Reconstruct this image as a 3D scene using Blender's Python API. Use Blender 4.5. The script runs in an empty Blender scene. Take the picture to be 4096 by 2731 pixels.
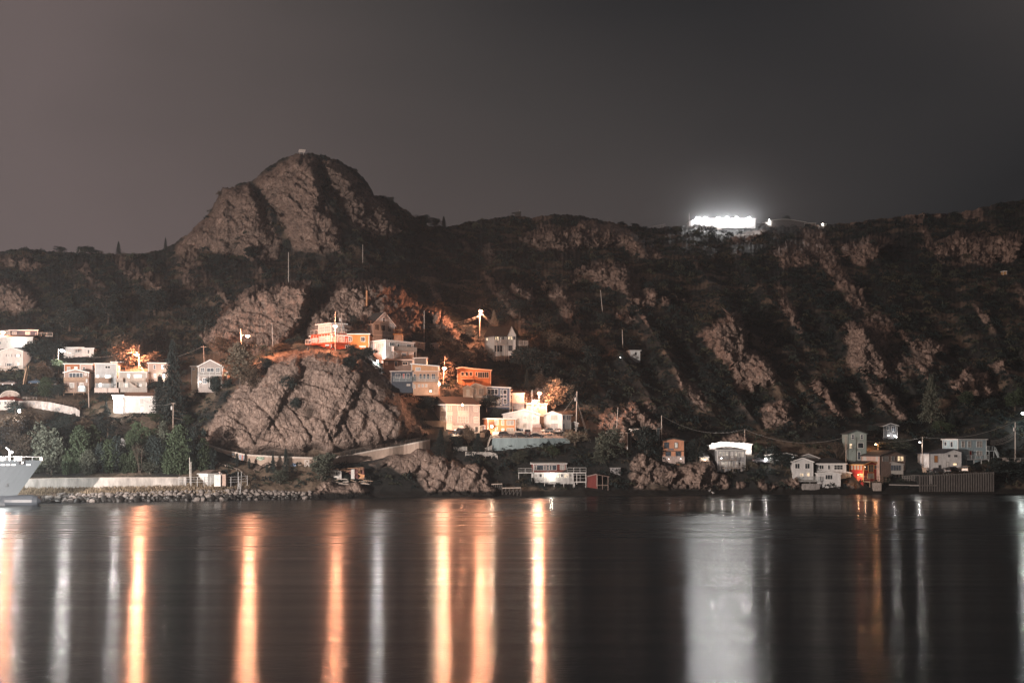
import bpy, bmesh, math, random
import numpy as np
from mathutils import Vector, Matrix
random.seed(7); rng = np.random.default_rng(7)
S = bpy.context.scene; COL = S.collection
# ---------------------------------------------------------------- camera model (measured from the photograph)
F, CX, HY, CZ = 5689.0, 2048.0, 1769.0, 16.0          # focal length in photo pixels, horizon row, eye height
def P(px, py, d): return Vector(((px-CX)/F*d, d, CZ+(HY-py)/F*d))
cam = bpy.data.cameras.new('camera'); cam.lens = 50; cam.sensor_width = 36; cam.shift_y = (HY-1365.5)/4096
cam.clip_start = 1; cam.clip_end = 6000
co = bpy.data.objects.new('camera', cam); co.location = (0, 0, CZ); co.rotation_euler = (math.pi/2, 0, 0); COL.objects.link(co); S.camera = co
# ---------------------------------------------------------------- object helpers
def tag(o, label=None, cat=None, group=None, kind=None):
    if label: o['label'] = label
    if cat: o['category'] = cat
    if group: o['group'] = group
    if kind: o['kind'] = kind
    return o
def empty(name, loc, label, cat, group=None, rz=0):
    o = bpy.data.objects.new(name, None); o.location = loc; o.rotation_euler = (0, 0, rz); o.empty_display_size = .5
    COL.objects.link(o); return tag(o, label, cat, group)
def link(name, me, parent=None):
    o = bpy.data.objects.new(name, me); COL.objects.link(o)
    if parent: o.parent = parent
    return o
def copy_tree(o, parent=None):
    c = o.copy(); COL.objects.link(c)
    if parent: c.parent = parent
    for ch in list(o.children): copy_tree(ch, c)
    return c
class MB:
    def __init__(s): s.v = []; s.f = []
    def add(s, vs, fs):
        b = len(s.v); s.v += [tuple(v) for v in vs]; s.f += [tuple(b+i for i in f) for f in fs]; return s
    def box(s, x0, y0, z0, x1, y1, z1):
        return s.add([(x0,y0,z0),(x1,y0,z0),(x1,y1,z0),(x0,y1,z0),(x0,y0,z1),(x1,y0,z1),(x1,y1,z1),(x0,y1,z1)],
                     [(0,3,2,1),(4,5,6,7),(0,1,5,4),(1,2,6,5),(2,3,7,6),(3,0,4,7)])
    def bar(s, a, b, r, r2=None, n=6):
        a, b = Vector(a), Vector(b); r2 = r if r2 is None else r2
        t = b-a
        if t.length < 1e-6: return s
        t.normalize(); u = t.orthogonal().normalized(); w = t.cross(u)
        vs = []
        for p, q in ((a, r), (b, r2)):
            for k in range(n):
                g = 2*math.pi*k/n+.3; vs.append(p+(u*math.cos(g)+w*math.sin(g))*q)
        return s.add(vs, [(k, (k+1) % n, n+(k+1) % n, n+k) for k in range(n)]+[tuple(range(n))[::-1], tuple(range(n, 2*n))])
    def plank(s, a, b, h, t):               # board of height h (up) and thickness t between two points
        a, b = Vector(a), Vector(b); d = (b-a); d.normalize(); n = d.cross(Vector((0,0,1)))
        n = n.normalized()*t/2 if n.length > 1e-4 else Vector((t/2,0,0)); up = n.cross(d).normalized()*h/2
        return s.add([a-n-up,b-n-up,b+n-up,a+n-up,a-n+up,b-n+up,b+n+up,a+n+up],
                     [(0,3,2,1),(4,5,6,7),(0,1,5,4),(1,2,6,5),(2,3,7,6),(3,0,4,7)])
    def prism(s, pts, off):                 # polygon pts extruded by vector off
        n = len(pts); off = Vector(off); pts = [Vector(p) for p in pts]
        return s.add(pts+[p+off for p in pts], [tuple(range(n))[::-1], tuple(range(n, 2*n))]+[(k,(k+1)%n,n+(k+1)%n,n+k) for k in range(n)])
    def lathe(s, c, prof, n=10):            # prof: [(r,z)]
        c = Vector(c); vs = []
        for r, z in prof:
            for k in range(n): vs.append(c+Vector((r*math.cos(2*math.pi*k/n), r*math.sin(2*math.pi*k/n), z)))
        m = len(prof); fs = [(i*n+k, i*n+(k+1)%n, (i+1)*n+(k+1)%n, (i+1)*n+k) for i in range(m-1) for k in range(n)]
        return s.add(vs, fs+[tuple(range(n))[::-1], tuple(range((m-1)*n, m*n))])
    def mesh(s, name, mat):
        me = bpy.data.meshes.new(name); me.from_pydata(s.v, [], s.f)
        bm = bmesh.new(); bm.from_mesh(me); bmesh.ops.recalc_face_normals(bm, faces=bm.faces); bm.to_mesh(me); bm.free()
        if mat: me.materials.append(mat)
        return me
    def build(s, name, mat, parent=None): return link(name, s.mesh(name, mat), parent)
# ---------------------------------------------------------------- materials
MATS = {}
def nd(nt, t, **kw):
    n = nt.nodes.new(t)
    for k, v in kw.items():
        if k in n.inputs.keys(): n.inputs[k].default_value = v
        else: setattr(n, k, v)
    return n
def base_mat(name):
    m = bpy.data.materials.new(name); m.use_nodes = True; nt = m.node_tree; b = nt.nodes['Principled BSDF']; return m, nt, b
def paint(c, rough=.55, var=.18, scale=2.5, metal=0, bump=0, lap=0):
    key = ('p', tuple(c), rough, var, scale, metal, bump, lap)
    if key in MATS: return MATS[key]
    m, nt, b = base_mat('paint'); L = nt.links.new
    tc = nd(nt, 'ShaderNodeTexCoord'); n1 = nd(nt, 'ShaderNodeTexNoise', Scale=scale, Detail=5.0, Roughness=.65)
    mp = nd(nt, 'ShaderNodeMapping'); mp.inputs['Scale'].default_value = (1, 1, .35); L(tc.outputs['Object'], mp.inputs[0]); L(mp.outputs[0], n1.inputs['Vector'])
    r = nd(nt, 'ShaderNodeMapRange'); r.inputs[1].default_value = .3; r.inputs[2].default_value = .7; r.inputs[3].default_value = 1-var*1.6; r.inputs[4].default_value = 1+var*.5
    L(n1.outputs['Fac'], r.inputs[0])
    mx = nd(nt, 'ShaderNodeMix', data_type='RGBA', blend_type='MULTIPLY'); mx.inputs[0].default_value = 1
    mx.inputs[6].default_value = (*c, 1); L(r.outputs[0], mx.inputs[7]); L(mx.outputs[2], b.inputs['Base Color'])
    b.inputs['Roughness'].default_value = rough; b.inputs['Metallic'].default_value = metal
    if lap:                                                     # clapboard courses
        w = nd(nt, 'ShaderNodeTexWave', wave_type='BANDS', bands_direction='Z', wave_profile='SAW', Scale=.314/lap)
        L(tc.outputs['Object'], w.inputs['Vector'])
        bu = nd(nt, 'ShaderNodeBump', Strength=.6, Distance=.05); L(w.outputs['Fac'], bu.inputs['Height']); L(bu.outputs[0], b.inputs['Normal'])
    elif bump:
        bu = nd(nt, 'ShaderNodeBump', Strength=.6, Distance=bump); L(n1.outputs['Fac'], bu.inputs['Height']); L(bu.outputs[0], b.inputs['Normal'])
    MATS[key] = m; return m
def siding(c): return paint(c, .6, .16, 1.3, lap=.2)
def glow(c, s):
    key = ('g', tuple(c), s)
    if key in MATS: return MATS[key]
    m, nt, b = base_mat('lit'); b.inputs['Base Color'].default_value = (.6, .6, .6, 1); b.inputs['Emission Color'].default_value = (*c, 1); b.inputs['Emission Strength'].default_value = s
    MATS[key] = m; return m
def litpane(c, s):                                             # a lit room seen through a window: uneven
    key = ('lp', tuple(c), s)
    if key in MATS: return MATS[key]
    m, nt, b = base_mat('lit_window'); L = nt.links.new; tc = nd(nt, 'ShaderNodeTexCoord')
    v = nd(nt, 'ShaderNodeTexVoronoi', Scale=1.1); L(tc.outputs['Object'], v.inputs['Vector'])
    r = nd(nt, 'ShaderNodeMapRange'); r.inputs[1].default_value = .15; r.inputs[2].default_value = .8; r.inputs[3].default_value = s*1.5; r.inputs[4].default_value = s*.25
    L(v.outputs['Distance'], r.inputs[0]); b.inputs['Base Color'].default_value = (.3, .3, .3, 1); b.inputs['Emission Color'].default_value = (*c, 1); L(r.outputs[0], b.inputs['Emission Strength'])
    b.inputs['Roughness'].default_value = .2; MATS[key] = m; return m
def glass(c=(.02, .025, .03), rough=.12):
    key = ('gl', tuple(c))
    if key in MATS: return MATS[key]
    m, nt, b = base_mat('window_glass'); L = nt.links.new; tc = nd(nt, 'ShaderNodeTexCoord'); n1 = nd(nt, 'ShaderNodeTexNoise', Scale=1.4, Detail=2.0)
    L(tc.outputs['Object'], n1.inputs['Vector']); cr = nd(nt, 'ShaderNodeValToRGB'); cr.color_ramp.elements[0].position = .35; cr.color_ramp.elements[1].position = .7
    cr.color_ramp.elements[0].color = (*[x*.6 for x in c], 1); cr.color_ramp.elements[1].color = (*[min(1, x*2.2) for x in c], 1)
    L(n1.outputs['Fac'], cr.inputs[0]); L(cr.outputs[0], b.inputs['Base Color']); b.inputs['Roughness'].default_value = rough; b.inputs['Specular IOR Level'].default_value = .6
    MATS[key] = m; return m
def leafmat(c, key):
    if key in MATS: return MATS[key]
    m, nt, b = base_mat('foliage_'+key); L = nt.links.new; tc = nd(nt, 'ShaderNodeTexCoord'); n1 = nd(nt, 'ShaderNodeTexNoise', Scale=.7, Detail=3.0)
    L(tc.outputs['Object'], n1.inputs['Vector']); cr = nd(nt, 'ShaderNodeValToRGB'); e = cr.color_ramp.elements
    e[0].position = .32; e[1].position = .68; e[0].color = (*[x*.55 for x in c], 1); e[1].color = (*[min(1, x*1.5) for x in c], 1)
    oi = nd(nt, 'ShaderNodeObjectInfo'); hs = nd(nt, 'ShaderNodeHueSaturation'); mr = nd(nt, 'ShaderNodeMapRange'); mr.inputs[3].default_value = .75; mr.inputs[4].default_value = 1.3
    L(oi.outputs['Random'], mr.inputs[0]); L(mr.outputs[0], hs.inputs['Value'])
    L(n1.outputs['Fac'], cr.inputs[0]); L(cr.outputs[0], hs.inputs['Color']); L(hs.outputs[0], b.inputs['Base Color']); b.inputs['Roughness'].default_value = .75; b.inputs['Specular IOR Level'].default_value = .2
    MATS[key] = m; return m
WHITE = (.78, .77, .75)
# ---------------------------------------------------------------- numpy noise
def _h(ix, iy, iz, s):
    n = (ix.astype(np.int64)*374761393+iy.astype(np.int64)*668265263+iz.astype(np.int64)*1274126177+s*974634541) & 0xFFFFFFFF
    n = ((n ^ (n >> 13))*1274126177) & 0xFFFFFFFF; n = ((n ^ (n >> 16))*2246822519) & 0xFFFFFFFF
    return ((n ^ (n >> 15)) & 0xFFFFFF)/float(0xFFFFFF)
def vnoise(p, s=0):
    i = np.floor(p); f = p-i; f = f*f*f*(f*(f*6-15)+10); i = i.astype(np.int64); r = 0
    for a in (0, 1):
        for b in (0, 1):
            for c in (0, 1):
                w = (f[:, 0] if a else 1-f[:, 0])*(f[:, 1] if b else 1-f[:, 1])*(f[:, 2] if c else 1-f[:, 2])
                r = r+w*_h(i[:, 0]+a, i[:, 1]+b, i[:, 2]+c, s)
    return r*2-1
def fbm(p, o=4, s=0):
    r = 0; a = 1; t = 0
    for k in range(o): r = r+a*vnoise(p*(2.03**k)+17.3*k, s+k); t += a; a *= .5
    return r/t
def worley(p, s=0, vec=False):
    i = np.floor(p).astype(np.int64); n = len(p); f1 = np.full(n, 9.); f2 = np.full(n, 9.); cid = np.zeros(n); dv = np.zeros((n, 3))
    for a in (-1, 0, 1):
        for b in (-1, 0, 1):
            for c in (-1, 0, 1):
                q = i+np.array((a, b, c)); x, y, z = q[:, 0], q[:, 1], q[:, 2]
                dx = x+_h(x, y, z, s)-p[:, 0]; dy = y+_h(x, y, z, s+1)-p[:, 1]; dz = z+_h(x, y, z, s+2)-p[:, 2]
                d = dx*dx+dy*dy+dz*dz; m = d < f1
                f2 = np.where(m, f1, np.minimum(f2, d)); cid = np.where(m, _h(x, y, z, s+3), cid); dv[m] = np.stack([dx[m], dy[m], dz[m]], 1); f1 = np.where(m, d, f1)
    return (np.sqrt(f1), np.sqrt(f2), cid, dv) if vec else (np.sqrt(f1), np.sqrt(f2), cid)
def sstep(a, b, x): t = np.clip((x-a)/(b-a), 0, 1); return t*t*(3-2*t)
# ---------------------------------------------------------------- terrain: one sheet, shaped from depths measured column by column
COLS = {-340:[(2016,372),(1975,377),(1940,385),(1905,388),(1720,415),(1625,440),(1480,470),(1400,485),(1330,505),(1200,545),(1100,590),(1000,650)],
0:[(2011,376),(1978,380),(1942,387),(1908,390),(1720,416),(1625,440),(1480,470),(1400,485),(1330,505),(1200,545),(1100,590),(1003,650)],
400:[(2007,382),(1972,386),(1940,391),(1905,394),(1720,420),(1600,442),(1470,468),(1390,485),(1300,510),(1180,550),(1100,595),(1014,650)],
760:[(2003,389),(1965,393),(1940,396),(1900,399),(1790,412),(1680,430),(1520,455),(1420,478),(1300,510),(1170,550),(1060,600),(925,655)],
900:[(2002,392),(1962,396),(1935,399),(1870,404),(1795,413),(1640,424),(1540,436),(1420,470),(1300,505),(1150,545),(1040,605),(750,660)],
1050:[(2000,398),(1960,402),(1920,406),(1850,411),(1812,417),(1640,424),(1450,433),(1410,465),(1290,500),(1140,535),(1030,605),(688,665)],
1250:[(1997,402),(1955,407),(1920,410),(1850,416),(1818,421),(1600,427),(1402,436),(1388,455),(1330,480),(1125,515),(1050,600),(615,665)],
1450:[(1990,412),(1955,415),(1920,418),(1860,421),(1800,426),(1600,431),(1420,440),(1392,458),(1330,482),(1120,515),(1060,600),(720,670)],
1600:[(1988,417),(1950,420),(1900,423),(1840,427),(1782,431),(1640,438),(1540,452),(1440,466),(1330,490),(1165,525),(1080,610),(842,680)],
1720:[(1987,420),(1940,424),(1880,427),(1810,432),(1757,436),(1660,450),(1560,463),(1450,478),(1340,498),(1230,530),(1090,620),(900,720)],
1900:[(1986,422),(1930,427),(1870,431),(1800,436),(1752,441),(1729,455),(1560,470),(1460,485),(1350,510),(1230,550),(1080,650),(880,780)],
2100:[(1985,423),(1935,429),(1860,434),(1800,438),(1750,442),(1729,456),(1580,472),(1460,490),(1340,525),(1200,580),(1050,660),(868,790)],
2350:[(1984,425),(1940,431),(1870,436),(1800,441),(1740,447),(1700,460),(1560,482),(1440,505),(1320,545),(1180,600),(1040,680),(865,800)],
2600:[(1981,430),(1930,436),(1850,440),(1790,445),(1740,452),(1640,470),(1520,495),(1400,520),(1300,550),(1150,610),(1020,690),(912,810)],
2900:[(1977,436),(1925,441),(1890,444),(1830,448),(1762,462),(1660,480),(1540,500),(1400,530),(1280,560),(1150,620),(1020,720),(895,860)],
3300:[(1975,441),(1930,445),(1890,449),(1830,453),(1740,462),(1640,485),(1520,510),(1400,540),(1270,575),(1130,640),(1010,740),(893,880)],
3700:[(1974,443),(1935,447),(1890,451),(1850,461),(1745,474),(1660,490),(1540,510),(1400,545),(1270,585),(1130,650),(1000,750),(857,900)],
4096:[(1974,444),(1930,449),(1880,453),(1830,463),(1745,474),(1660,485),(1540,510),(1400,545),(1270,585),(1120,650),(980,750),(800,900)],
4440:[(1974,445),(1930,450),(1880,454),(1790,460),(1740,467),(1660,488),(1540,514),(1400,550),(1270,590),(1110,650),(960,750),(760,900)]}
SKY = [(-340,1000),(0,1005),(60,997),(105,993),(180,1003),(261,1010),(400,1014),(560,1015),(662,996),(697,972),(766,923),(836,853),(888,752),(915,748),(949,740),(975,728),(1010,726),
 (1045,688),(1115,641),(1160,622),(1202,613),(1250,614),(1289,620),(1350,640),(1376,653),(1419,679),(1450,705),(1480,749),(1498,780),(1530,785),(1567,801),(1602,827),(1625,838),(1654,867),(1690,900),(1741,905),
 (1811,905),(1860,890),(1915,880),(1990,872),(2055,862),(2090,866),(2125,871),(2180,862),(2229,857),(2316,862),(2380,875),(2438,888),(2525,903),(2612,914),(2660,908),(2699,906),(2740,905),(2786,895),
 (2860,892),(2910,897),(2960,895),(3065,893),(3150,897),(3310,897),(3396,892),(3480,880),(3570,871),(3657,857),(3744,855),(3831,850),(3918,832),(4000,812),(4096,798),(4440,750)]
GX = np.arange(-336, 4441, 3.9); NR = 400
tt = np.linspace(0, 1, NR)
kx = np.array(sorted(COLS)); kv = np.array([COLS[k] for k in sorted(COLS)], float)      # (K,12,2)
sk = np.array(SKY, float); skyy = np.interp(GX, sk[:, 0], sk[:, 1])+2.2*np.sin(GX*.11)+1.6*np.sin(GX*.37+1)
rows = np.stack([np.stack([np.interp(GX, kx, kv[:, r, c]) for c in (0, 1)], -1) for r in range(12)], 1)   # (NX,12,2)
rows[:, 11, 0] = skyy
for r in range(10, 0, -1): rows[:, r, 0] = np.maximum(rows[:, r, 0], rows[:, r+1, 0]+6)
NX = len(GX); PYG = np.zeros((NX, NR)); DG = np.zeros((NX, NR))
for i in range(NX):
    py = rows[i, 0, 0]+(rows[i, 11, 0]-rows[i, 0, 0])*tt
    PYG[i] = py; DG[i] = np.interp(-py, -rows[i, :, 0], rows[i, :, 1])
def blur(a, n):
    for _ in range(n):
        b = np.pad(a, 1, mode='edge'); a = (b[:-2, 1:-1]+b[2:, 1:-1]+b[1:-1, :-2]+b[1:-1, 2:]+2*a)/6
    return a
DG = blur(DG, 6)
PXG = np.repeat(GX[:, None], NR, 1)
def z16(l): return [(2800+x*.6059, 750+y*.6059) for x, y in l]
def z15(l): return [(1800+x*.5102, 800+y*.5102) for x, y in l]
def z10(l): return [(2350+x*.2764, 1650+y*.2764) for x, y in l]
def z11(l): return [(2750+x*.2976, 1700+y*.2976) for x, y in l]
# rock outcrops: outline, how far they stand out (m), edge width, skew (rises towards its shadowed side)
OUT = [
 ([(800,1772),(822,1700),(900,1610),(1000,1500),(1080,1440),(1180,1408),(1300,1405),(1400,1425),(1480,1470),(1540,1500),(1610,1590),(1665,1690),(1700,1742),(1500,1792),(1300,1808),(1000,1806)],7,60,.55),
 ([(1060,1470),(1120,1440),(1200,1420),(1190,1520),(1130,1640),(1060,1740),(1000,1740),(1030,1600)],3.5,40,.6),
 ([(1260,1440),(1360,1430),(1440,1480),(1420,1600),(1340,1740),(1260,1760),(1240,1600)],3.5,40,.7),
 ([(1480,1500),(1540,1520),(1600,1610),(1650,1720),(1560,1760),(1480,1700),(1460,1600)],4,40,.7),
 ([(790,1330),(870,1245),(980,1165),(1100,1135),(1190,1122),(1262,1128),(1250,1220),(1200,1330),(1110,1410),(960,1420),(860,1400)],6,50,.5),
 ([(1270,1240),(1330,1150),(1400,1115),(1500,1118),(1560,1125),(1590,1160),(1650,1200),(1690,1260),(1700,1330),(1600,1350),(1480,1350),(1300,1370),(1230,1390),(1240,1300)],7,50,.5),
 ([(680,1000),(760,925),(836,853),(888,750),(960,738),(1010,730),(1050,800),(1090,900),(1120,960),(1110,1040),(1000,1038),(850,1010)],12,60,.6),
 ([(1030,725),(1050,690),(1202,610),(1260,640),(1290,720),(1300,820),(1380,930),(1370,1000),(1180,1000),(1130,900),(1080,800)],10,55,.6),
 ([(1280,640),(1376,655),(1480,780),(1560,830),(1600,930),(1500,960),(1400,880),(1320,760)],6,50,.5),
 (z15([(510,310),(700,240),(900,195),(1040,180),(1210,190),(1420,240),(1500,300),(1680,430),(1690,450),(1450,430),(1370,385),(1200,380),(900,400),(660,370)]),6,40,.5),
 (z15([(930,560),(1150,490),(1270,470),(1390,500),(1430,600),(1510,690),(1410,690),(1260,712),(1100,640),(1000,600)]),7,40,.6),
 (z15([(1420,740),(1560,690),(1620,720),(1650,800),(1600,850),(1500,820)]),5,25,.6),
 (z15([(1690,760),(1760,780),(1740,850),(1680,830)]),3,15,.5), (z15([(1770,770),(1870,735),(1890,800),(1790,800)]),3,15,.5),
 (z15([(480,680),(560,640),(620,700),(670,790),(620,810),(500,720)]),4,22,.5), (z15([(665,630),(760,615),(770,680),(740,740),(700,720)]),3,18,.5),
 (z15([(770,720),(920,690),(940,760),(880,800),(790,800)]),3,22,.5), (z15([(1310,900),(1440,880),(1475,960),(1400,985),(1320,950)]),3,18,.5), (z15([(950,600),(1050,610),(1060,660),(960,650)]),2,15,.5),
 (z16([(-20,960),(120,870),(220,800),(280,840),(320,960),(340,1080),(470,1130),(540,1240),(520,1300),(400,1300),(350,1360),(260,1340),(190,1180),(100,1110),(30,1000)]),9,40,.75),
 (z16([(370,1480),(420,1430),(540,1400),(600,1440),(640,1530),(560,1575),(400,1575)]),6,30,.7),
 (z16([(920,920),(1010,880),(1080,890),(1130,980),(1220,1090),(1300,1220),(1330,1260),(1230,1260),(1150,1240),(980,1200),(960,1150),(990,1050),(940,960)]),10,38,.75),
 (z16([(1130,1310),(1200,1290),(1290,1370),(1370,1500),(1310,1545),(1200,1420)]),7,28,.75), (z16([(980,1360),(1040,1350),(1100,1420),(1110,1490),(1060,1500)]),4,20,.7),
 (z16([(720,1260),(800,1270),(850,1330),(940,1440),(970,1550),(880,1480),(760,1340)]),6,25,.75),
 (z16([(1640,1290),(1700,1240),(1790,1190),(1900,1250),(1950,1360),(1900,1400),(1750,1390)]),6,30,.5), (z16([(1880,1170),(2000,1140),(2010,1190),(1960,1220)]),3,18,.5), (z16([(1440,1030),(1500,990),(1620,1030),(1630,1080),(1460,1090)]),4,20,.5),
 (z16([(900,400),(1000,360),(1220,320),(1300,340),(1200,480),(1060,540),(950,470)]),8,40,.6), (z16([(1460,390),(1700,310),(2150,320),(2150,480),(1900,510),(1600,520)]),8,40,.6), (z16([(470,420),(580,370),(700,400),(800,500),(560,520)]),7,35,.6),
 (z16([(150,360),(280,300),(460,270),(480,320),(300,370)]),4,25,.5), (z16([(1000,230),(1060,215),(1120,245),(1020,260)]),3,14,.5), (z16([(1380,180),(1500,160),(1640,165),(1600,200),(1400,210)]),4,16,.5),
 ([(-90,1110),(60,1115),(130,1170),(150,1240),(60,1250),(-90,1240)],5,30,.5), ([(0,1010),(120,1030),(200,1060),(100,1080),(0,1060)],3,25,.5),
 ([(1480,1850),(1560,1812),(1720,1792),(1800,1830),(1890,1842),(1960,1900),(1990,1990),(1700,1990),(1690,1900),(1560,1880)],5,28,.6), ([(1230,1995),(1250,1960),(1300,1930),(1440,1918),(1495,1995)],2.5,22,.5),
 (z10([(600,960),(680,830),(720,700),(690,600),(760,560),(900,640),(1000,740),(1200,745),(1500,720),(1700,700),(1830,840),(1830,1000),(1900,1060),(1700,1090),(1400,1100),(1000,1110),(700,1100)]),5,28,.55),
 (z10([(1170,760),(1330,770),(1340,900),(1250,980),(1180,900)]),3,20,.6), (z10([(1450,820),(1700,780),(1800,900),(1700,1040),(1480,1000)]),3,20,.6),
 (z11([(380,690),(490,680),(600,835),(390,850)]),2.5,15,.5), (z11([(640,805),(720,760),(790,845),(680,850)]),2,12,.5), (z11([(950,760),(1040,710),(1140,780),(1100,830),(980,820)]),3,15,.5),
 (z11([(1020,840),(1180,790),(1205,860),(1130,885)]),2,12,.5), (z11([(1230,800),(1450,722),(1560,835),(1300,860)]),3,18,.5), (z11([(2120,790),(2200,765),(2300,790),(2300,830),(2140,840)]),2,12,.5),
 (z10([(560,340),(430,150),(500,-60),(600,-180),(760,-90),(900,100),(1250,250),(1310,330),(1050,350),(800,200),(640,230)]),6,35,.7),
 (z10([(180,240),(200,40),(280,-100),(400,-120),(520,0),(600,230),(420,250)]),5,30,.7),
 ([(2060,1560),(2200,1540),(2240,1600),(2200,1640)],.5,20,.5), ([(1650,1240),(1790,1245),(1830,1330),(1845,1375),(1800,1360),(1740,1300)],4,20,.7),
 ([(1010,1855),(1065,1850),(1070,1872),(1030,1885),(1015,1875)],1.5,8,.5), ([(2900,1745),(2960,1728),(2990,1765),(2900,1775)],2,14,.5)]
W0 = np.stack([PXG.ravel()/60, PYG.ravel()/60, np.zeros(PXG.size)], 1)
wx = (fbm(W0, 3, 50)*26).reshape(PXG.shape); wy = (fbm(W0+31, 3, 60)*20).reshape(PXG.shape)
XW, YW = PXG+wx, PYG+wy
ROCK = np.zeros_like(DG)
def sdpoly(X, Y, poly):
    p = np.array(poly); n = len(p); ins = np.zeros(X.shape, bool); dm = np.full(X.shape, 1e9)
    for k in range(n):
        x0, y0 = p[k]; x1, y1 = p[(k+1) % n]
        c = (y0 > Y) != (y1 > Y)
        if y1 != y0: ins ^= c & (X < (x1-x0)*(Y-y0)/(y1-y0)+x0)
        ex, ey = x1-x0, y1-y0; t = np.clip(((X-x0)*ex+(Y-y0)*ey)/(ex*ex+ey*ey), 0, 1)
        dm = np.minimum(dm, np.hypot(X-x0-t*ex, Y-y0-t*ey))
    return np.where(ins, dm, -dm)
th_ = math.radians(56); ru = (PXG*math.sin(th_)-PYG*math.cos(th_)*1.0); rv = (PXG*math.cos(th_)+PYG*math.sin(th_))
RB = np.stack([ru.ravel()/150, rv.ravel()/520, np.zeros(PXG.size)], 1); rib = (1-np.abs(fbm(RB, 3, 700))*2.6).reshape(PXG.shape); rib2 = fbm(np.stack([ru.ravel()/62, rv.ravel()/190, np.zeros(PXG.size)], 1), 3, 710).reshape(PXG.shape)
town = np.clip(sstep(2500, 2200, PXG)*sstep(1230, 1330, PYG)+sstep(1600, 1700, PYG), 0, 1)
DG -= (rib*7+rib2*5)*(1-town*.92)*sstep(1, .93, tt)[None, :]*np.clip(DG/480, .8, 1.6)
ribrock = .55*sstep(.42, .95, rib*.55+rib2*1.1)*(1-town)*sstep(2100, 2500, PXG)*.95+sstep(.55, .9, rib*.5+rib2*1.2)*(1-town)*.6
D0 = DG.copy()
for io, (poly, amp, wd, skew) in enumerate(OUT):
    cliff = io > 3
    q = np.array(poly); m = (XW > q[:, 0].min()-40) & (XW < q[:, 0].max()+40) & (YW > q[:, 1].min()-40) & (YW < q[:, 1].max()+40)
    s = sdpoly(XW[m], YW[m], poly); u = np.clip((XW[m]-q[:, 0].min())/(np.ptp(q[:, 0])+1), 0, 1)
    b = amp*(.6 if cliff else 1)*(1-np.exp(-np.maximum(s, 0)/wd*3.0))*(1-skew+skew*u*1.6)
    yb_ = q[:, 1].max(); ys_ = np.clip(YW[m], q[:, 1].min(), yb_)
    # steepen: lean the outcrop back at about 60 degrees from its foot
    ct_ = q.mean(0); col = np.clip(((PXG[m]-GX[0])/3.9).astype(int), 0, NX-1); foot = ct_[1]+(yb_-ct_[1])*.75
    r_ = np.clip(((foot-PYG[col, 0])/(PYG[col, -1]-PYG[col, 0])*(NR-1)).astype(int), 0, NR-1); dft = D0[col, r_]
    tgt = dft+np.maximum(foot-PYG[m], -40)/F*dft*.7; cur = DG[m]; wgt = sstep(0, wd*.7, s)*(.6 if cliff else 0)
    DG[m] = cur+(np.minimum(tgt, cur)-cur)*wgt
    DG[m] -= b; ROCK[m] = np.maximum(ROCK[m], sstep(-9, 9, s))
def Dq(px, py):                                   # terrain depth seen at a photo position
    i = np.clip((px-GX[0])/3.9, 0, NX-1.001); a = int(i); f = i-a
    r = []
    for k in (a, a+1): r.append(np.interp(-py, -PYG[k], DG[k]))
    return float(r[0]*(1-f)+r[1]*f)
def G(px, py, off=0): return P(px, py, Dq(px, py)+off)
# keep-out areas for undergrowth and roughness (built-up ground), in photo pixels: x0,y0,x1,y1
KEEP = [(-340,1900,860,2020),(820,1778,1740,1850),(1700,1725,2330,1760),(2330,1740,2480,1800),(-340,1600,330,1665),(250,1560,640,1590),(840,1925,1000,1975)]
bare = np.zeros_like(DG)
for x0, y0, x1, y1 in KEEP: bare = np.maximum(bare, sstep(-14, 6, np.minimum(np.minimum(PXG-x0, x1-PXG), np.minimum(PYG-y0, y1-PYG))))
TX = (PXG-CX)/F*DG; TY = DG.copy(); TZ = CZ+(HY-PYG)/F*DG
V = np.stack([TX, TY, TZ], -1)
du = np.gradient(V, axis=0); dv = np.gradient(V, axis=1); NN = np.cross(du, dv); NN /= np.linalg.norm(NN, axis=-1, keepdims=True)+1e-9
NN[NN[..., 1] > 0] *= -1
JOINTS = [((.79, .28, .55), 6.5, 1.25), ((.79, .35, .5), 2.6, .55), ((.86, .2, -.47), 8.5, 1.1), ((.8, .3, -.52), 3.1, .5), ((.18, .45, .87), 5.5, .9), ((.25, .3, .92), 2.0, .35), ((-.55, .75, .35), 4.2, .7)]
def rockdisp(p, r, sc):                              # rock broken along a few joint sets: tilted slabs, straight steps, open cracks
    h = 0; wp = np.stack([fbm(p/16, 2, 3+k) for k in range(3)], 1)*2.6+np.stack([fbm(p/4, 2, 13+k) for k in range(3)], 1)*.35
    for k, (n, lam, am) in enumerate(JOINTS):
        n = np.array(n)/np.linalg.norm(n); u = ((p/sc+wp) @ n)/lam+vnoise(p/(lam*5*sc), 200+k)*.8; i = np.floor(u); f = u-i; z = np.zeros_like(i)
        brk_ = np.floor(vnoise(p/(lam*2.2*sc)+7*k, 300+k)*3)                    # slabs end along the joint
        a1, a2 = _h(i, brk_, z, 400+k), _h(i, brk_, z, 500+k)
        ln = sstep(-.25, .25, vnoise(p/(lam*2.6*sc)-5*k, 600+k))
        h = h+am*sc*((a1-.5)*.9+(f-.5)*(a2*1.7-.5))*(.35+.65*ln)-am*sc*.95*ln*(1-sstep(.03, .10, np.minimum(f, 1-f)))
    f1, f2, c, dv = worley(p/(3.2*sc), 21, True); tilt = dv[:, 0]*((c*7.3) % 1-.35)+dv[:, 1]*((c*13.7) % 1-.5)+dv[:, 2]*((c*29.1) % 1-.6)
    return h+sc*(.5*(c-.5)+1.5*tilt)+fbm(p/1.3, 3, 9)*.16*sc
fl = V.reshape(-1, 3); rk = ROCK.ravel()
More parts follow.
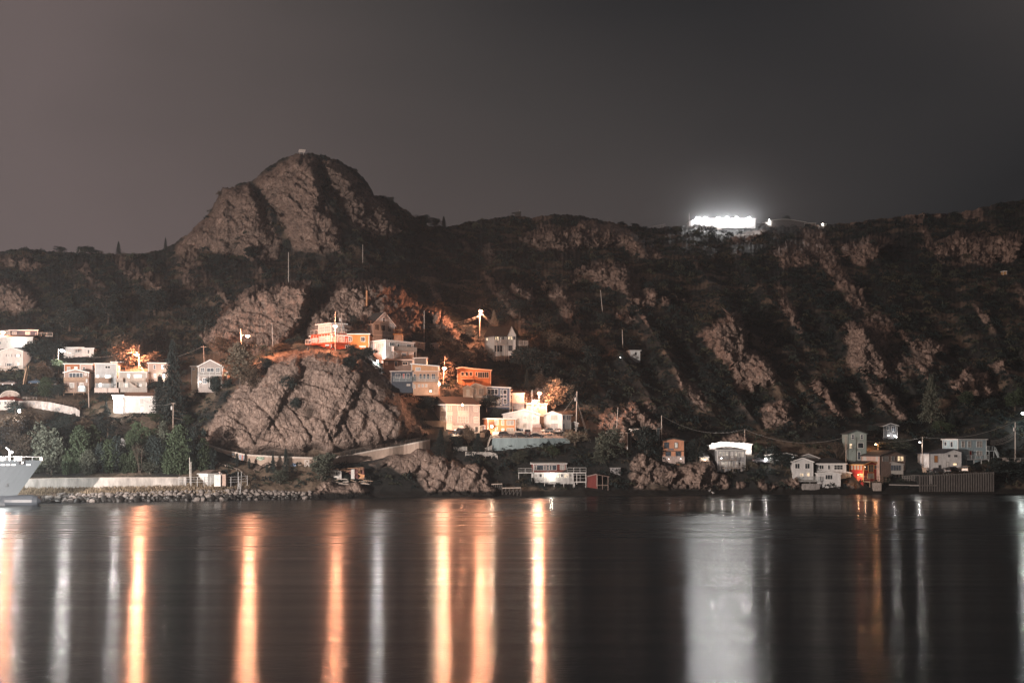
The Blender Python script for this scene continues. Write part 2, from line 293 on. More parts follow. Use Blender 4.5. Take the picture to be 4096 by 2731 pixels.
ROCK = np.maximum(ROCK, np.clip(ribrock, 0, 1)); rk = ROCK.ravel()
brk = fbm(fl/np.array((14, 14, 9)), 4, 77); rk = rk*sstep(-.62, -.22, brk+.1)
m = rk > .02
dsp = np.zeros(len(fl)); scl = np.clip(fl[m, 1]/430, .9, 1.9)
dsp[m] = np.concatenate([rockdisp(fl[m][k:k+120000], None, 1.0) for k in range(0, m.sum(), 120000)])*scl*sstep(0, .7, rk[m])
dsp += fbm(fl/6, 4, 5)*.75*(1-rk)
dsp *= (1-bare.ravel()*.9)*(1-.3*((PXG > 820)*(PXG < 1700)*(PYG > 1390)).ravel())
dsp *= sstep(0, .02, np.tile(tt, NX))*(1-.8*sstep(.93, 1, np.tile(tt, NX)))
V2 = fl+NN.reshape(-1, 3)*dsp[:, None]
V2 = V2.reshape(NX, NR, 3)
# underwater skirt in front, falling ground behind the skyline
def extra(base, dy, dz): e = base.copy(); e[:, 1] += dy; e[:, 2] += dz; e[:, 0] *= (base[:, 1]+dy)/base[:, 1]; return e
front = V2[:, 0].copy(); front[:, 2] = np.minimum(front[:, 2], 0)-.2; V2[:, 0] = front
stack = [extra(front, -14, -6), extra(front, -3, -1.6)]+[V2[:, k] for k in range(NR)]+[extra(V2[:, -1], d_, z_) for d_, z_ in ((8, -1), (30, -9), (90, -34), (220, -110))]
VV = np.stack(stack, 1); NRR = VV.shape[1]
RK = np.concatenate([np.ones((NX, 2))*.6, rk.reshape(NX, NR), np.zeros((NX, 4))], 1)
gr = sstep(.05, .35, fbm(fl/np.array((16, 16, 7)), 3, 91)).reshape(NX, NR)*.8
low = sstep(1900, 1925, PYG)*(PXG < 900)
for x0, y0, x1, y1 in ((430,1655,705,1745),(850,1850,1320,1975),(330,1580,480,1660),(100,1590,330,1612),(900,1395,1240,1425)): low = np.maximum(low, sstep(-10, 14, np.minimum(np.minimum(PXG-x0, x1-PXG), np.minimum(PYG-y0, y1-PYG))+wy))
gr = np.maximum(gr, low)
GR = np.concatenate([np.zeros((NX, 2)), gr, np.zeros((NX, 4))], 1)
def grid_mesh(name, VV, mat, attrs):
    nx, nr = VV.shape[:2]; idx = np.arange(nx*nr).reshape(nx, nr)
    q = np.stack([idx[:-1, :-1], idx[1:, :-1], idx[1:, 1:], idx[:-1, 1:]], -1).reshape(-1, 4)
    return raw_mesh(name, VV.reshape(-1, 3), q, mat, attrs, False)
def raw_mesh(name, v, q, mat, attrs=None, smooth=False):
    me = bpy.data.meshes.new(name); n = q.shape[1]
    me.vertices.add(len(v)); me.vertices.foreach_set('co', np.ascontiguousarray(v, np.float32).ravel())
    me.loops.add(q.size); me.loops.foreach_set('vertex_index', np.ascontiguousarray(q, np.int32).ravel())
    me.polygons.add(len(q)); me.polygons.foreach_set('loop_start', np.arange(0, q.size, n, dtype=np.int32))
    if smooth: me.polygons.foreach_set('use_smooth', np.ones(len(q), bool))
    for k, a in (attrs or {}).items():
        t = me.attributes.new(k, 'FLOAT', 'POINT'); t.data.foreach_set('value', np.ascontiguousarray(a, np.float32).ravel())
    me.update(calc_edges=True); me.validate()
    if mat: me.materials.append(mat)
    return me
def terrain_mat():
    m, nt, b = base_mat('hillside'); L = nt.links.new
    geo = nd(nt, 'ShaderNodeNewGeometry'); ar = nd(nt, 'ShaderNodeAttribute', attribute_name='rock'); ag = nd(nt, 'ShaderNodeAttribute', attribute_name='grass')
    n1 = nd(nt, 'ShaderNodeTexNoise', Scale=.22, Detail=7.0, Roughness=.68); n2 = nd(nt, 'ShaderNodeTexNoise', Scale=1.3, Detail=6.0, Roughness=.7)
    L(geo.outputs['Position'], n1.inputs['Vector']); L(geo.outputs['Position'], n2.inputs['Vector'])
    c1 = nd(nt, 'ShaderNodeValToRGB'); e = c1.color_ramp.elements; e[0].position = .3; e[0].color = (.15, .115, .10, 1); e[1].position = .70; e[1].color = (.45, .345, .295, 1)
    L(n1.outputs['Fac'], c1.inputs[0])
    c2 = nd(nt, 'ShaderNodeValToRGB'); e = c2.color_ramp.elements; e[0].position = .35; e[0].color = (.55, .5, .47, 1); e[1].position = .65; e[1].color = (1.1, 1.1, 1.1, 1); L(n2.outputs['Fac'], c2.inputs[0])
    mr = nd(nt, 'ShaderNodeMix', data_type='RGBA', blend_type='MULTIPLY'); mr.inputs[0].default_value = 1; L(c1.outputs[0], mr.inputs[6]); L(c2.outputs[0], mr.inputs[7])
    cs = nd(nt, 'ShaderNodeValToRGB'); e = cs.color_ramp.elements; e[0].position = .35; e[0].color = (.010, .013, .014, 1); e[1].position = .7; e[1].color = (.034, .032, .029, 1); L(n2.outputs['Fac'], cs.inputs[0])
    cg = nd(nt, 'ShaderNodeValToRGB'); e = cg.color_ramp.elements; e[0].position = .3; e[0].color = (.055, .043, .033, 1); e[1].position = .7; e[1].color = (.23, .17, .125, 1); L(n2.outputs['Fac'], cg.inputs[0])
    mg = nd(nt, 'ShaderNodeMix', data_type='RGBA'); L(ag.outputs['Fac'], mg.inputs[0]); L(cs.outputs[0], mg.inputs[6]); L(cg.outputs[0], mg.inputs[7])
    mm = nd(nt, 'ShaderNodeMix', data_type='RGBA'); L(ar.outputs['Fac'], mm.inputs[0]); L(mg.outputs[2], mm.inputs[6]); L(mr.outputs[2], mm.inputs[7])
    # tide-washed dark weed line close above the water
    sp = nd(nt, 'ShaderNodeSeparateXYZ'); L(geo.outputs['Position'], sp.inputs[0]); ad = nd(nt, 'ShaderNodeMath', operation='MULTIPLY_ADD'); L(n1.outputs['Fac'], ad.inputs[0]); ad.inputs[1].default_value = -2.2; L(sp.outputs['Z'], ad.inputs[2])
    wr = nd(nt, 'ShaderNodeMapRange'); wr.inputs[1].default_value = .2; wr.inputs[2].default_value = .9; L(ad.outputs[0], wr.inputs[0])
    mw = nd(nt, 'ShaderNodeMix', data_type='RGBA'); L(wr.outputs[0], mw.inputs[0]); mw.inputs[6].default_value = (.012, .011, .01, 1); L(mm.outputs[2], mw.inputs[7])
    L(mw.outputs[2], b.inputs['Base Color']); b.inputs['Roughness'].default_value = .85; b.inputs['Specular IOR Level'].default_value = .25
    # fine fractures: cell edges stretched along the joints
    mj = nd(nt, 'ShaderNodeMapping'); mj.inputs['Rotation'].default_value = (0, math.radians(38), 0); mj.inputs['Scale'].default_value = (.55, .4, .24); nw = nd(nt, 'ShaderNodeVectorMath', operation='MULTIPLY_ADD')
    L(n1.outputs['Color'], nw.inputs[0]); nw.inputs[1].default_value = (1.6, 1.6, 1.6); L(geo.outputs['Position'], nw.inputs[2]); L(nw.outputs[0], mj.inputs[0])
    hsum_ = None
    for sc_, w_ in ((1.0, 1.0), (2.6, .5)):
        vo = nd(nt, 'ShaderNodeTexVoronoi', feature='DISTANCE_TO_EDGE', Scale=sc_); L(mj.outputs[0], vo.inputs['Vector']); q = nd(nt, 'ShaderNodeMapRange'); q.inputs[2].default_value = .10; q.inputs[4].default_value = w_; L(vo.outputs['Distance'], q.inputs[0])
        v2 = nd(nt, 'ShaderNodeTexVoronoi', Scale=sc_); L(mj.outputs[0], v2.inputs['Vector']); q2 = nd(nt, 'ShaderNodeMath', operation='MULTIPLY_ADD'); L(v2.outputs['Color'], q2.inputs[0]); q2.inputs[1].default_value = w_*.6; L(q.outputs[0], q2.inputs[2])
        if hsum_ is None: hsum_ = q2.outputs[0]
        else: a_ = nd(nt, 'ShaderNodeMath', operation='ADD'); L(hsum_, a_.inputs[0]); L(q2.outputs[0], a_.inputs[1]); hsum_ = a_.outputs[0]
    a2 = nd(nt, 'ShaderNodeMath', operation='MULTIPLY_ADD'); L(n2.outputs['Fac'], a2.inputs[0]); a2.inputs[1].default_value = .5; L(hsum_, a2.inputs[2])
    a3 = nd(nt, 'ShaderNodeMath', operation='MULTIPLY'); L(a2.outputs[0], a3.inputs[0]); L(ar.outputs['Fac'], a3.inputs[1]); a4 = nd(nt, 'ShaderNodeMath', operation='MULTIPLY_ADD'); L(n2.outputs['Fac'], a4.inputs[0]); a4.inputs[1].default_value = .4; L(a3.outputs[0], a4.inputs[2])
    bu = nd(nt, 'ShaderNodeBump', Strength=1.0, Distance=.25); L(a4.outputs[0], bu.inputs['Height']); L(bu.outputs[0], b.inputs['Normal'])
    return m
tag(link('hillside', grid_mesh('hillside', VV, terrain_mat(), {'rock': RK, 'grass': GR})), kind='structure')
# ---------------------------------------------------------------- harbour water
def water_mat():
    m, nt, b = base_mat('harbour_water'); L = nt.links.new; geo = nd(nt, 'ShaderNodeNewGeometry')
    tv = nd(nt, 'ShaderNodeCombineXYZ'); tv.inputs[1].default_value = 1; L(tv.outputs[0], b.inputs['Tangent']); b.inputs['Anisotropic'].default_value = .9
    b.inputs['Base Color'].default_value = (.003, .008, .012, 1); b.inputs['IOR'].default_value = 1.33
    mp = nd(nt, 'ShaderNodeMapping'); mp.inputs['Scale'].default_value = (.006, .05, 1); L(geo.outputs['Position'], mp.inputs[0])
    n1 = nd(nt, 'ShaderNodeTexNoise', Scale=1.0, Detail=4.0, Roughness=.6); L(mp.outputs[0], n1.inputs['Vector'])
    sp = nd(nt, 'ShaderNodeSeparateXYZ'); L(geo.outputs['Position'], sp.inputs[0])
    a = nd(nt, 'ShaderNodeMath', operation='MULTIPLY_ADD'); L(n1.outputs['Fac'], a.inputs[0]); a.inputs[1].default_value = 130; L(sp.outputs['Y'], a.inputs[2])   # wind lanes wander
    mr = nd(nt, 'ShaderNodeMapRange'); mr.inputs[1].default_value = 65; mr.inputs[2].default_value = 490; L(a.outputs[0], mr.inputs[0])
    cr = nd(nt, 'ShaderNodeValToRGB'); el = cr.color_ramp.elements
    st = [(0, .12), (.2, .14), (.30, .15), (.42, .18), (.53, .24), (.64, .30), (.74, .28), (.80, .20), (.87, .18), (.91, .27), (1, .28)]
    el[0].position = 0; el[0].color = (st[0][1],)*3+(1,); el[1].position = 1; el[1].color = (st[-1][1],)*3+(1,)
    for p_, v_ in st[1:-1]: k = el.new(p_); k.color = (v_, v_, v_, 1)
    L(mr.outputs[0], cr.inputs[0])
    n3 = nd(nt, 'ShaderNodeTexNoise', Scale=1.0, Detail=3.0); m3 = nd(nt, 'ShaderNodeMapping'); m3.inputs['Scale'].default_value = (.012, .22, 1); L(geo.outputs['Position'], m3.inputs[0]); L(m3.outputs[0], n3.inputs['Vector'])
    r3 = nd(nt, 'ShaderNodeMapRange'); r3.inputs[1].default_value = .3; r3.inputs[2].default_value = .7; r3.inputs[3].default_value = .8; r3.inputs[4].default_value = 1.2; L(n3.outputs['Fac'], r3.inputs[0])
    mu = nd(nt, 'ShaderNodeMath', operation='MULTIPLY'); L(cr.outputs[0], mu.inputs[0]); L(r3.outputs[0], mu.inputs[1]); L(mu.outputs[0], b.inputs['Roughness'])
    an = nd(nt, 'ShaderNodeMath', operation='MULTIPLY_ADD', use_clamp=True); L(mu.outputs[0], an.inputs[0]); an.inputs[1].default_value = -1.5; an.inputs[2].default_value = 1.12; L(an.outputs[0], b.inputs['Anisotropic'])
    mw = nd(nt, 'ShaderNodeMapping'); mw.inputs['Scale'].default_value = (.8, 2.4, 1); L(geo.outputs['Position'], mw.inputs[0]); n2 = nd(nt, 'ShaderNodeTexNoise', Scale=1.0, Detail=3.0, Roughness=.6); L(mw.outputs[0], n2.inputs['Vector'])
    bs = nd(nt, 'ShaderNodeMapRange'); bs.inputs[1].default_value = 90; bs.inputs[2].default_value = 300; bs.inputs[3].default_value = .12; bs.inputs[4].default_value = 0; L(sp.outputs['Y'], bs.inputs[0])
    bu = nd(nt, 'ShaderNodeBump', Distance=.35); L(bs.outputs[0], bu.inputs['Strength']); L(n2.outputs['Fac'], bu.inputs['Height']); L(bu.outputs[0], b.inputs['Normal'])
    return m
w = MB(); w.add([(-900, -40, 0), (900, -40, 0), (900, 500, 0), (-900, 500, 0)], [(0, 1, 2, 3)]); tag(w.build('harbour_water', water_mat()), kind='structure')
# ---------------------------------------------------------------- night sky, city glow
wd = bpy.data.worlds.new('World'); S.world = wd; wd.use_nodes = True; nt = wd.node_tree; L = nt.links.new
bg = nt.nodes['Background']; tc = nd(nt, 'ShaderNodeTexCoord'); sp = nd(nt, 'ShaderNodeSeparateXYZ'); L(tc.outputs['Generated'], sp.inputs[0])
SUN_EL, SUN_AZ = math.radians(13), math.radians(-121)           # the lit town lies behind and to the left of the camera
skyt = nd(nt, 'ShaderNodeTexSky', sky_type='NISHITA'); skyt.sun_disc = False; skyt.sun_elevation = SUN_EL; skyt.sun_rotation = SUN_AZ
def mth(op, a, b=None, c=None):
    n = nd(nt, 'ShaderNodeMath', operation=op)
    for i, v in enumerate((a, b, c)):
        if v is None: continue
        if isinstance(v, (int, float)): n.inputs[i].default_value = v
        else: L(v, n.inputs[i])
    return n.outputs[0]
sx = mth('MINIMUM', mth('MAXIMUM', sp.outputs['X'], -.45), .45); sz = mth('MINIMUM', mth('MAXIMUM', sp.outputs['Z'], 0.), .29)
nz = nd(nt, 'ShaderNodeTexNoise', Scale=2.6, Detail=3.0, Roughness=.45); mpz = nd(nt, 'ShaderNodeMapping'); mpz.inputs['Scale'].default_value = (1, 1, 2.2); L(tc.outputs['Generated'], mpz.inputs[0]); L(mpz.outputs[0], nz.inputs['Vector'])
# cloud lit by the town: brighter to the west, dim in the east
lum = mth('ADD', mth('MULTIPLY_ADD', sx, -.21, .087), mth('MULTIPLY', mth('ADD', sz, -.17), mth('MULTIPLY_ADD', mth('MULTIPLY', sx, sx), 6.8, -.44)))
lum = mth('MULTIPLY', lum, mth('MULTIPLY_ADD', nz.outputs['Fac'], 1.0, .5)); lum = mth('MINIMUM', mth('MAXIMUM', lum, .020), .165)
cr = nd(nt, 'ShaderNodeValToRGB'); e = cr.color_ramp.elements; e[0].position = 0; e[0].color = (0, 0, 0, 1); e[1].position = .22; e[1].color = (.22, .163, .160, 1)
for p_, c_ in ((.022, (.021, .0215, .0235)), (.06, (.060, .053, .052)), (.114, (.114, .091, .087))): k = e.new(p_); k.color = (*c_, 1)
L(lum, cr.inputs[0])
mxs = nd(nt, 'ShaderNodeMix', data_type='RGBA', blend_type='ADD'); mxs.inputs[0].default_value = .0004; L(cr.outputs[0], mxs.inputs[6]); L(skyt.outputs[0], mxs.inputs[7]); L(mxs.outputs[2], bg.inputs['Color']); bg.inputs['Strength'].default_value = .72
sl = bpy.data.lights.new('city_glow', 'SUN'); sl.energy = .75; sl.angle = math.radians(9); sl.color = (1, .70, .55)
so = bpy.data.objects.new('city_glow', sl); COL.objects.link(so)
sdir = Vector((math.cos(SUN_EL)*math.sin(SUN_AZ), math.cos(SUN_EL)*math.cos(SUN_AZ), math.sin(SUN_EL)))
so.rotation_euler = sdir.to_track_quat('Z', 'Y').to_euler()
HZ = 0.00007
mh, nt, b = base_mat('haze_air'); nt.nodes.remove(b); pv = nd(nt, 'ShaderNodeVolumePrincipled', Density=HZ, Anisotropy=.45); pv.inputs['Color'].default_value = (.88, .93, 1, 1)
nt.links.new(pv.outputs[0], nt.nodes['Material Output'].inputs['Volume'])
hz = MB(); hz.box(-1100, -60, -9.5, 1100, 1250, 265); tag(hz.build('haze', mh), kind='stuff')
S.view_settings.view_transform = 'Standard'; S.view_settings.look = 'None'; S.view_settings.exposure = 0; S.view_settings.gamma = 1
S.cycles.use_denoising = True; S.cycles.denoiser = 'OPENIMAGEDENOISE'; S.cycles.max_bounces = 4; S.cycles.diffuse_bounces = 2; S.cycles.glossy_bounces = 2; S.cycles.volume_bounces = 0; S.cycles.transparent_max_bounces = 4
S.cycles.sample_clamp_indirect = 6; S.cycles.use_light_tree = True
# ---------------------------------------------------------------- vegetation
def quads(c, n, size, seed, flat=0):                       # n leaf-sized quads around points c (N,3)
    g = np.random.default_rng(seed); N = len(c)
    a = g.normal(size=(N, 3)); a[:, 2] *= 1-flat; a /= np.linalg.norm(a, axis=1, keepdims=True)
    b = np.cross(a, g.normal(size=(N, 3))); b /= np.linalg.norm(b, axis=1, keepdims=True)
    s = size*g.uniform(.6, 1.35, (N, 1)); t = s*g.uniform(.45, .9, (N, 1))
    return np.stack([c-a*s-b*t*.3, c+b*t, c+a*s-b*t*.2, c-b*t], 1).reshape(-1, 3)
def qmesh(name, v, mat): return raw_mesh(name, v, np.arange(len(v)).reshape(-1, 4), mat)
def limbs(mb, p, d, ln, r, depth, g, tips, spread=.6):
    q = p+d*ln; mb.bar(p, q, r, r*.62, 5); tips.append(q)
    if depth == 0: return
    for k in range(g.randint(2, 3)):
        e = (d+Vector((g.uniform(-1, 1), g.uniform(-1, 1), g.uniform(-.1, .7)))*spread).normalized()
        limbs(mb, p.lerp(q, g.uniform(.55, 1)), e, ln*g.uniform(.6, .8), r*.55, depth-1, g, tips, spread)
BARK = paint((.10, .075, .06), .85, .3, 3)
def tree_proto(kind, seed, mat, nq=1500):
    """unit-height tree: (trunk mesh, crown mesh); width 1 at scale x/y"""
    g = random.Random(seed); ng = np.random.default_rng(seed); mb = MB(); pts = []
    if kind in ('spruce', 'column'):
        mb.bar((0, 0, -.05), (0, 0, .97), .022, .004, 6)
        col = kind == 'column'
        nl = 26 if not col else 30
        for k in range(nl):
            z = (.06 if not col else .015)+.92*(k/(nl-1))**.95; f = 1-z
            R = (.5*(f**.85)*g.uniform(.75, 1.1)+.015) if not col else .5*math.sin(math.pi*min(1, .06+.80*f))**.75*g.uniform(.8, 1.05)*(1 if z < .8 else .85)
            nb = 9 if not col else 8
            for j in range(nb):
                an = 2*math.pi*(j/nb)+g.uniform(-.35, .35)+k*.7; L_ = R*g.uniform(.65, 1.12)
                m_ = max(3, int(nq/(nl*nb)))
                for i in range(m_):
                    t = ((i+g.random())/m_)**.7
                    dz = -.10*t*L_*2 if not col else .10*t+g.uniform(-.03, .03)
                    pts.append((math.cos(an)*L_*t+g.gauss(0, .018), math.sin(an)*L_*t+g.gauss(0, .018), z+dz*.5+g.gauss(0, .01)))
                if not col and j % 3 == 0: mb.bar((0, 0, z), (math.cos(an)*L_*.9, math.sin(an)*L_*.9, z-.05*L_), .006, .002, 3)
        c = np.array(pts); v = quads(c, 0, .021 if not col else .027, seed, .35)
    else:
        tips = []
        lean = Vector((g.uniform(-.12, .12), g.uniform(-.12, .12), 1)).normalized()
        for s_ in range(1 if kind == 'leafy' else 4):
            dd = lean if kind == 'leafy' else Vector((g.uniform(-.5, .5), g.uniform(-.5, .5), 1)).normalized()
            limbs(mb, Vector((0, 0, -.05)), dd, .36 if kind == 'leafy' else .4, .028 if kind == 'leafy' else .016, 4, g, tips, .62 if kind != 'twiggy' else .4)
        tp = np.array([t for t in tips]); tp = tp[tp[:, 2] > (.18 if kind == 'leafy' else .1)]
        hi = tp[:, 2].max(); wd_ = np.abs(tp[:, :2]).max()
        # clumps of leaves round limb ends, denser outside
        e_ = ng.normal(size=(60, 3)); e_ /= np.linalg.norm(e_, axis=1, keepdims=True); e_ *= ng.uniform(.45, 1, (60, 1)); e_ = e_*np.array((wd_*.95, wd_*.95, hi*.43))+np.array((0, 0, hi*.53)); e_[:, :2] *= (1.12-.5*np.abs(e_[:, 2:]/hi-.5))
        cl = np.concatenate([tp[ng.integers(0, len(tp), 40)]+ng.normal(size=(40, 3))*.05, e_])
        n_ = nq if kind != 'twiggy' else nq//3
        k = ng.integers(0, len(cl), n_); off = ng.normal(size=(n_, 3)); off /= np.linalg.norm(off, axis=1, keepdims=True); rad = ng.uniform(.3, 1, (n_, 1))**.5*ng.uniform(.06, .13, (len(cl), 1))[k]
        c = cl[k]+off*rad*np.array((1, 1, .75)); v = quads(c, 0, .021 if kind != 'twiggy' else .014, seed)
        sx = .5/max(.2, np.percentile(np.abs(v[:, :2]), 98)); sz = 1/max(.3, v[:, 2].max())
        v = v*np.array((sx, sx, sz)); mb.v = [(x*sx, y*sx, z*sz) for x, y, z in mb.v]
    return mb.mesh('trunk', BARK), qmesh('crown', v, mat)
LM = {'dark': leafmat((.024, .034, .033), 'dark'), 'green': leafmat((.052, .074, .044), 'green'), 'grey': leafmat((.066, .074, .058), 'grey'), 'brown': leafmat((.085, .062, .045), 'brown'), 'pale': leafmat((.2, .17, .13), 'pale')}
PROTO = {}
def proto(kind, col):
    if (kind, col) not in PROTO:
        PROTO[(kind, col)] = [tree_proto(kind, hash_(kind+col)+i, LM[col], {'leafy': 3600, 'twiggy': 1800, 'spruce': 4600, 'column': 3600}[kind]) for i in range(3)]
    return PROTO[(kind, col)]
def hash_(s): return sum((i+1)*ord(c) for i, c in enumerate(s)) % 9973
TREES = []
def tree(px, yb, yt, w, kind, col, label, group='trees among the houses', dd=0):
    d = Dq(px, yb)+dd; m = d/F; h = (yb-yt)*m; k = random.randrange(3); tm, cm = proto(kind, col)[k]
    nm = {'spruce': 'spruce_tree', 'column': 'evergreen_shrub', 'leafy': 'leafy_tree', 'twiggy': 'bare_shrub'}[kind]
    r = empty(nm, P(px, yb, d), label, 'shrub' if kind in ('column', 'twiggy') or h < 4 else 'tree', group, random.uniform(0, 6.28))
    r.scale = (w*m, w*m*.9, h)
    link('trunk', tm, r); link('crown', cm, r); TREES.append((px, yb, yt, w)); return r
SHORE, KN, HS, SK = 'evergreens above the concrete seawall', 'bushes on the rock knoll', 'trees on the dark hillside', 'small trees along the ridge skyline'
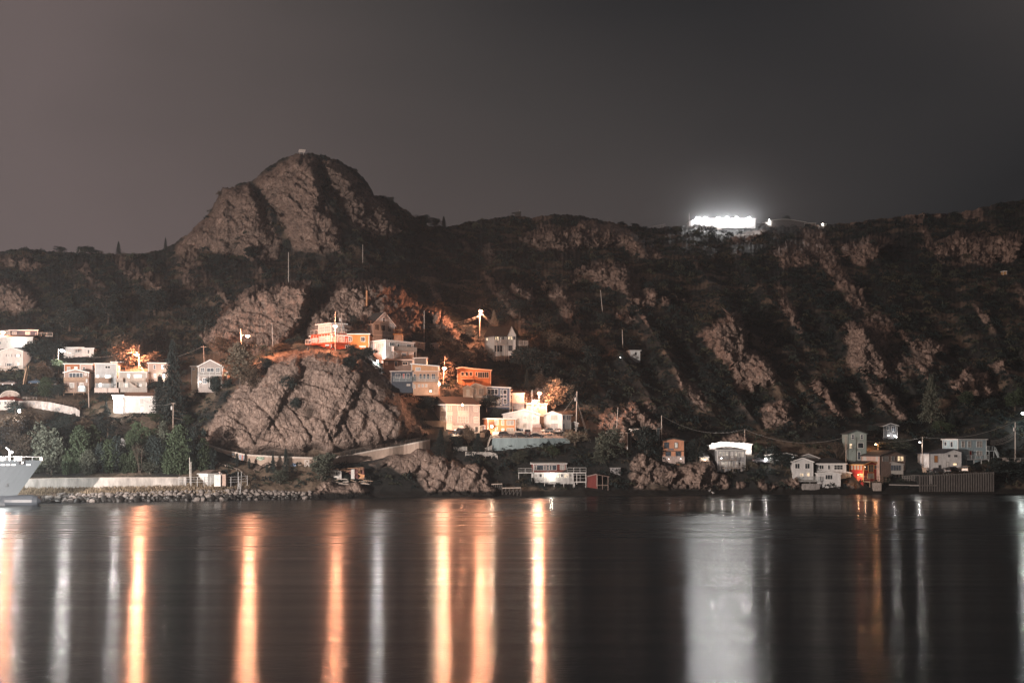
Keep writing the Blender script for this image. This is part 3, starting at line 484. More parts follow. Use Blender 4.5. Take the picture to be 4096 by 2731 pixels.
T_ = [
 (190,1893,1682,125,'leafy','grey','broad grey-green tree behind the ship bow, tallest by the seawall end',SHORE),
 (105,1890,1700,120,'leafy','brown','hazy brown tree directly above the ship deck lights',SHORE),
 (40,1800,1640,110,'leafy','brown','brown bushy tree below the red roofed white house',SHORE),
 (205,1900,1792,86,'leafy','grey','low grey shrub against the seawall top beside the ship bow',SHORE),
 (265,1900,1802,58,'column','green','narrow pale green shrub, second from the ship along the seawall',SHORE),
 (318,1885,1702,104,'column','green','wide green evergreen just west of the short white pole',SHORE),
 (352,1900,1796,84,'column','grey','small rounded shrub at the foot of the wide green evergreen',SHORE),
 (372,1850,1700,80,'column','green','slim evergreen right behind the short white pole',SHORE),
 (436,1893,1756,82,'column','green','bright green pointed evergreen in front of the tiny pavilion',SHORE),
 (430,1750,1672,84,'leafy','dark','dark round tree above the tiny pavilion in the evergreens',SHORE),
 (497,1895,1812,60,'column','green','low green shrub between the pointed evergreen and the twiggy tree',SHORE),
 (556,1893,1755,116,'twiggy','grey','grey twiggy tree with bare upper branches above the seawall',SHORE),
 (575,1795,1682,84,'leafy','green','leafy green tree in front of the pale grassy bank',SHORE),
 (520,1800,1722,58,'column','green','thin evergreen left of the leafy tree below the grassy bank',SHORE),
 (600,1895,1840,90,'leafy','grey','low spreading shrub beneath the twiggy tree on the wall',SHORE),
 (655,1840,1682,74,'column','grey','tall narrow evergreen beside the utility pole with a transformer',SHORE),
 (718,1898,1700,128,'column','green','largest dense green evergreen above the white shed',SHORE),
 (772,1890,1690,86,'leafy','dark','dark leafy tree between the dense evergreen and the road end',SHORE),
 (812,1888,1752,74,'column','green','last evergreen before the curving road and railing',SHORE),
 (250,1745,1668,92,'leafy','dark','dark tree on the slope below the graffiti terrace wall',SHORE),
 (340,1740,1660,84,'leafy','brown','brown tree at the end of the concrete terrace wall',SHORE),
 (120,1720,1625,110,'leafy','brown','wide brown tree beneath the concrete terrace wall',SHORE),
 (60,1660,1600,70,'leafy','dark','dark scraggly tree beside the red roofed house',SHORE),
 (690,1690,1362,156,'spruce','dark','huge dark spruce between the brown house and the gabled house',None),
 (640,1660,1500,110,'spruce','dark','dark lower spruce leaning against the huge one by the grey house',None),
 (505,1475,1328,130,'leafy','brown','brown dome shaped tree behind the orange street lamp',None),
 (600,1480,1400,90,'leafy','brown','brown tree lit by the street lamp above the row houses',None),
 (243,1492,1432,74,'leafy','green','floodlit green tree under the white street lamp',None),
 (165,1530,1442,104,'leafy','brown','reddish brown tree beside the wooden stairs',None),
 (182,1585,1508,74,'column','green','round green bush in front of the gabled brown house deck',None),
 (235,1585,1530,58,'leafy','dark','dark bush beside the small parked van by the gabled house',None),
 (150,1440,1345,120,'leafy','dark','dark tree mass right of the long white house',None),
 (215,1440,1350,90,'leafy','dark','dark tree behind the white street lamp pole',None),
 (348,1458,1424,56,'leafy','dark','dark bush below the small white hillside house',None),
 (424,1660,1606,40,'spruce','dark','small dark conifer before the pale floodlit house porch',None),
 (472,1645,1616,32,'leafy','dark','ball shaped dark bush at the pale house wall',None),
 (405,1605,1575,50,'leafy','dark','low bush left of the pale floodlit house roof',None),
 (310,1600,1572,66,'leafy','brown','brown shrub under the gabled brown house deck',None),
 (640,1690,1650,90,'leafy','green','lit green shrub under the pale floodlit house corner',None),
 (755,1700,1655,52,'leafy','green','bright green shrub right of the transformer pole',None),
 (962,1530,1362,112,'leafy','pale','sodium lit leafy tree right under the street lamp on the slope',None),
 (1000,1560,1440,90,'leafy','brown','brown tree downhill from the sodium lit leafy tree',None),
 (862,1580,1502,56,'leafy','dark','dark tree in front of the gabled house balcony',None),
 (905,1560,1508,46,'leafy','dark','dark shrub right of the gabled house porch',None),
 (1152,1566,1498,62,'leafy','dark','round dark bush growing out of the middle of the rock face',KN),
 (1060,1492,1425,70,'leafy','dark','dark bush at the shoulder of the rock knoll',KN),
 (1180,1640,1585,46,'leafy','dark','lower dark bush in a cleft of the rock face',KN),
 (1225,1690,1610,60,'twiggy','brown','grey brush in the gully of the rock face',KN),
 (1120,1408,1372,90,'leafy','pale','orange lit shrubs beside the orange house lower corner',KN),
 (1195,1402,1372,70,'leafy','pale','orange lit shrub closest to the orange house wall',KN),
 (1462,1436,1386,78,'leafy','dark','dark bush in front of the pale house with the balcony',KN),
 (1415,1420,1375,56,'leafy','dark','dark scraggly bush beside the white signpost',KN),
 (1400,1480,1420,80,'leafy','dark','dark ivy clump hanging below the signpost bush',KN),
 (1500,1345,1310,40,'leafy','dark','small dark tree before the tall grey gabled house',KN),
 (1268,1215,1130,60,'leafy','dark','dark tree in the cleft of the upper rock',KN),
 (1425,1310,1258,52,'leafy','dark','dark tree left of the tall grey gabled house',KN),
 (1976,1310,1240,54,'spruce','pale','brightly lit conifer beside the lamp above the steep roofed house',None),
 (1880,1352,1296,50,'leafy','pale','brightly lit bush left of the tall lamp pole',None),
 (1800,1450,1345,110,'leafy','brown','brown tree left of the lamp lit bank',None),
 (1868,1470,1385,100,'leafy','brown','tree with orange rimmed leaves below the tall lamp',None),
 (1925,1450,1378,74,'leafy','brown','tree with orange rimmed leaves next to the steep roofed house deck',None),
 (1735,1370,1312,84,'leafy','brown','brown bush right of the bare pole above the pale house',None),
 (1665,1355,1325,60,'leafy','brown','low brown bush left of the bare pole',None),
 (2085,1478,1382,110,'leafy','dark','dark tree hiding the corner of the steep roofed house',None),
 (2165,1500,1400,120,'leafy','dark','broad dark tree downhill right of the steep roofed house',None),
 (2062,1360,1306,46,'twiggy','pale','lit bare fan shaped shrub right of the steep roofed house',None),
 (2150,1400,1322,80,'leafy','brown','brown lit shrub right of the steep roofed house',HS),
 (2230,1420,1310,90,'leafy','brown','brown lit tree two trees right of the steep roofed house',HS),
 (2300,1430,1330,90,'leafy','brown','dim brown tree left of the bare leaning pole',HS),
 (2370,1470,1380,90,'leafy','dark','dark bushy tree below the bare pole on the slope',HS),
 (2200,1330,1250,80,'leafy','dark','dark tree uphill of the brown lit trees',HS),
 (2080,1270,1190,80,'leafy','dark','dark leafy tree high above the steep roofed house',HS),
 (2420,1300,1250,60,'leafy','dark','dark bush at the foot of the leaning pole',HS),
 (1782,1535,1412,76,'leafy','brown','bare topped tree glowing behind the lamp by the orange flats',None),
 (1700,1650,1580,90,'leafy','dark','dark shrubs below the navy and orange flats',None),
 (2107,1565,1480,40,'spruce','dark','thin dead conifer behind the blue house chimney',None),
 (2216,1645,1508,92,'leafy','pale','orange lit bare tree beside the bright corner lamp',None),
 (2170,1560,1490,80,'leafy','brown','brown tree above the bright corner lamp',None),
 (1962,1640,1572,84,'leafy','dark','dark tree between the blue house and the large lamp lit house',None),
 (1990,1680,1630,70,'leafy','dark','dark shrub above the orange two storey house',None),
 (2290,1640,1540,90,'leafy','dark','dark tree behind the white house with side windows',None),
 (1762,1828,1718,92,'spruce','dark','dark conifer standing in front of the large lamp lit house terrace',None),
 (1874,1785,1688,58,'leafy','brown','bushy tree against the glare under the large lamp lit house',None),
 (1912,1810,1734,76,'spruce','dark','dark conifer left of the little wooden shed',None),
 (1835,1800,1742,60,'leafy','dark','dark shrub between the two terrace conifers',None),
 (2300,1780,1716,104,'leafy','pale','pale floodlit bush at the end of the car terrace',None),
 (2080,1850,1800,90,'leafy','grey','grey bush below the blue retaining wall',None),
 (2215,1830,1775,50,'leafy','green','green leafed bush on the slope above the stilt house',None),
 (2130,1840,1798,60,'leafy','dark','dark bush on the slope above the stilt house roof',None),
 (2435,1850,1703,112,'leafy','grey','tall silver leafed tree covering the plain brown house',None),
 (2400,1860,1800,70,'leafy','grey','lower silver leafed tree beside the wooden stair',None),
 (2590,1822,1700,104,'leafy','dark','dark tree in front of the teal house',None),
 (2640,1830,1780,50,'leafy','dark','dark bush at the corner of the orange gabled house',None),
 (2788,1850,1745,84,'leafy','dark','dark tree right of the orange gabled house',None),
 (2820,1838,1770,52,'spruce','dark','dark conifer silhouetted against the brightly lit house',None),
 (3033,1815,1768,44,'leafy','green','floodlit green tree right of the brightly lit house',None),
 (3130,1870,1805,112,'leafy','dark','dark tree silhouetted against the white yard lights',None),
 (3095,1850,1780,80,'leafy','dark','dark tree behind the white yard lights',None),
 (3265,1900,1838,44,'leafy','dark','dark bush between the two grey-white houses',None),
 (3190,1800,1775,40,'twiggy','green','small lit shrub above the low roofs',None),
 (3350,1835,1760,100,'twiggy','brown','bare brush left of the tall green-grey house',None),
 (3498,1745,1698,56,'leafy','dark','dark tree left of the charcoal house on the slope',None),
 (3575,1812,1752,140,'leafy','grey','wide tree under the charcoal house lights',None),
 (3770,1730,1680,100,'leafy','green','dim green shrub left of the pale blue house hillside',None),
 (3808,1710,1632,48,'spruce','dark','dark pointed conifer above the pale blue house',HS),
 (3725,1690,1502,140,'spruce','grey','tall spreading spruce with a pale trunk below the cliffs',HS),
 (3860,1620,1560,70,'leafy','green','green shrub right of the tall spreading spruce',HS),
 (4060,1640,1545,90,'leafy','green','green tree beside the floodlight at the frame edge',HS),
 (3950,1640,1590,80,'leafy','dark','dark shrub below the pale blue cliff',HS),
 (4030,1905,1842,156,'leafy','dark','large dark bush below the road end by the timber wharf',None),
 (948,1866,1811,17,'column','dark','slim clipped conifer by the blue graffiti',SHORE),
 (997,1874,1832,17,'column','dark','slim clipped conifer by the green bubble graffiti',SHORE),
 (1067,1890,1856,16,'column','dark','short clipped conifer right of the lone boulder',SHORE),
 (1092,1893,1816,40,'spruce','dark','ragged conifer rising over the road wall top',SHORE),
 (1143,1882,1794,50,'spruce','dark','taller ragged spruce in front of the road railing',SHORE),
 (1120,1935,1875,80,'leafy','grey','grey-green bush below the ragged spruces',SHORE),
 (1285,1925,1806,108,'leafy','grey','broad grey-green tree behind the collapsed shed',SHORE),
 (1290,1880,1840,60,'leafy','dark','dark shrub by the arched opening in the road wall',SHORE),
 (240,1012,983,52,'leafy','dark','short dark tree on the skyline, first from the frame edge',SK),
 (362,1018,980,80,'leafy','dark','wide dark tree on the skyline far from the rocky peak',SK),
 (474,1018,966,38,'spruce','dark','pointed spruce on the skyline left of the rocky peak',SK),
 (662,1000,950,26,'spruce','dark','slim spruce at the foot of the rocky peak',SK),
 (1690,910,860,60,'leafy','dark','dark tree in the dip right of the rocky peak, first of three',SK),
 (1735,912,866,60,'leafy','dark','dark tree in the dip right of the rocky peak, middle of three',SK),
 (1775,915,865,36,'spruce','dark','dark spruce in the dip right of the rocky peak, last of three',SK),
 (2490,905,883,32,'leafy','dark','small tree on the central ridge, nearer the cannon',SK),
 (2545,912,893,36,'leafy','dark','small tree on the central ridge, nearer the floodlit building',SK),
 (2843,900,872,18,'spruce','dark','small conifer silhouetted in front of the summit floodlights',SK),
 (2940,902,884,26,'leafy','dark','bush silhouetted in front of the summit floodlights',SK),
 (3150,900,862,36,'leafy','dark','tree growing before the dark summit building',SK),
 (1560,812,788,30,'leafy','dark','tuft of brush on the steep side of the rocky peak',SK),
 (1000,1035,985,60,'leafy','dark','dark bush at the base of the rocky peak',HS),
 (880,1060,1010,70,'leafy','dark','dark bush on the ledge left under the rocky peak',HS),
 (1200,1080,1020,60,'twiggy','brown','bare brown shrub near the bare pole under the peak',HS),
 (1290,1090,1020,50,'twiggy','brown','bare brown shrub between the two poles under the peak',HS),
 (430,1300,1180,130,'leafy','dark','dark tree high on the slope above the street lamp',HS),
 (620,1260,1150,120,'leafy','dark','dark tree on the upper slope left of the orange rock',HS),
 (820,1330,1220,110,'leafy','dark','dark tree on the slope above the gabled house',HS),
 (280,1330,1220,120,'leafy','dark','dark tree on the slope above the small white house',HS),
 (880,1420,1330,90,'leafy','brown','dim brown tree above the gabled house roof',HS),
]
for i, (x, yb, yt, w, c) in enumerate(((150,1895,1790,80,'grey'),(238,1892,1775,84,'grey'),(300,1894,1810,70,'green'),(402,1890,1770,86,'dark'),(468,1888,1742,90,'dark'),(530,1892,1800,74,'green'),(630,1890,1750,92,'dark'),(672,1896,1800,76,'green'),(690,1850,1730,80,'dark'),(745,1896,1790,70,'green'),(610,1850,1740,80,'dark'),(280,1850,1745,86,'dark'),(180,1850,1740,90,'grey'),(845,1880,1790,64,'dark'))):
    T_.append((x, yb, yt, w, 'column', c, 'upright evergreen filling a gap in the crowded row above the seawall', 'evergreens filling the row above the seawall'))
for t in T_: tree(t[0], t[1], t[2], t[3], t[4], t[5], t[6], t[7] or 'trees among the houses')
# undergrowth: scrub nobody could count, one sheet of leaf clumps over the slope
def clump(seed, n, kind):
    g = np.random.default_rng(seed); c = g.normal(size=(n, 3)); c /= np.linalg.norm(c, axis=1, keepdims=True); c *= g.uniform(.35, 1, (n, 1))**.5
    c[:, 2] = np.abs(c[:, 2])*.8; c += fbm(c*2+seed, 2, seed)[:, None]*.25
    return quads(c, 0, .14, seed).reshape(n, 4, 3)
CL = [clump(100+i, 88, 0) for i in range(5)]
nb = 10000
uu = rng.uniform(0, NX-2, nb*3); vv = rng.uniform(0, 1, nb*3)**.8*(NR-3); ui = uu.astype(int); vi = vv.astype(int)
dens = (1-RK[ui, vi+2]*1.25)*(1-bare[ui, vi])*np.where(gr[ui, vi] > .55, .6, 1)*np.where(PYG[ui, vi] > 1960, 0, 1)
dens *= np.where((PYG[ui, vi] > 1895) & (GX[ui] < 880), 0, 1)
FOOT = []                                                # house footprints, filled by p4 before this is called
def undergrowth():
    keep = rng.uniform(0, 1, nb*3) < dens
    px = GX[ui]; py = PYG[ui, vi]
    for x0, y0, x1, y1 in FOOT: keep &= ~((px > x0-4) & (px < x1+4) & (py > y0-18) & (py < y1+2))
    k = np.where(keep)[0][:nb]; pos = V2[ui[k], vi[k]]; n = len(k)
    sz = rng.uniform(.6, 1.5, n)*np.clip(pos[:, 1]/430, .8, 1.9)*np.where(rng.random(n) < .12, 1.5, 1); hgt = sz*rng.uniform(.8, 1.4, n)
    ty = rng.integers(0, 5, n); an = rng.uniform(0, 6.28, n); out = []; tint = []
    for t in range(5):
        m = ty == t; c = CL[t][None]; ca, sa = np.cos(an[m])[:, None, None], np.sin(an[m])[:, None, None]
        x = c[..., 0]*ca-c[..., 1]*sa; y = c[..., 0]*sa+c[..., 1]*ca
        v = np.stack([x*sz[m][:, None, None], y*sz[m][:, None, None], c[..., 2]*hgt[m][:, None, None]], -1)+pos[m][:, None, None, :]-np.array((0, 0, .1))
        out.append(v.reshape(-1, 3)); tint.append(np.repeat(rng.random(m.sum()), CL[t].shape[0]*4))
    v = np.concatenate(out); me = raw_mesh('undergrowth', v, np.arange(len(v)).reshape(-1, 4), None, {'tint': np.concatenate(tint)})
    m, nt, b = base_mat('scrub'); L = nt.links.new; at = nd(nt, 'ShaderNodeAttribute', attribute_name='tint'); cr = nd(nt, 'ShaderNodeValToRGB'); e = cr.color_ramp.elements
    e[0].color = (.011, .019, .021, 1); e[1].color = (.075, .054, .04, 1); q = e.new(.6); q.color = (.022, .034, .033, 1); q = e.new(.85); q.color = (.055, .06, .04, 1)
    L(at.outputs['Fac'], cr.inputs[0]); L(cr.outputs[0], b.inputs['Base Color']); b.inputs['Roughness'].default_value = .8; b.inputs['Specular IOR Level'].default_value = .15
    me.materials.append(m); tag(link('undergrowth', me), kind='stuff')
# dry grass on the shelf above the waterline
def shelf_grass():
    n = 14000; px = rng.uniform(-200, 1000, n); py = rng.uniform(1925, 1975, n)+rng.normal(0, 4, n); v = []
    ii = np.clip(((px-GX[0])/3.9).astype(int), 0, NX-2); jj = np.array([np.searchsorted(-PYG[i], -y) for i, y in zip(ii, py)]); jj = np.clip(jj, 0, NR-1)
    p = V2[ii, jj]; a = rng.uniform(0, 6.28, n); h = rng.uniform(.25, .75, n); w = rng.uniform(.06, .16, n)
    dx = np.stack([np.cos(a)*w, np.sin(a)*w, np.zeros(n)], 1); tp = p+np.stack([rng.normal(0, .15, n), rng.normal(0, .15, n), h], 1)
    v = np.stack([p-dx-np.array((0, 0, .1)), p+dx-np.array((0, 0, .1)), tp+dx*.3, tp-dx*.3], 1).reshape(-1, 3)
    tag(link('shelf_grass', qmesh('shelf_grass', v, leafmat((.22, .17, .12), 'straw'))), kind='stuff')
# rubble bank: individual boulders
def boulder(seed, col=(.23, .2, .185)):
    bm = bmesh.new(); bmesh.ops.create_icosphere(bm, subdivisions=2, radius=1); g = random.Random(seed); dirs = [Vector((g.gauss(0, 1), g.gauss(0, 1), g.gauss(0, 1))).normalized() for _ in range(9)]; ds = [g.uniform(.55, .85) for _ in dirs]
    for v in bm.verts:
        for q, dd in zip(dirs, ds):
            e = v.co.dot(q)-dd
            if e > 0: v.co -= q*e*.9
        v.co *= g.uniform(.97, 1.03)
    me = bpy.data.meshes.new('boulder'); bm.to_mesh(me); bm.free(); me.materials.append(paint(col, .85 if col[0] > .1 else .5, .35, 1.2, bump=.15)); return me
BL = [boulder(i) for i in range(8)]; BW = [boulder(i, (.035, .032, .03)) for i in range(8)]
def rubble():
    g = random.Random(3); c = 0
    for row in range(4):
        x = 172 if row < 3 else 230
        while x < 1245:
            f = (row+.5+g.uniform(-.3, .3))/4; ys = np.interp(x, [0, 400, 900, 1250], [2012, 2008, 2002, 1998]); yt_ = np.interp(x, [0, 400, 900, 1250], [1979, 1973, 1957, 1966])
            py = ys+(yt_-ys)*f; s = g.uniform(.45, 1.05)*(1.15-.25*f); wet = row < 2 and g.random() < .85; o = link('boulder', (BW if wet else BL)[g.randrange(8)]); o.location = G(x, py, -.25); o.scale = (s*g.uniform(.8, 1.4), s, s*g.uniform(.6, .95)); o.rotation_euler = (g.uniform(-.5, .5), g.uniform(-.5, .5), g.uniform(0, 6.28))
            tag(o, 'dark wet boulder at the foot of the rubble bank' if wet else 'pale dry boulder on the upper rubble bank', 'boulder', 'wet boulders of the rubble bank' if wet else 'dry boulders of the rubble bank'); c += 1
            x += s*g.uniform(18, 27)
# ---------------------------------------------------------------- buildings
def Zr(x0, y0, s): return lambda x, y: (x0+x*s, y0+y*s)
Z1 = Zr(0,1200,.3189); Z2 = Zr(500,1200,.3189); Z3 = Zr(1100,1100,.2934); Z4 = Zr(1550,1150,.3189); Z5 = Zr(1600,1450,.3189); Z6 = Zr(0,1550,.3189); Z7 = Zr(600,1650,.2976); Z8 = Zr(1200,1700,.3401)
Z9 = Zr(1950,1700,.2551); Z10 = Zr(2350,1650,.2764); Z11 = Zr(2750,1700,.2976); Z12 = Zr(3350,1620,.3172); Z13 = Zr(2600,780,.3401); Z14 = Zr(600,550,.5527); Z15 = Zr(1800,800,.5102); ZI = Zr(0,0,1)
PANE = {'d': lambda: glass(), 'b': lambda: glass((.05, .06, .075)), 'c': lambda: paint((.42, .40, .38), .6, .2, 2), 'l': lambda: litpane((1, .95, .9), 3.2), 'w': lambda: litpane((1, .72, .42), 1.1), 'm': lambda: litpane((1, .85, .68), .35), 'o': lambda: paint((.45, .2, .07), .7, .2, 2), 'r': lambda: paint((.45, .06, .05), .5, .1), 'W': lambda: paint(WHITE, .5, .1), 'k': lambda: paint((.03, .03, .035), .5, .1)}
def house(Z, name, label, prof, yb, col, side=None, th=None, depth=8, roof='prof', ridge=None, wins=(), swins=(), rcol=(.045, .04, .038), trim=WHITE, wtrim=None, over=.35, d=None, found=1.8, cat='house', chim=(), group='houses of the hillside village', swall=None, bands=(), corner=True):
    """prof: top outline of the front wall (zoom pixels, left to right); yb: its foot; side: ('L'|'R', x) far edge of the visible side wall"""
    prof = [Z(x, y) for x, y in prof]; yb = Z(0, yb)[1]; xl, xr = prof[0][0], prof[-1][0]; mir = bool(side and side[0] == 'R')
    ct, st = 1., 0.
    if side:
        xs = Z(side[1], 0)[0]; m0 = Dq(xl, yb)/F; th = math.radians(th) if th else min(math.radians(42), max(math.radians(7), math.asin(min(.66, abs(xs-(xr if mir else xl))*m0/max(depth, 1)))))
        ct, st = math.cos(th), math.sin(th)
    xc = xr if mir else xl
    if d is None:
        d = min(Dq(x, yb) for x in (xl, (xl+xr)/2, xr))-.3
        if side: rec = (xr-xl)*d/F*st/ct; d -= min(rec*.45, 3); found += rec*.45
    m = d/F; W = (xr-xl)*m/ct; sg = -1 if mir else 1
    if side: depth = abs(xs-xc)*m/st
    fx = lambda px: sg*(px-xc)*m/ct; fz = lambda py: (yb-py)*m
    root = empty(name, P(xc, yb, d), label, cat, group, sg*th if side else 0)
    FOOT.append((min(xl, xs) if side else xl, min(p[1] for p in prof), max(xr, xs) if side else xr, yb))
    X = lambda x: sg*x                                  # local x of a length measured along the front
    pts = [(fx(px), fz(py)) for px, py in prof]         # lengths along the front
    wm = siding(col); tm = paint(trim, .5, .1); wt = paint(wtrim or trim, .5, .1); rm = paint(rcol, .85, .25, 3)
    w = MB(); poly = [(X(0), 0, -found)]+[(X(a), 0, b) for a, b in pts]+[(X(W), 0, -found)]
    zl, zr_ = pts[0][1], pts[-1][1]
    if mir: pts = pts[::-1]; poly = [(X(0), 0, -found)]+[(X(a), 0, b) for a, b in pts]+[(X(W), 0, -found)]; zl, zr_ = pts[0][1], pts[-1][1]
    if roof == 'prof':
        w.prism(poly, (0, depth, 0)); w.build('wall', wm, root)
        r = MB(); t = .16
        for (a0, b0), (a1, b1) in zip(pts[:-1], pts[1:]):
            e = Vector((a1-a0, 0, b1-b0)).normalized(); o0 = over if a0 <= 0.01 else 0; o1 = over if a1 >= W-.01 else 0
            p0 = Vector((a0, 0, b0))-e*o0; p1 = Vector((a1, 0, b1))+e*o1
            r.prism([(X(p0.x), -over, p0.z+.012), (X(p1.x), -over, p1.z+.012), (X(p1.x), -over, p1.z+t), (X(p0.x), -over, p0.z+t)], (0, depth+2*over, 0))
        r.build('roof', rm, root)
        f = MB()
        for (a0, b0), (a1, b1) in zip(pts[:-1], pts[1:]):
            e = Vector((a1-a0, 0, b1-b0)).normalized(); o0 = over if a0 <= 0.01 else 0; o1 = over if a1 >= W-.01 else 0
            p0 = Vector((a0, 0, b0))-e*o0; p1 = Vector((a1, 0, b1))+e*o1
            f.prism([(X(p0.x), -over-.05, p0.z-.13), (X(p1.x), -over-.05, p1.z-.13), (X(p1.x), -over-.05, p1.z+t+.02), (X(p0.x), -over-.05, p0.z+t+.02)], (0, .045, 0))
        e0 = Vector((pts[1][0]-pts[0][0], 0, pts[1][1]-pts[0][1])).normalized()
        f.prism([(X(-over*e0.x), -over, zl-over*e0.z-.13), (X(-over*e0.x), depth+over, zl-over*e0.z-.13), (X(-over*e0.x), depth+over, zl-over*e0.z+t), (X(-over*e0.x), -over, zl-over*e0.z+t)], (X(-.05), 0, 0))
    else:                                               # ridge parallel to the front ('side') or hipped
        zr = (yb-Z(0, ridge)[1])*(d+depth/2)/F; hip = min(depth/2, W*.3) if roof == 'hip' else 0
        w.box(min(X(0), X(W)), 0, -found, max(X(0), X(W)), depth, zl)
        if roof == 'side':
            for a in (0, W-.1): w.prism([(X(a), 0, zl), (X(a), depth, zl), (X(a), depth/2, zr)], (X(.1), 0, 0))
        w.build('wall', wm, root)
        o = over; k = (zr-zl)/(depth/2); ez = zl-k*o*.7+.02
        r = MB(); A = [(X(-o), -o, ez), (X(W+o), -o, ez), (X(W+o), depth+o, ez), (X(-o), depth+o, ez)]; R = [(X(hip-(o if not hip else 0)), depth/2, zr+.02), (X(W-hip+(o if not hip else 0)), depth/2, zr+.02)]
        U = [(x, y, z+.14) for x, y, z in A]+[(x, y, z+.14) for x, y, z in R]; B = A+R
        r.add(B+U, [(0, 1, 5, 4), (2, 3, 4, 5), (1, 2, 5), (3, 0, 4), (6, 7, 11, 10), (8, 9, 10, 11), (7, 8, 11), (9, 6, 10), (0, 1, 7, 6), (1, 2, 8, 7), (2, 3, 9, 8), (3, 0, 6, 9)]); r.build('roof', rm, root)
        f = MB(); f.box(min(X(-o), X(W+o)), -o-.05, ez-.12, max(X(-o), X(W+o)), -o-.005, ez+.17)
        f.box(min(X(-o-.05), X(-o-.005)), -o, ez-.12, max(X(-o-.05), X(-o-.005)), depth+o, ez+.17)
    if corner:
        for a in (0, W-.16): f.box(min(X(a), X(a+.16)), -.035, -.4, max(X(a), X(a+.16)), -.004, (zl if a == 0 else zr_)-.14)
        if side: f.box(min(X(-.035), X(-.004)), 0, -.4, max(X(-.035), X(-.004)), .16, zl-.14); f.box(min(X(-.035), X(-.004)), depth-.16, -.4, max(X(-.035), X(-.004)), depth, zl-.14)
    for y in bands: z = fz(Z(0, y)[1]); f.box(min(X(0), X(W)), -.05, z-.1, max(X(0), X(W)), -.003, z+.1)
    f.build('trim', tm, root)
    def opening(a0, a1, z0, z1, kind, nc, nr, onside, fr):
        if a1 < a0: a0, a1 = a1, a0
        if z1 < z0: z0, z1 = z1, z0
        bw = min(.11, (a1-a0)*.16); M = MB()
        def bx(p, q, u, v, y0, y1, mb):
            if onside: mb.box(min(X(-y1), X(-y0)), p, u, max(X(-y1), X(-y0)), q, v)
            else: mb.box(min(X(p), X(q)), -y1, u, max(X(p), X(q)), -y0, v)
        bx(a0, a0+bw, z0, z1, .004, .09, M); bx(a1-bw, a1, z0, z1, .004, .09, M); bx(a0+bw, a1-bw, z1-bw, z1, .004, .088, M); bx(a0+bw, a1-bw, z0, z0+bw, .004, .088, M)
        for k in range(1, nc): x = a0+(a1-a0)*k/nc; bx(x-bw*.35, x+bw*.35, z0+bw, z1-bw, .004, .075, M)
        for k in range(1, nr): z = z0+(z1-z0)*k/nr; bx(a0+bw, a1-bw, z-bw*.3, z+bw*.3, .004, .07, M)
        door = kind.isupper() or kind == 'r'
        o = M.build('door' if kind in 'rDW' else 'window', fr, root); pn = MB(); bx(a0+bw, a1-bw, z0+bw, z1-bw, .002, .035, pn)
        pn.build('panel' if kind in 'rWDo' else 'pane', PANE[kind if kind != 'D' else 'b'](), o)
    for q in wins:
        x0, y0 = Z(q[0], q[1]); x1, y1 = Z(q[2], q[3]); opening(fx(x0), fx(x1), fz(y1), fz(y0), q[4], q[5] if len(q) > 5 else 1, q[6] if len(q) > 6 else 1, False, wt)
    for q in swins:
        x0, y0 = Z(q[0], q[1]); x1, y1 = Z(q[2], q[3]); a = [abs(x-xc)*m/st for x in (x0, x1)]; opening(a[0], a[1], fz(y1), fz(y0), q[4], q[5] if len(q) > 5 else 1, q[6] if len(q) > 6 else 1, True, wt)
    for q in chim:                                       # x, top, bottom, radius m, set-back m
        cx, y1 = Z(q[0], q[1]); _, y0 = Z(0, q[2]); c = MB(); r = q[3]; x = X(fx(cx)); yy = q[4] if len(q) > 4 else depth*.45; z0, z1 = fz(y0)*(d+yy)/d, fz(y1)*(d+yy)/d
        c.bar((x, yy, z0-1), (x, yy, z1), r, r, 8); c.bar((x, yy, z1), (x, yy, z1+.12), r*1.35, r*1.35, 8); c.build('chimney', paint((.4, .3, .25), .7, .2), root)
    root['_m'] = m; root['_yb'] = yb; root['_xc'] = xc; root['_ct'] = ct; root['_sg'] = sg
    return root
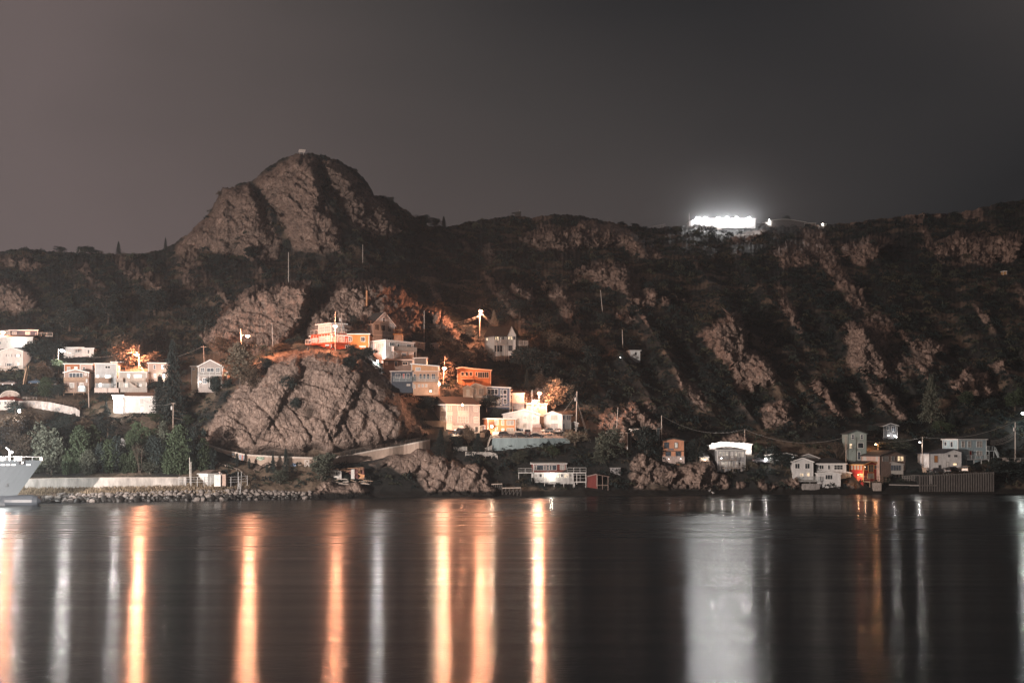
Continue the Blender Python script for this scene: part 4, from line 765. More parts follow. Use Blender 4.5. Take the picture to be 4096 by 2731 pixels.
def deck(h, Z, x0, x1, yf, yr, out, style='rail', col=(.55, .5, .45), yleg=None, n=None, base=None, y0=0, ends=True):
    """a platform on a house front: floor at yf, rail top at yr, standing out `out` m"""
    m, yb, xc, ct, sg = (h[k] for k in ('_m', '_yb', '_xc', '_ct', '_sg')); a0, f_ = Z(x0, yf); a1, r_ = Z(x1, yr)
    A, B = sorted(((a0-xc)*m/ct, (a1-xc)*m/ct)); zf, zr = (yb-f_)*m, (yb-r_)*m; mt = paint(col, .65, .2); Y = -out
    k = MB(); k.box(A, Y, zf-.18, B, -.01-y0, zf)
    if yleg is not None:
        zl = (yb-Z(0, yleg)[1])*m-.8
        for i in range(max(2, int((B-A)/2.6)+1)):
            x = A+.15+(B-A-.3)*i/max(1, int((B-A)/2.6) if int((B-A)/2.6) > 0 else 1); k.box(x-.08, Y+.1, zl, x+.08, Y+.26, zf-.18)
    k.build('deck', paint(base, .65, .2) if base else mt, h)
    r = MB(); n = n or max(2, int((B-A)/1.6))
    segs = [((A, Y), (B, Y))]+([((A, Y), (A, -.06)), ((B, Y), (B, -.06))] if ends else [])
    for (p, q) in segs:
        L_ = math.hypot(q[0]-p[0], q[1]-p[1]); nn = max(1, int(L_/1.6))
        for i in range(nn+1): t = i/nn; x, y = p[0]+(q[0]-p[0])*t, p[1]+(q[1]-p[1])*t; r.box(x-.045, y-.045, zf, x+.045, y+.045, zr)
        r.plank((p[0], p[1], zr), (q[0], q[1], zr), .09, .1); r.plank((p[0], p[1], zf+.15), (q[0], q[1], zf+.15), .07, .05)
        if style == 'picket':
            for i in range(int(L_/.28)): t = (i+.5)/int(L_/.28); x, y = p[0]+(q[0]-p[0])*t, p[1]+(q[1]-p[1])*t; r.box(x-.04, y-.02, zf+.1, x+.04, y+.02, zr)
        if style == 'board': r.plank((p[0], p[1], (zf+zr)/2), (q[0], q[1], (zf+zr)/2), zr-zf-.05, .05)
        if style == 'rail': r.plank((p[0], p[1], (zf+zr)/2), (q[0], q[1], (zf+zr)/2), .06, .05)
    ro = r.build('railing', mt, h)
    if style == 'glass':
        g = MB()
        for p, q in segs: g.plank((p[0], p[1], (zf+zr)/2), (q[0], q[1], (zf+zr)/2), zr-zf-.2, .02)
        g.build('glass_panel', clear_glass(), ro)
def clear_glass():
    if 'cg' in MATS: return MATS['cg']
    m, nt, b = base_mat('clear_glass'); b.inputs['Base Color'].default_value = (.6, .65, .65, 1); b.inputs['Roughness'].default_value = .1; b.inputs['Alpha'].default_value = .12; MATS['cg'] = m; return m
B_ = (.02, .02, .022)
def merge(a, b):
    bpy.context.view_layer.update(); rel = a.matrix_world.inverted() @ b.matrix_world
    for c in list(b.children): c.parent = a; c.matrix_basis = rel.copy()
    bpy.data.objects.remove(b)
def stairs(Z, x0, y0, x1, y1, name, label, col=(.5, .42, .34), w=1.2, dd=-.6, parent=None, rail=True):
    a = Z(x0, y0); b = Z(x1, y1); d = Dq(*(a if a[1] > b[1] else b))+dd if parent is None else (parent.location.y-1.4)
    A, B = P(*a, d), P(*b, d); k = MB(); n = max(4, int(abs(A.z-B.z)/.22))
    for i in range(n): p = A.lerp(B, (i+.5)/n); k.box(p.x-.18, p.y-w/2, p.z-.04, p.x+.18, p.y+w/2, p.z+.04)
    for s in (-1, 1): k.plank(A+Vector((0, s*w/2, -.1)), B+Vector((0, s*w/2, -.1)), .25, .06)
    if rail:
        for s in (-1, 1):
            k.plank(A+Vector((0, s*w/2, .9)), B+Vector((0, s*w/2, .9)), .08, .06)
            for i in range(0, n+1, 3): p = A.lerp(B, i/n)+Vector((0, s*w/2, 0)); k.bar(p, p+Vector((0, 0, .9)), .04, n=4)
    o = k.build(name, paint(col, .7, .2))
    if parent: bpy.context.view_layer.update(); o.parent = parent; o.matrix_parent_inverse = Matrix(); o.matrix_local = parent.matrix_world.inverted(); return o
    return tag(o, label, 'stairs')
# --- west group
hn = house(Z1, 'house', 'navy house with white window bays on the upper terrace, behind the long white house', [(125,380),(475,380)], 462, (.035,.045,.08), wins=[(150,395,208,432,'c',2),(318,398,378,434,'c',3)], depth=7)
deck(hn, Z1, 470, 682, 455, 414, 2.0, col=(.62,.58,.55), ends=False)
house(Z1, 'house', 'small white house beside the street lamp at the frame edge', [(-40,392),(122,384)], 455, (.6,.57,.54), wins=[(72,402,102,430,'c'),(20,402,52,430,'d')], depth=6)
house(Z1, 'house', 'long white house with dark shutters and one glaring window', [(-140,468),(410,468)], 600, (.64,.61,.59), roof='side', ridge=438, depth=8, wins=[(68,506,104,540,'c',2,2),(205,503,250,540,'l'),(0,520,14,555,'d')])
hw = house(Z1, 'house', 'white gable fronted house with grey shutters above the wooden stairs', [(10,637),(145,597),(285,639)], 872, (.64,.59,.56), depth=9, wins=[(92,682,132,708,'c',1,2),(203,682,246,711,'l'),(84,790,150,829,'b',3),(213,780,245,858,'W')])
sh = MB()
for x0, x1, y0, y1 in ((74,88,678,712),(140,154,678,712),(184,197,678,714),(249,262,678,714),(64,78,788,832),(156,170,788,832)):
    a = Z1(x0, y0); b = Z1(x1, y1); m = hw['_m']; sh.box((a[0]-hw['_xc'])*m, -.05, (hw['_yb']-b[1])*m, (b[0]-hw['_xc'])*m, -.004, (hw['_yb']-a[1])*m)
sh.build('shutters', paint((.3,.28,.28), .6), hw)
deck(hw, Z1, -30, 330, 862, 830, 1.6, col=(.5,.38,.3), yleg=930)
house(Z1, 'house', 'white wing attached left of the white gable fronted house', [(-90,647),(8,647)], 860, (.6,.56,.53), depth=7, wins=[(-5,672,6,715,'c')])
stairs(Z1, 345, 855, 305, 1055, 'wooden_stairs', 'wooden stairs climbing the bank below the white gabled house', (.5,.33,.22), 2.2)
house(Z1, 'house', 'small white hillside house lit by the white street lamp', [(800,597),(1062,597),(1064,606),(1175,606)], 715, (.66,.63,.61), wins=[(942,620,998,656,'d',2,2),(1095,622,1125,672,'d',1,2)], depth=7)
house(Z1, 'row_house', 'rust brown flat roofed row house behind the gabled brown house', [(806,800),(1006,800)], 1030, (.42,.14,.05), wins=[(840,835,882,890,'c'),(930,833,975,862,'w')], depth=8)
house(Z1, 'row_house', 'pale pink flat roofed row house joined to the rust brown one', [(1008,800),(1158,800)], 1030, (.6,.42,.36), wins=[(1037,840,1070,888,'d',1,2),(1120,920,1148,985,'c',1,3)], depth=8)
hg = house(Z1, 'house', 'square grey two storey house with brown balcony boards', [(1192,795),(1453,797)], 1105, (.46,.47,.48), side=('L',1150), wins=[(1312,822,1378,858,'d',2),(1207,932,1243,973,'l'),(1310,938,1380,978,'l'),(1237,1040,1275,1088,'l')])
deck(hg, Z1, 1196, 1386, 1036, 978, 1.3, 'board', (.26,.17,.12), yleg=1100)
house(Z1, 'house', 'bright orange house behind the square grey house', [(1400,778),(1602,780)], 1010, (.62,.27,.09), wins=[(1470,825,1508,882,'c',1,4)], depth=7, d=Dq(445,1525)+11, chim=[(1425,742,780,.22,3)])
hp = house(Z1, 'house', 'low pale flat roofed house with outside stairs below the orange lamp', [(1490,900),(1840,908)], 1098, (.44,.40,.36), wins=[(1598,925,1632,978,'l'),(1678,930,1780,976,'m',3,2),(1730,1048,1780,1080,'d',2),(1550,1040,1610,1095,'W')], depth=8, d=Dq(530,1548)-1.5)
deck(hp, Z1, 1600, 1842, 1022, 980, 1.4, 'board', (.5,.42,.36), yleg=1092); deck(hp, Z1, 1470, 1560, 1022, 980, 1.4, 'board', (.5,.42,.36), yleg=1092)
stairs(Z1, 1590, 1000, 1720, 1095, 'stairs', '', (.52,.45,.4), 1.1, parent=hp)
house(Z1, 'house', 'brown two storey house half hidden by the huge dark spruce', [(1858,790),(2140,790)], 1022, (.42,.31,.25), side=('L',1805), wins=[(1920,812,1950,865,'b',1,2),(2017,808,2048,862,'l',1,2),(2036,920,2066,975,'l'),(1925,920,1955,975,'m')])
hb = house(Z1, 'house', 'gabled brown house with a boarded balcony and white trim', [(805,908),(948,868),(1113,908)], 1152, (.34,.24,.20), wins=[(865,912,1042,972,'b',4),(1060,915,1088,948,'c'),(875,1038,930,1105,'c'),(1000,1038,1050,1088,'c')], depth=9, d=Dq(305,1565)-1)
deck(hb, Z1, 818, 1115, 1020, 972, 1.6, 'board', (.34,.22,.15), yleg=1150); deck(hb, Z1, 825, 1086, 1158, 1106, 2.6, 'rail', (.36,.24,.17), yleg=1180)
hf = house(Z1, 'house', 'long pale floodlit house with a dark roof on the grassy slope', [(1547,1210),(1955,1212)], 1404, (.60,.57,.55), roof='side', ridge=1158, depth=8, wins=[(1608,1237,1643,1263,'d',2),(1755,1228,1808,1308,'c',2),(1580,1345,1613,1400,'d'),(1765,1342,1796,1398,'d')])
hf2 = house(Z1, 'house', 'x', [(1425,1197),(1546,1197)], 1395, (.62,.58,.55), wins=[(1372+60,1285,1490,1335,'c',2)], depth=7, d=hf.location.y-.4); merge(hf, hf2); FOOT.append((440,1575,640,1655))
house(Z1, 'house', 'white house with a red hipped roof at the frame edge', [(-70,1258),(178,1258)], 1372, (.64,.6,.58), roof='hip', ridge=1206, rcol=(.42,.07,.04), depth=9, wins=[(50,1272,88,1310,'d',1,2),(-20,1272,15,1310,'d',1,2)], chim=[(55,1186,1225,.4,4)])
hh = house(Z2, 'house', 'grey-brown gabled house with a glass balcony right of the huge spruce', [(918,832),(1070,752),(1228,832)], 1082, (.34,.29,.27), wins=[(948,850,1000,906,'b',2,2),(1025,852,1118,906,'b',2),(1138,848,1192,905,'b',2,2),(975,975,1030,1048,'b',2,2)], depth=9)
deck(hh, Z2, 925, 1226, 945, 900, 1.8, 'glass', (.6,.58,.56), yleg=1070)
hh2 = house(Z2, 'house', 'x', [(832,830),(914,830)], 1048, (.55,.42,.32), wins=[(845,850,880,880,'d',1,2),(895,950,912,990,'d')], depth=6, d=hh.location.y+2.5); merge(hh, hh2)
hh3 = house(Z2, 'house', 'x', [(1230,905),(1284,905)], 975, (.62,.5,.42), wins=[(1232,912,1278,952,'w',3)], depth=4, d=hh.location.y+2); merge(hh, hh3)
# --- the knoll
RED, ORG = (.50,.075,.025), (.52,.18,.035)
h1 = house(Z3, 'house', 'orange and red house with wraparound white balconies on the knoll', [(768,806),(985,820)], 1002, RED, side=('L',425), th=40, roof='prof', rcol=(.05,.045,.04), wins=[(775,820,850,905,'c',2,2),(856,820,930,905,'c',2,2),(940,945,1000,1000,'d',2)], swins=[(570,822,650,905,'c',3,2),(656,822,748,905,'c',3,2),(445,836,545,890,'c',3)])
deck(h1, Z3, 768, 980, 915, 858, 1.3, 'rail', (.72,.66,.62), n=5, base=RED)
m = h1['_m']; th = math.radians(40); k = MB(); L_ = (768-400)*.2934*m/math.sin(th); zf = (h1['_yb']-Z3(0,915)[1])*m; zr = (h1['_yb']-Z3(0,858)[1])*m
k.box(-1.3, -1.3, zf-.5, -.02, L_, zf); k.build('deck', paint(RED, .6), h1); k = MB(); n = 9
for i in range(n+1): y = -1.3+(L_+1.3)*i/n; k.box(-1.36, y-.05, zf-.1, -1.26, y+.05, zr+(1.2 if i < 7 else 0))
k.plank((-1.31,-1.3,zr), (-1.31,L_,zr), .12, .1); k.plank((-1.31,-1.3,zf+.1), (-1.31,L_,zf+.1), .1, .06); k.build('railing', paint((.72,.66,.62), .5), h1)
h1b = house(Z3, 'house', 'x', [(768,655),(932,660)], 800, (.62,.52,.47), side=('L',555), th=40, roof='hip', ridge=628, over=.7, rcol=(.12,.07,.04), wins=[(785,682,850,768,'c',2,2),(860,682,925,768,'c',2,2)], swins=[(572,686,660,768,'c',3,2),(666,686,756,768,'c',3,2)], d=h1.location.y+1.2, depth=9, found=.4)
deck(h1b, Z3, 768, 935, 792, 735, 1.1, 'rail', (.72,.66,.62), base=RED)
k = MB(); m2 = h1b['_m']; L2 = (768-482)*.2934*m2/math.sin(th); k.box(-1.1, -1.1, -.35, -.02, L2, .15); k.build('deck', paint(RED, .6), h1b); k = MB(); zr2 = (h1b['_yb']-Z3(0,735)[1])*m2
for i in range(7): y = -1.1+(L2+1.1)*i/6; k.box(-1.15, y-.04, .1, -1.07, y+.04, zr2)
k.plank((-1.11,-1.1,zr2), (-1.11,L2,zr2), .1, .08); k.build('railing', paint((.72,.66,.62), .5), h1b); merge(h1, h1b)
h1c = house(Z3, 'house', 'x', [(940,803),(1284,820)], 990, ORG, roof='hip', ridge=738, rcol=(.05,.045,.04), over=.5, wins=[(960,838,1052,903,'b',4),(1170,840,1228,908,'d',2),(1150,965,1235,988,'c',2)], depth=10, d=h1.location.y+4.5, found=.6); merge(h1, h1c)
h2 = house(Z3, 'house', 'tall grey-blue house with a steep dark roof and pointed gable', [(1335,658),(1476,498),(1612,672)], 885, (.40,.43,.46), side=('L',1112), th=42, over=.4, wins=[(1455,572,1487,632,'d',1,2),(1360,665,1416,752,'d',3),(1437,668,1493,756,'d',3),(1515,672,1571,759,'d',3),(1462,832,1490,882,'d',2),(1520,838,1570,884,'d',2)], swins=[(1135,672,1205,756,'d',3),(1250,672,1305,752,'d',3)], bands=(812,), d=Dq(1520,1385)+5)
k = MB(); k.bar((2.2, 6.5, 12), (2.2, 6.5, 17.2), .28, .28, 8); k.build('chimney', paint((.45,.24,.12), .7), h2)
hs = house(Z3, 'shed', 'white shed with a yellow railed roof terrace beside the tall gabled house', [(1620,806),(1734,808)], 892, (.56,.5,.44), depth=5, d=Dq(1520,1385)+5, cat='shed', trim=(.5,.28,.1))
deck(hs, Z3, 1616, 1736, 803, 750, .25, 'rail', (.5,.27,.1))
h3 = house(Z3, 'house', 'pale pink flat roofed house with a long boarded balcony', [(1510,886),(1872,906)], 1116, (.58,.50,.46), side=('L',1228), th=38, wins=[(1556,912,1626,966,'d',3),(1655,925,1686,968,'d'),(1780,925,1838,975,'d',3),(1605,1045,1650,1086,'c'),(1715,1050,1770,1100,'b',3)], swins=[(1278,925,1352,990,'c',4),(1386,918,1422,986,'c'),(1450,914,1490,986,'c')], d=h1.location.y+.5)
deck(h3, Z3, 1582, 1876, 1026, 970, 1.6, 'board', (.38,.34,.31), yleg=1112)
house(Z3, 'shed', 'low white shed half hidden right of the pale pink house', [(1885,906),(2035,928)], 965, (.5,.46,.43), wins=[(1950,930,1985,955,'d',2)], depth=5, cat='shed')
house(Z4, 'cabin', 'small white cabin hidden in the bushes under the bare pole', [(535,705),(640,700)], 750, (.4,.38,.36), wins=[(580,712,632,746,'c',3)], depth=4, cat='cabin', group='houses of the hillside village')
# --- centre
house(Z3, 'house', 'dark brown flat roofed house above the navy flats', [(1472,1152),(1876,1157)], 1306, (.17,.11,.085), wins=[(1505,1180,1540,1225,'c'),(1628,1175,1672,1248,'b'),(1740,1180,1808,1228,'d',2)], depth=8, trim=(.7,.5,.4))
f1 = house(Z4, 'house', 'navy blue flats with glass balcony, left half of the pair', [(42,1050),(318,1050)], 1245, (.026,.036,.055), wins=[(95,1076,165,1136,'b',2),(190,1078,216,1142,'r'),(237,1076,280,1140,'b',1),(240,1208,286,1234,'c')], depth=8, trim=(.45,.36,.32))
deck(f1, Z4, 72, 318, 1182, 1116, 1.5, 'glass', (.35,.35,.36), ends=True, base=(.05,.06,.08))
f2 = house(Z4, 'house', 'orange-brown flats with glass balcony beside the navy flats', [(322,1050),(640,1050)], 1275, (.44,.25,.16), wins=[(326,1082,358,1178,'b'),(397,1078,433,1148,'b',1,1),(445,1078,482,1148,'b'),(490,1078,527,1148,'b'),(550,1078,600,1150,'b',2),(322,1213,352,1268,'c'),(380,1208,413,1252,'c'),(425,1208,457,1252,'c'),(468,1206,502,1250,'c')], depth=8, trim=(.6,.42,.34), d=f1.location.y)
deck(f2, Z4, 322, 640, 1182, 1116, 1.5, 'glass', (.4,.38,.36), base=(.3,.18,.12))
house(Z4, 'house', 'orange upper flat with one small window over the orange-brown flats', [(302,958),(480,972),(638,986)], 1052, (.58,.30,.15), wins=[(352,1000,415,1042,'c',2)], depth=6, d=f1.location.y+4.5)
house(Z4, 'house', 'dark brown top flat with pale trim above the orange upper flat', [(330,884),(490,882)], 975, (.17,.11,.085), depth=5, d=f1.location.y+7, trim=(.7,.55,.48))
hb2 = house(Z4, 'bungalow', 'rust orange bungalow with wide banks of windows below the trees', [(872,1010),(932,998),(1086,1020),(1298,1036)], 1200, (.40,.16,.065), wins=[(920,1058,962,1108,'d'),(975,1055,1013,1108,'d'),(1025,1058,1066,1108,'d'),(1103,1055,1127,1112,'d'),(1132,1058,1272,1132,'d',5)], depth=8, trim=(.7,.62,.56))
deck(hb2, Z4, 920, 1082, 1146, 1106, 1.6, 'rail', (.4,.26,.17), yleg=1235)
hv = house(Z4, 'house', 'steep roofed white house with dark timber trim and a two level balcony', [(1345,602),(1652,602)], 905, (.40,.37,.345), side=('L',1213), roof='side', ridge=482, rcol=(.10,.055,.035), trim=(.07,.055,.05), wins=[(1330+20,612,1366,662,'w'),(1370,612,1398,668,'w'),(1405,615,1430,692,'W'),(1350,726,1402,802,'d',2,2),(1412,726,1434,802,'d'),(1440,612,1458,655,'b')], swins=[(1235,612,1262,656,'w')])
hv2 = house(Z4, 'house', 'x', [(1503,604),(1555,482),(1614,598)], 905, (.44,.41,.385), rcol=(.32,.16,.06), trim=(.07,.055,.05), wins=[(1510,612,1535,652,'w'),(1541,610,1572,656,'w'),(1578,612,1602,652,'b'),(1515,725,1569,796,'d',2,2),(1526,850,1562,892,'d')], depth=6, d=hv.location.y+1.2, over=.3); merge(hv, hv2)
deck(hv, Z4, 1340, 1735, 714, 656, 1.8, 'picket', (.55,.47,.42), yleg=900, y0=0)
hbl = house(Z5, 'house', 'navy and white two storey house with large picture windows', [(1085,303),(1382,316)], 612, (.055,.085,.14), wins=[(1095,330,1230,402,'d',3),(1256,336,1280,397,'d'),(1293,338,1342,397,'d'),(1256,404,1342,444,'b',2),(1090,440,1126,512,'c'),(1133,440,1168,532,'W'),(1208,446,1244,516,'c',1,2),(1255,455,1280,536,'d'),(1295,455,1342,516,'d',1,2)], depth=8, bands=(552,), d=Dq(2000,1640)-1)
deck(hbl, Z5, 1150, 1392, 550, 498, 1.6, 'rail', (.4,.34,.3))
hbl2 = house(Z5, 'house', 'x', [(884,296),(945,260),(1084,304)], 430, (.62,.53,.47), rcol=(.16,.08,.04), wins=[(985,325,1052,402,'c',2),(925,330,960,400,'c')], depth=9, d=hbl.location.y+.8); merge(hbl, hbl2)
hbl3 = house(Z5, 'house', 'x', [(792,320),(850,287),(912,318)], 424, (.66,.57,.5), wins=[(828,335,876,418,'W',2)], depth=5, d=hbl.location.y-.8); merge(hbl, hbl3)
hwl = house(Z5, 'house', 'small white house with stacked open decks right of the navy house', [(1374,386),(1556,396)], 595, (.62,.55,.5), roof='hip', ridge=352, rcol=(.25,.15,.1), wins=[(1387,405,1411,456,'d',1,2),(1450,404,1492,462,'c',2),(1400,540,1440,590,'c')], depth=7, d=hbl.location.y+2, chim=[(1395,340,360,.35,3)])
deck(hwl, Z5, 1405, 1590, 500, 440, 1.6, 'rail', (.66,.56,.5), yleg=600); deck(hwl, Z5, 1505, 1590, 575, 525, 2.2, 'rail', (.66,.56,.5), yleg=600)
house(Z5, 'house', 'pink washed low house under the bright corner street lamp', [(1592,515),(1842,522)], 625, (.58,.48,.43), wins=[(1710,535,1740,576,'c'),(1776,540,1802,576,'c')], depth=6)
hl = house(Z5, 'house', 'large grey house with white bays and a lamp glaring at its eaves', [(582,522),(990,528)], 880, (.40,.35,.345), side=('L',350), th=36, roof='side', ridge=428, rcol=(.07,.04,.03), wins=[(593,533,645,602,'c',2,2),(718,530,852,606,'c',4),(918,538,970,610,'c',2,2),(593,673,645,746,'c',2,2),(718,668,850,752,'c',4,2),(918,676,972,750,'c',2,2),(660,785,790,872,'W',2),(930,795,975,875,'k')], swins=[(357,535,410,612,'c',2,2),(522,533,577,607,'c',2,2),(357,675,450,722,'c',3),(503,672,577,725,'c',3)], d=Dq(1850,1732)-.6)
k = MB(); m = hl['_m']; ct = hl['_ct']
for x0, x1, y0, y1 in ((582,655,612,664),(582,655,755,880),(714,856,610,664)): a = Z5(x0, y0); b = Z5(x1, y1); k.box((a[0]-hl['_xc'])*m/ct+.16, -.03, (hl['_yb']-b[1])*m, (b[0]-hl['_xc'])*m/ct, -.003, (hl['_yb']-a[1])*m)
k.build('bay_panel', paint((.64,.58,.54), .6), hl)
# raised terrace left of it
d = hl.location.y-2.2; k = MB(); a = P(*Z5(165, 790), d); b = P(*Z5(582, 790), d); k.box(a.x, d, a.z-.35, b.x, d+5, a.z)
for x in (265, 560): q = P(*Z5(x, 935), d); k.box(q.x-.22, d+.2, q.z-1.5, q.x+.22, d+.65, a.z-.35)
tr = k.build('raised_terrace', paint((.55,.42,.33), .7)); tag(tr, 'raised wooden terrace on posts left of the large grey house', 'terrace')
r = MB(); z1 = P(0, Z5(0, 733)[1], d).z
r.plank((a.x, d+.05, (a.z+z1)/2), (b.x, d+.05, (a.z+z1)/2), z1-a.z-.1, .05); r.plank((a.x, d, z1), (b.x, d, z1), .14, .14); r.plank((a.x, d+.05, (a.z+z1)/2), (a.x, d+5, (a.z+z1)/2), z1-a.z-.1, .05)
for i in range(12): x = a.x+(b.x-a.x)*i/11; r.box(x-.06, d-.05, a.z, x+.06, d+.02, z1)
r.build('railing', paint((.6,.45,.35), .7, .2), tr)
ho = house(Z5, 'house', 'bright orange two storey house with broad white window frames', [(1100,702),(1450,706)], 888, (.66,.28,.13), side=('L',1046), wins=[(1186,712,1234,782,'c'),(1272,720,1306,786,'c'),(1336,722,1428,786,'c',2),(1194,803,1224,862,'c',1,2),(1268,822,1310,884,'W',1,2),(1336,818,1428,886,'c',2)], d=Dq(2000,1735)-.5)
hwb = house(Z5, 'house', 'big overexposed white house with a low gable behind the parked cars', [(1292,648),(1565,590),(1750,648)], 880, (.68,.65,.62), wins=[(1370,670,1414,698,'c',2),(1545,668,1590,706,'c',2),(1662,672,1706,718,'c',2),(1458,828,1552,872,'b',3),(1560,835,1640,880,'k',1)], depth=10, d=Dq(2080,1733)+1.5)
deck(hwb, Z5, 1452, 1552, 812, 765, 1.2, 'picket', (.62,.52,.46), yleg=880)
hw2 = house(Z5, 'house', 'white house with a plain gable front at the east end of the car terrace', [(1812,654),(1922,612),(2035,654)], 864, (.68,.66,.64), side=('R',2150), th=48, wins=[(1903,655,1976,716,'c',2,2),(1905,765,1978,822,'c',2,2)], swins=[(2044,660,2060,712,'b'),(2096,660,2112,716,'b'),(2126,660,2140,716,'b'),(2044,765,2060,826,'b')], wtrim=(.25,.25,.28), d=Dq(2200,1731)+.5)
house(Z5, 'shed', 'small grey shed with a dark roof behind the white gable house', [(2135,760),(2182,742),(2232,760)], 832, (.42,.40,.38), cat='shed', wins=[(2172,768,2195,820,'k')], depth=3)
house(Z5, 'shed', 'little dark wooden shed with a steep roof on the terrace edge', [(1062,884),(1106,842),(1132,886)], 935, (.22,.17,.15), cat='shed', side=('L',1010), th=40, wins=[(1085,885,1105,930,'k')], over=.15, trim=(.25,.2,.17))
house(Z5, 'shed', 'pale low garage between the large grey house and orange house', [(995,800),(1045,786),(1096,800)], 872, (.62,.53,.47), cat='garage', wins=[(1010,815,1080,870,'W',4)], depth=5, d=Dq(1935,1728)+1)
# container
a = P(*Z5(1660, 885), Dq(2145, 1733)-.5); m = a.y/F; k = MB(); w_, h_ = 112*.3189*m, 115*.3189*m
k.box(0, 0, -.3, w_, 6, h_*.62)
for i in range(14): x = w_*i/14; k.box(x+.02, -.07, 0, x+.14, 0, h_*.62-.05)
ct_ = empty('storage_container', a, 'pinkish ribbed storage container between the two white houses', 'container'); k.build('body', paint((.5,.33,.28), .5, .2), ct_)
k = MB(); k.box(.1, .1, h_*.62, w_-.1, 5.5, h_); k.build('upper_box', paint((.55,.42,.38), .6), ct_); k = MB(); k.box(-.05, -.12, h_*.62-.1, w_+.05, -.02, h_*.62+.06); k.build('rail', paint((.4,.2,.15), .6), ct_)
# --- stilt house at the water
h5 = house(Z9, 'house', 'red and white house on stilts over the shore with lit doorway', [(718,606),(1240,608)], 735, (.21,.05,.04), side=('L',622), roof='side', ridge=579, rcol=(.40,.37,.35), wins=[(735,625,761,706,'b'),(768,622,878,707,'b'),(885,625,916,706,'b'),(928,618,967,713,'b',1,2),(975,625,1010,706,'b'),(1013,622,1087,706,'b'),(1138,622,1212,702,'c',2,2)], found=.5, over=.25, d=Dq(2205,1945)+3)
h5b = house(Z9, 'house', 'x', [(700,748),(1345,752)], 888, (.60,.59,.58), wins=[(725,765,783,822,'c'),(808,758,856,816,'k'),(885,762,938,832,'w',1,2),(938,760,952,816,'k'),(985,770,1012,885,'W'),(1068,760,1122,826,'w',2),(1148,758,1186,815,'k'),(1203,762,1277,828,'w',2),(1296,758,1318,815,'k')], depth=5, d=h5.location.y-1.6, found=.6, over=.1)
deck(h5b, Z9, 735, 1350, 886, 816, 1.3, 'picket', (.62,.61,.6), yleg=1010); deck(h5b, Z9, 1250, 1546, 742, 666, 1.0, 'rail', (.66,.65,.64), yleg=885); deck(h5b, Z9, 1352, 1546, 886, 775, 1.3, 'rail', (.66,.65,.64), yleg=1000); deck(h5b, Z9, 482, 700, 742, 676, 1.0, 'rail', (.66,.65,.64), yleg=880)
stairs(Z9, 590, 735, 725, 885, 'stairs', '', (.62,.61,.6), 1.1, parent=h5b); merge(h5, h5b)
h6 = house(Z9, 'boat_shed', 'dark red boat shed with an open frame beside the stilt house', [(1550,805),(1704,770),(1716,773)], 938, (.19,.035,.03), cat='shed', depth=5, trim=(.3,.22,.2), over=.15, d=Dq(2370,1955))
m = h6['_m']; k = MB(); X0 = (1716-1550)*.2551*m; X1 = (1890-1550)*.2551*m; Z0 = (938-773)*.2551*m; Z1_ = (938-808)*.2551*m
for x, z in ((X0+.1, Z0), ((X0+X1)/2, (Z0+Z1_)/2), (X1, Z1_)):
    for y in (0, 4): k.box(x-.08, y, -1.8, x+.08, y+.16, z)
k.plank((X0, 0, Z0), (X1+.4, 0, Z1_), .15, .12); k.plank((X0, 4, Z0), (X1+.4, 4, Z1_), .15, .12); k.box(X0, .02, -.15, X1+.1, 4.1, .02)
for i in range(5): x = X0+(X1-X0)*i/4; z = Z0+(Z1_-Z0)*i/4; k.plank((x, -.2, z+.1), (x, 4.3, z+.1), .08, .08)
k.build('open_frame', paint((.28,.2,.17), .8, .3), h6)
# --- east group
hp2 = house(Z10, 'house', 'plain brown house half covered by the silver leafed tree', [(285,292),(580,293)], 528, (.23,.185,.165), side=('R',638), th=40, wins=[(430,315,542,392,'c',3,2),(445,455,496,507,'d')], d=Dq(2470,1795)-.5)
deck(hp2, Z10, 22, 185, 455, 312, 1, 'rail', (.48,.45,.42), ends=False)
house(Z10, 'house', 'dark teal house with white corner boards behind a dark tree', [(645,238),(1000,232)], 445, (.06,.105,.115), side=('R',1046), th=38, wins=[(655,248,690,332,'c'),(665,376,716,432,'c'),(900,250,950,290,'d',2)])
h7 = house(Z10, 'house', 'salmon orange gabled house with dark trim on the rocky point', [(1086,404),(1242,372),(1402,403)], 672, (.60,.28,.17), trim=(.035,.045,.042), wtrim=(.04,.045,.045), wins=[(1108,427,1180,516,'b'),(1258,427,1310,516,'m',1,2),(1127,563,1207,636,'b',2),(1275,563,1353,636,'b',2)], bands=(557,), depth=9)
k = MB(); m = h7['_m']; a = Z10(1160,519); b = Z10(1246,544); k.box((a[0]-h7['_xc'])*m, -.12, (h7['_yb']-b[1])*m, (b[0]-h7['_xc'])*m, -.004, (h7['_yb']-a[1])*m); k.build('name_board', paint((.2,.19,.2), .6, .5, 6), h7)
k = MB(); k.box(-.06, -.1, -1.5, (1402-1086)*.2764*m+.06, -.005, .95); k.build('foundation', paint((.42,.33,.3), .8, .3), h7)
house(Z10, 'house', 'dark house with a single lit window behind the salmon orange house', [(1430,410),(1535,412)], 500, (.09,.065,.055), wins=[(1497,436,1525,472,'l',2)], depth=6, trim=(.15,.12,.1))
hgz = house(Z10, 'gazebo', 'tiny lit lookout hut on legs over the rocky point', [(1628,640),(1752,640)], 692, (.58,.40,.30), roof='hip', ridge=566, rcol=(.3,.32,.33), depth=3.5, cat='hut', found=.1, over=.2, wins=[(1640,648,1742,686,'w',4)])
k = MB(); m = hgz['_m']
for x in (.15, 9.2*.4, 124*.2764*m-.15):
    for y in (.2, 3.2): k.bar((x, y, -4), (x, y, 0), .09)
k.box(-.3, -.5, -.2, 124*.2764*m+.3, 3.5, -.02); k.build('leg_frame', paint((.3,.22,.17), .8), hgz)
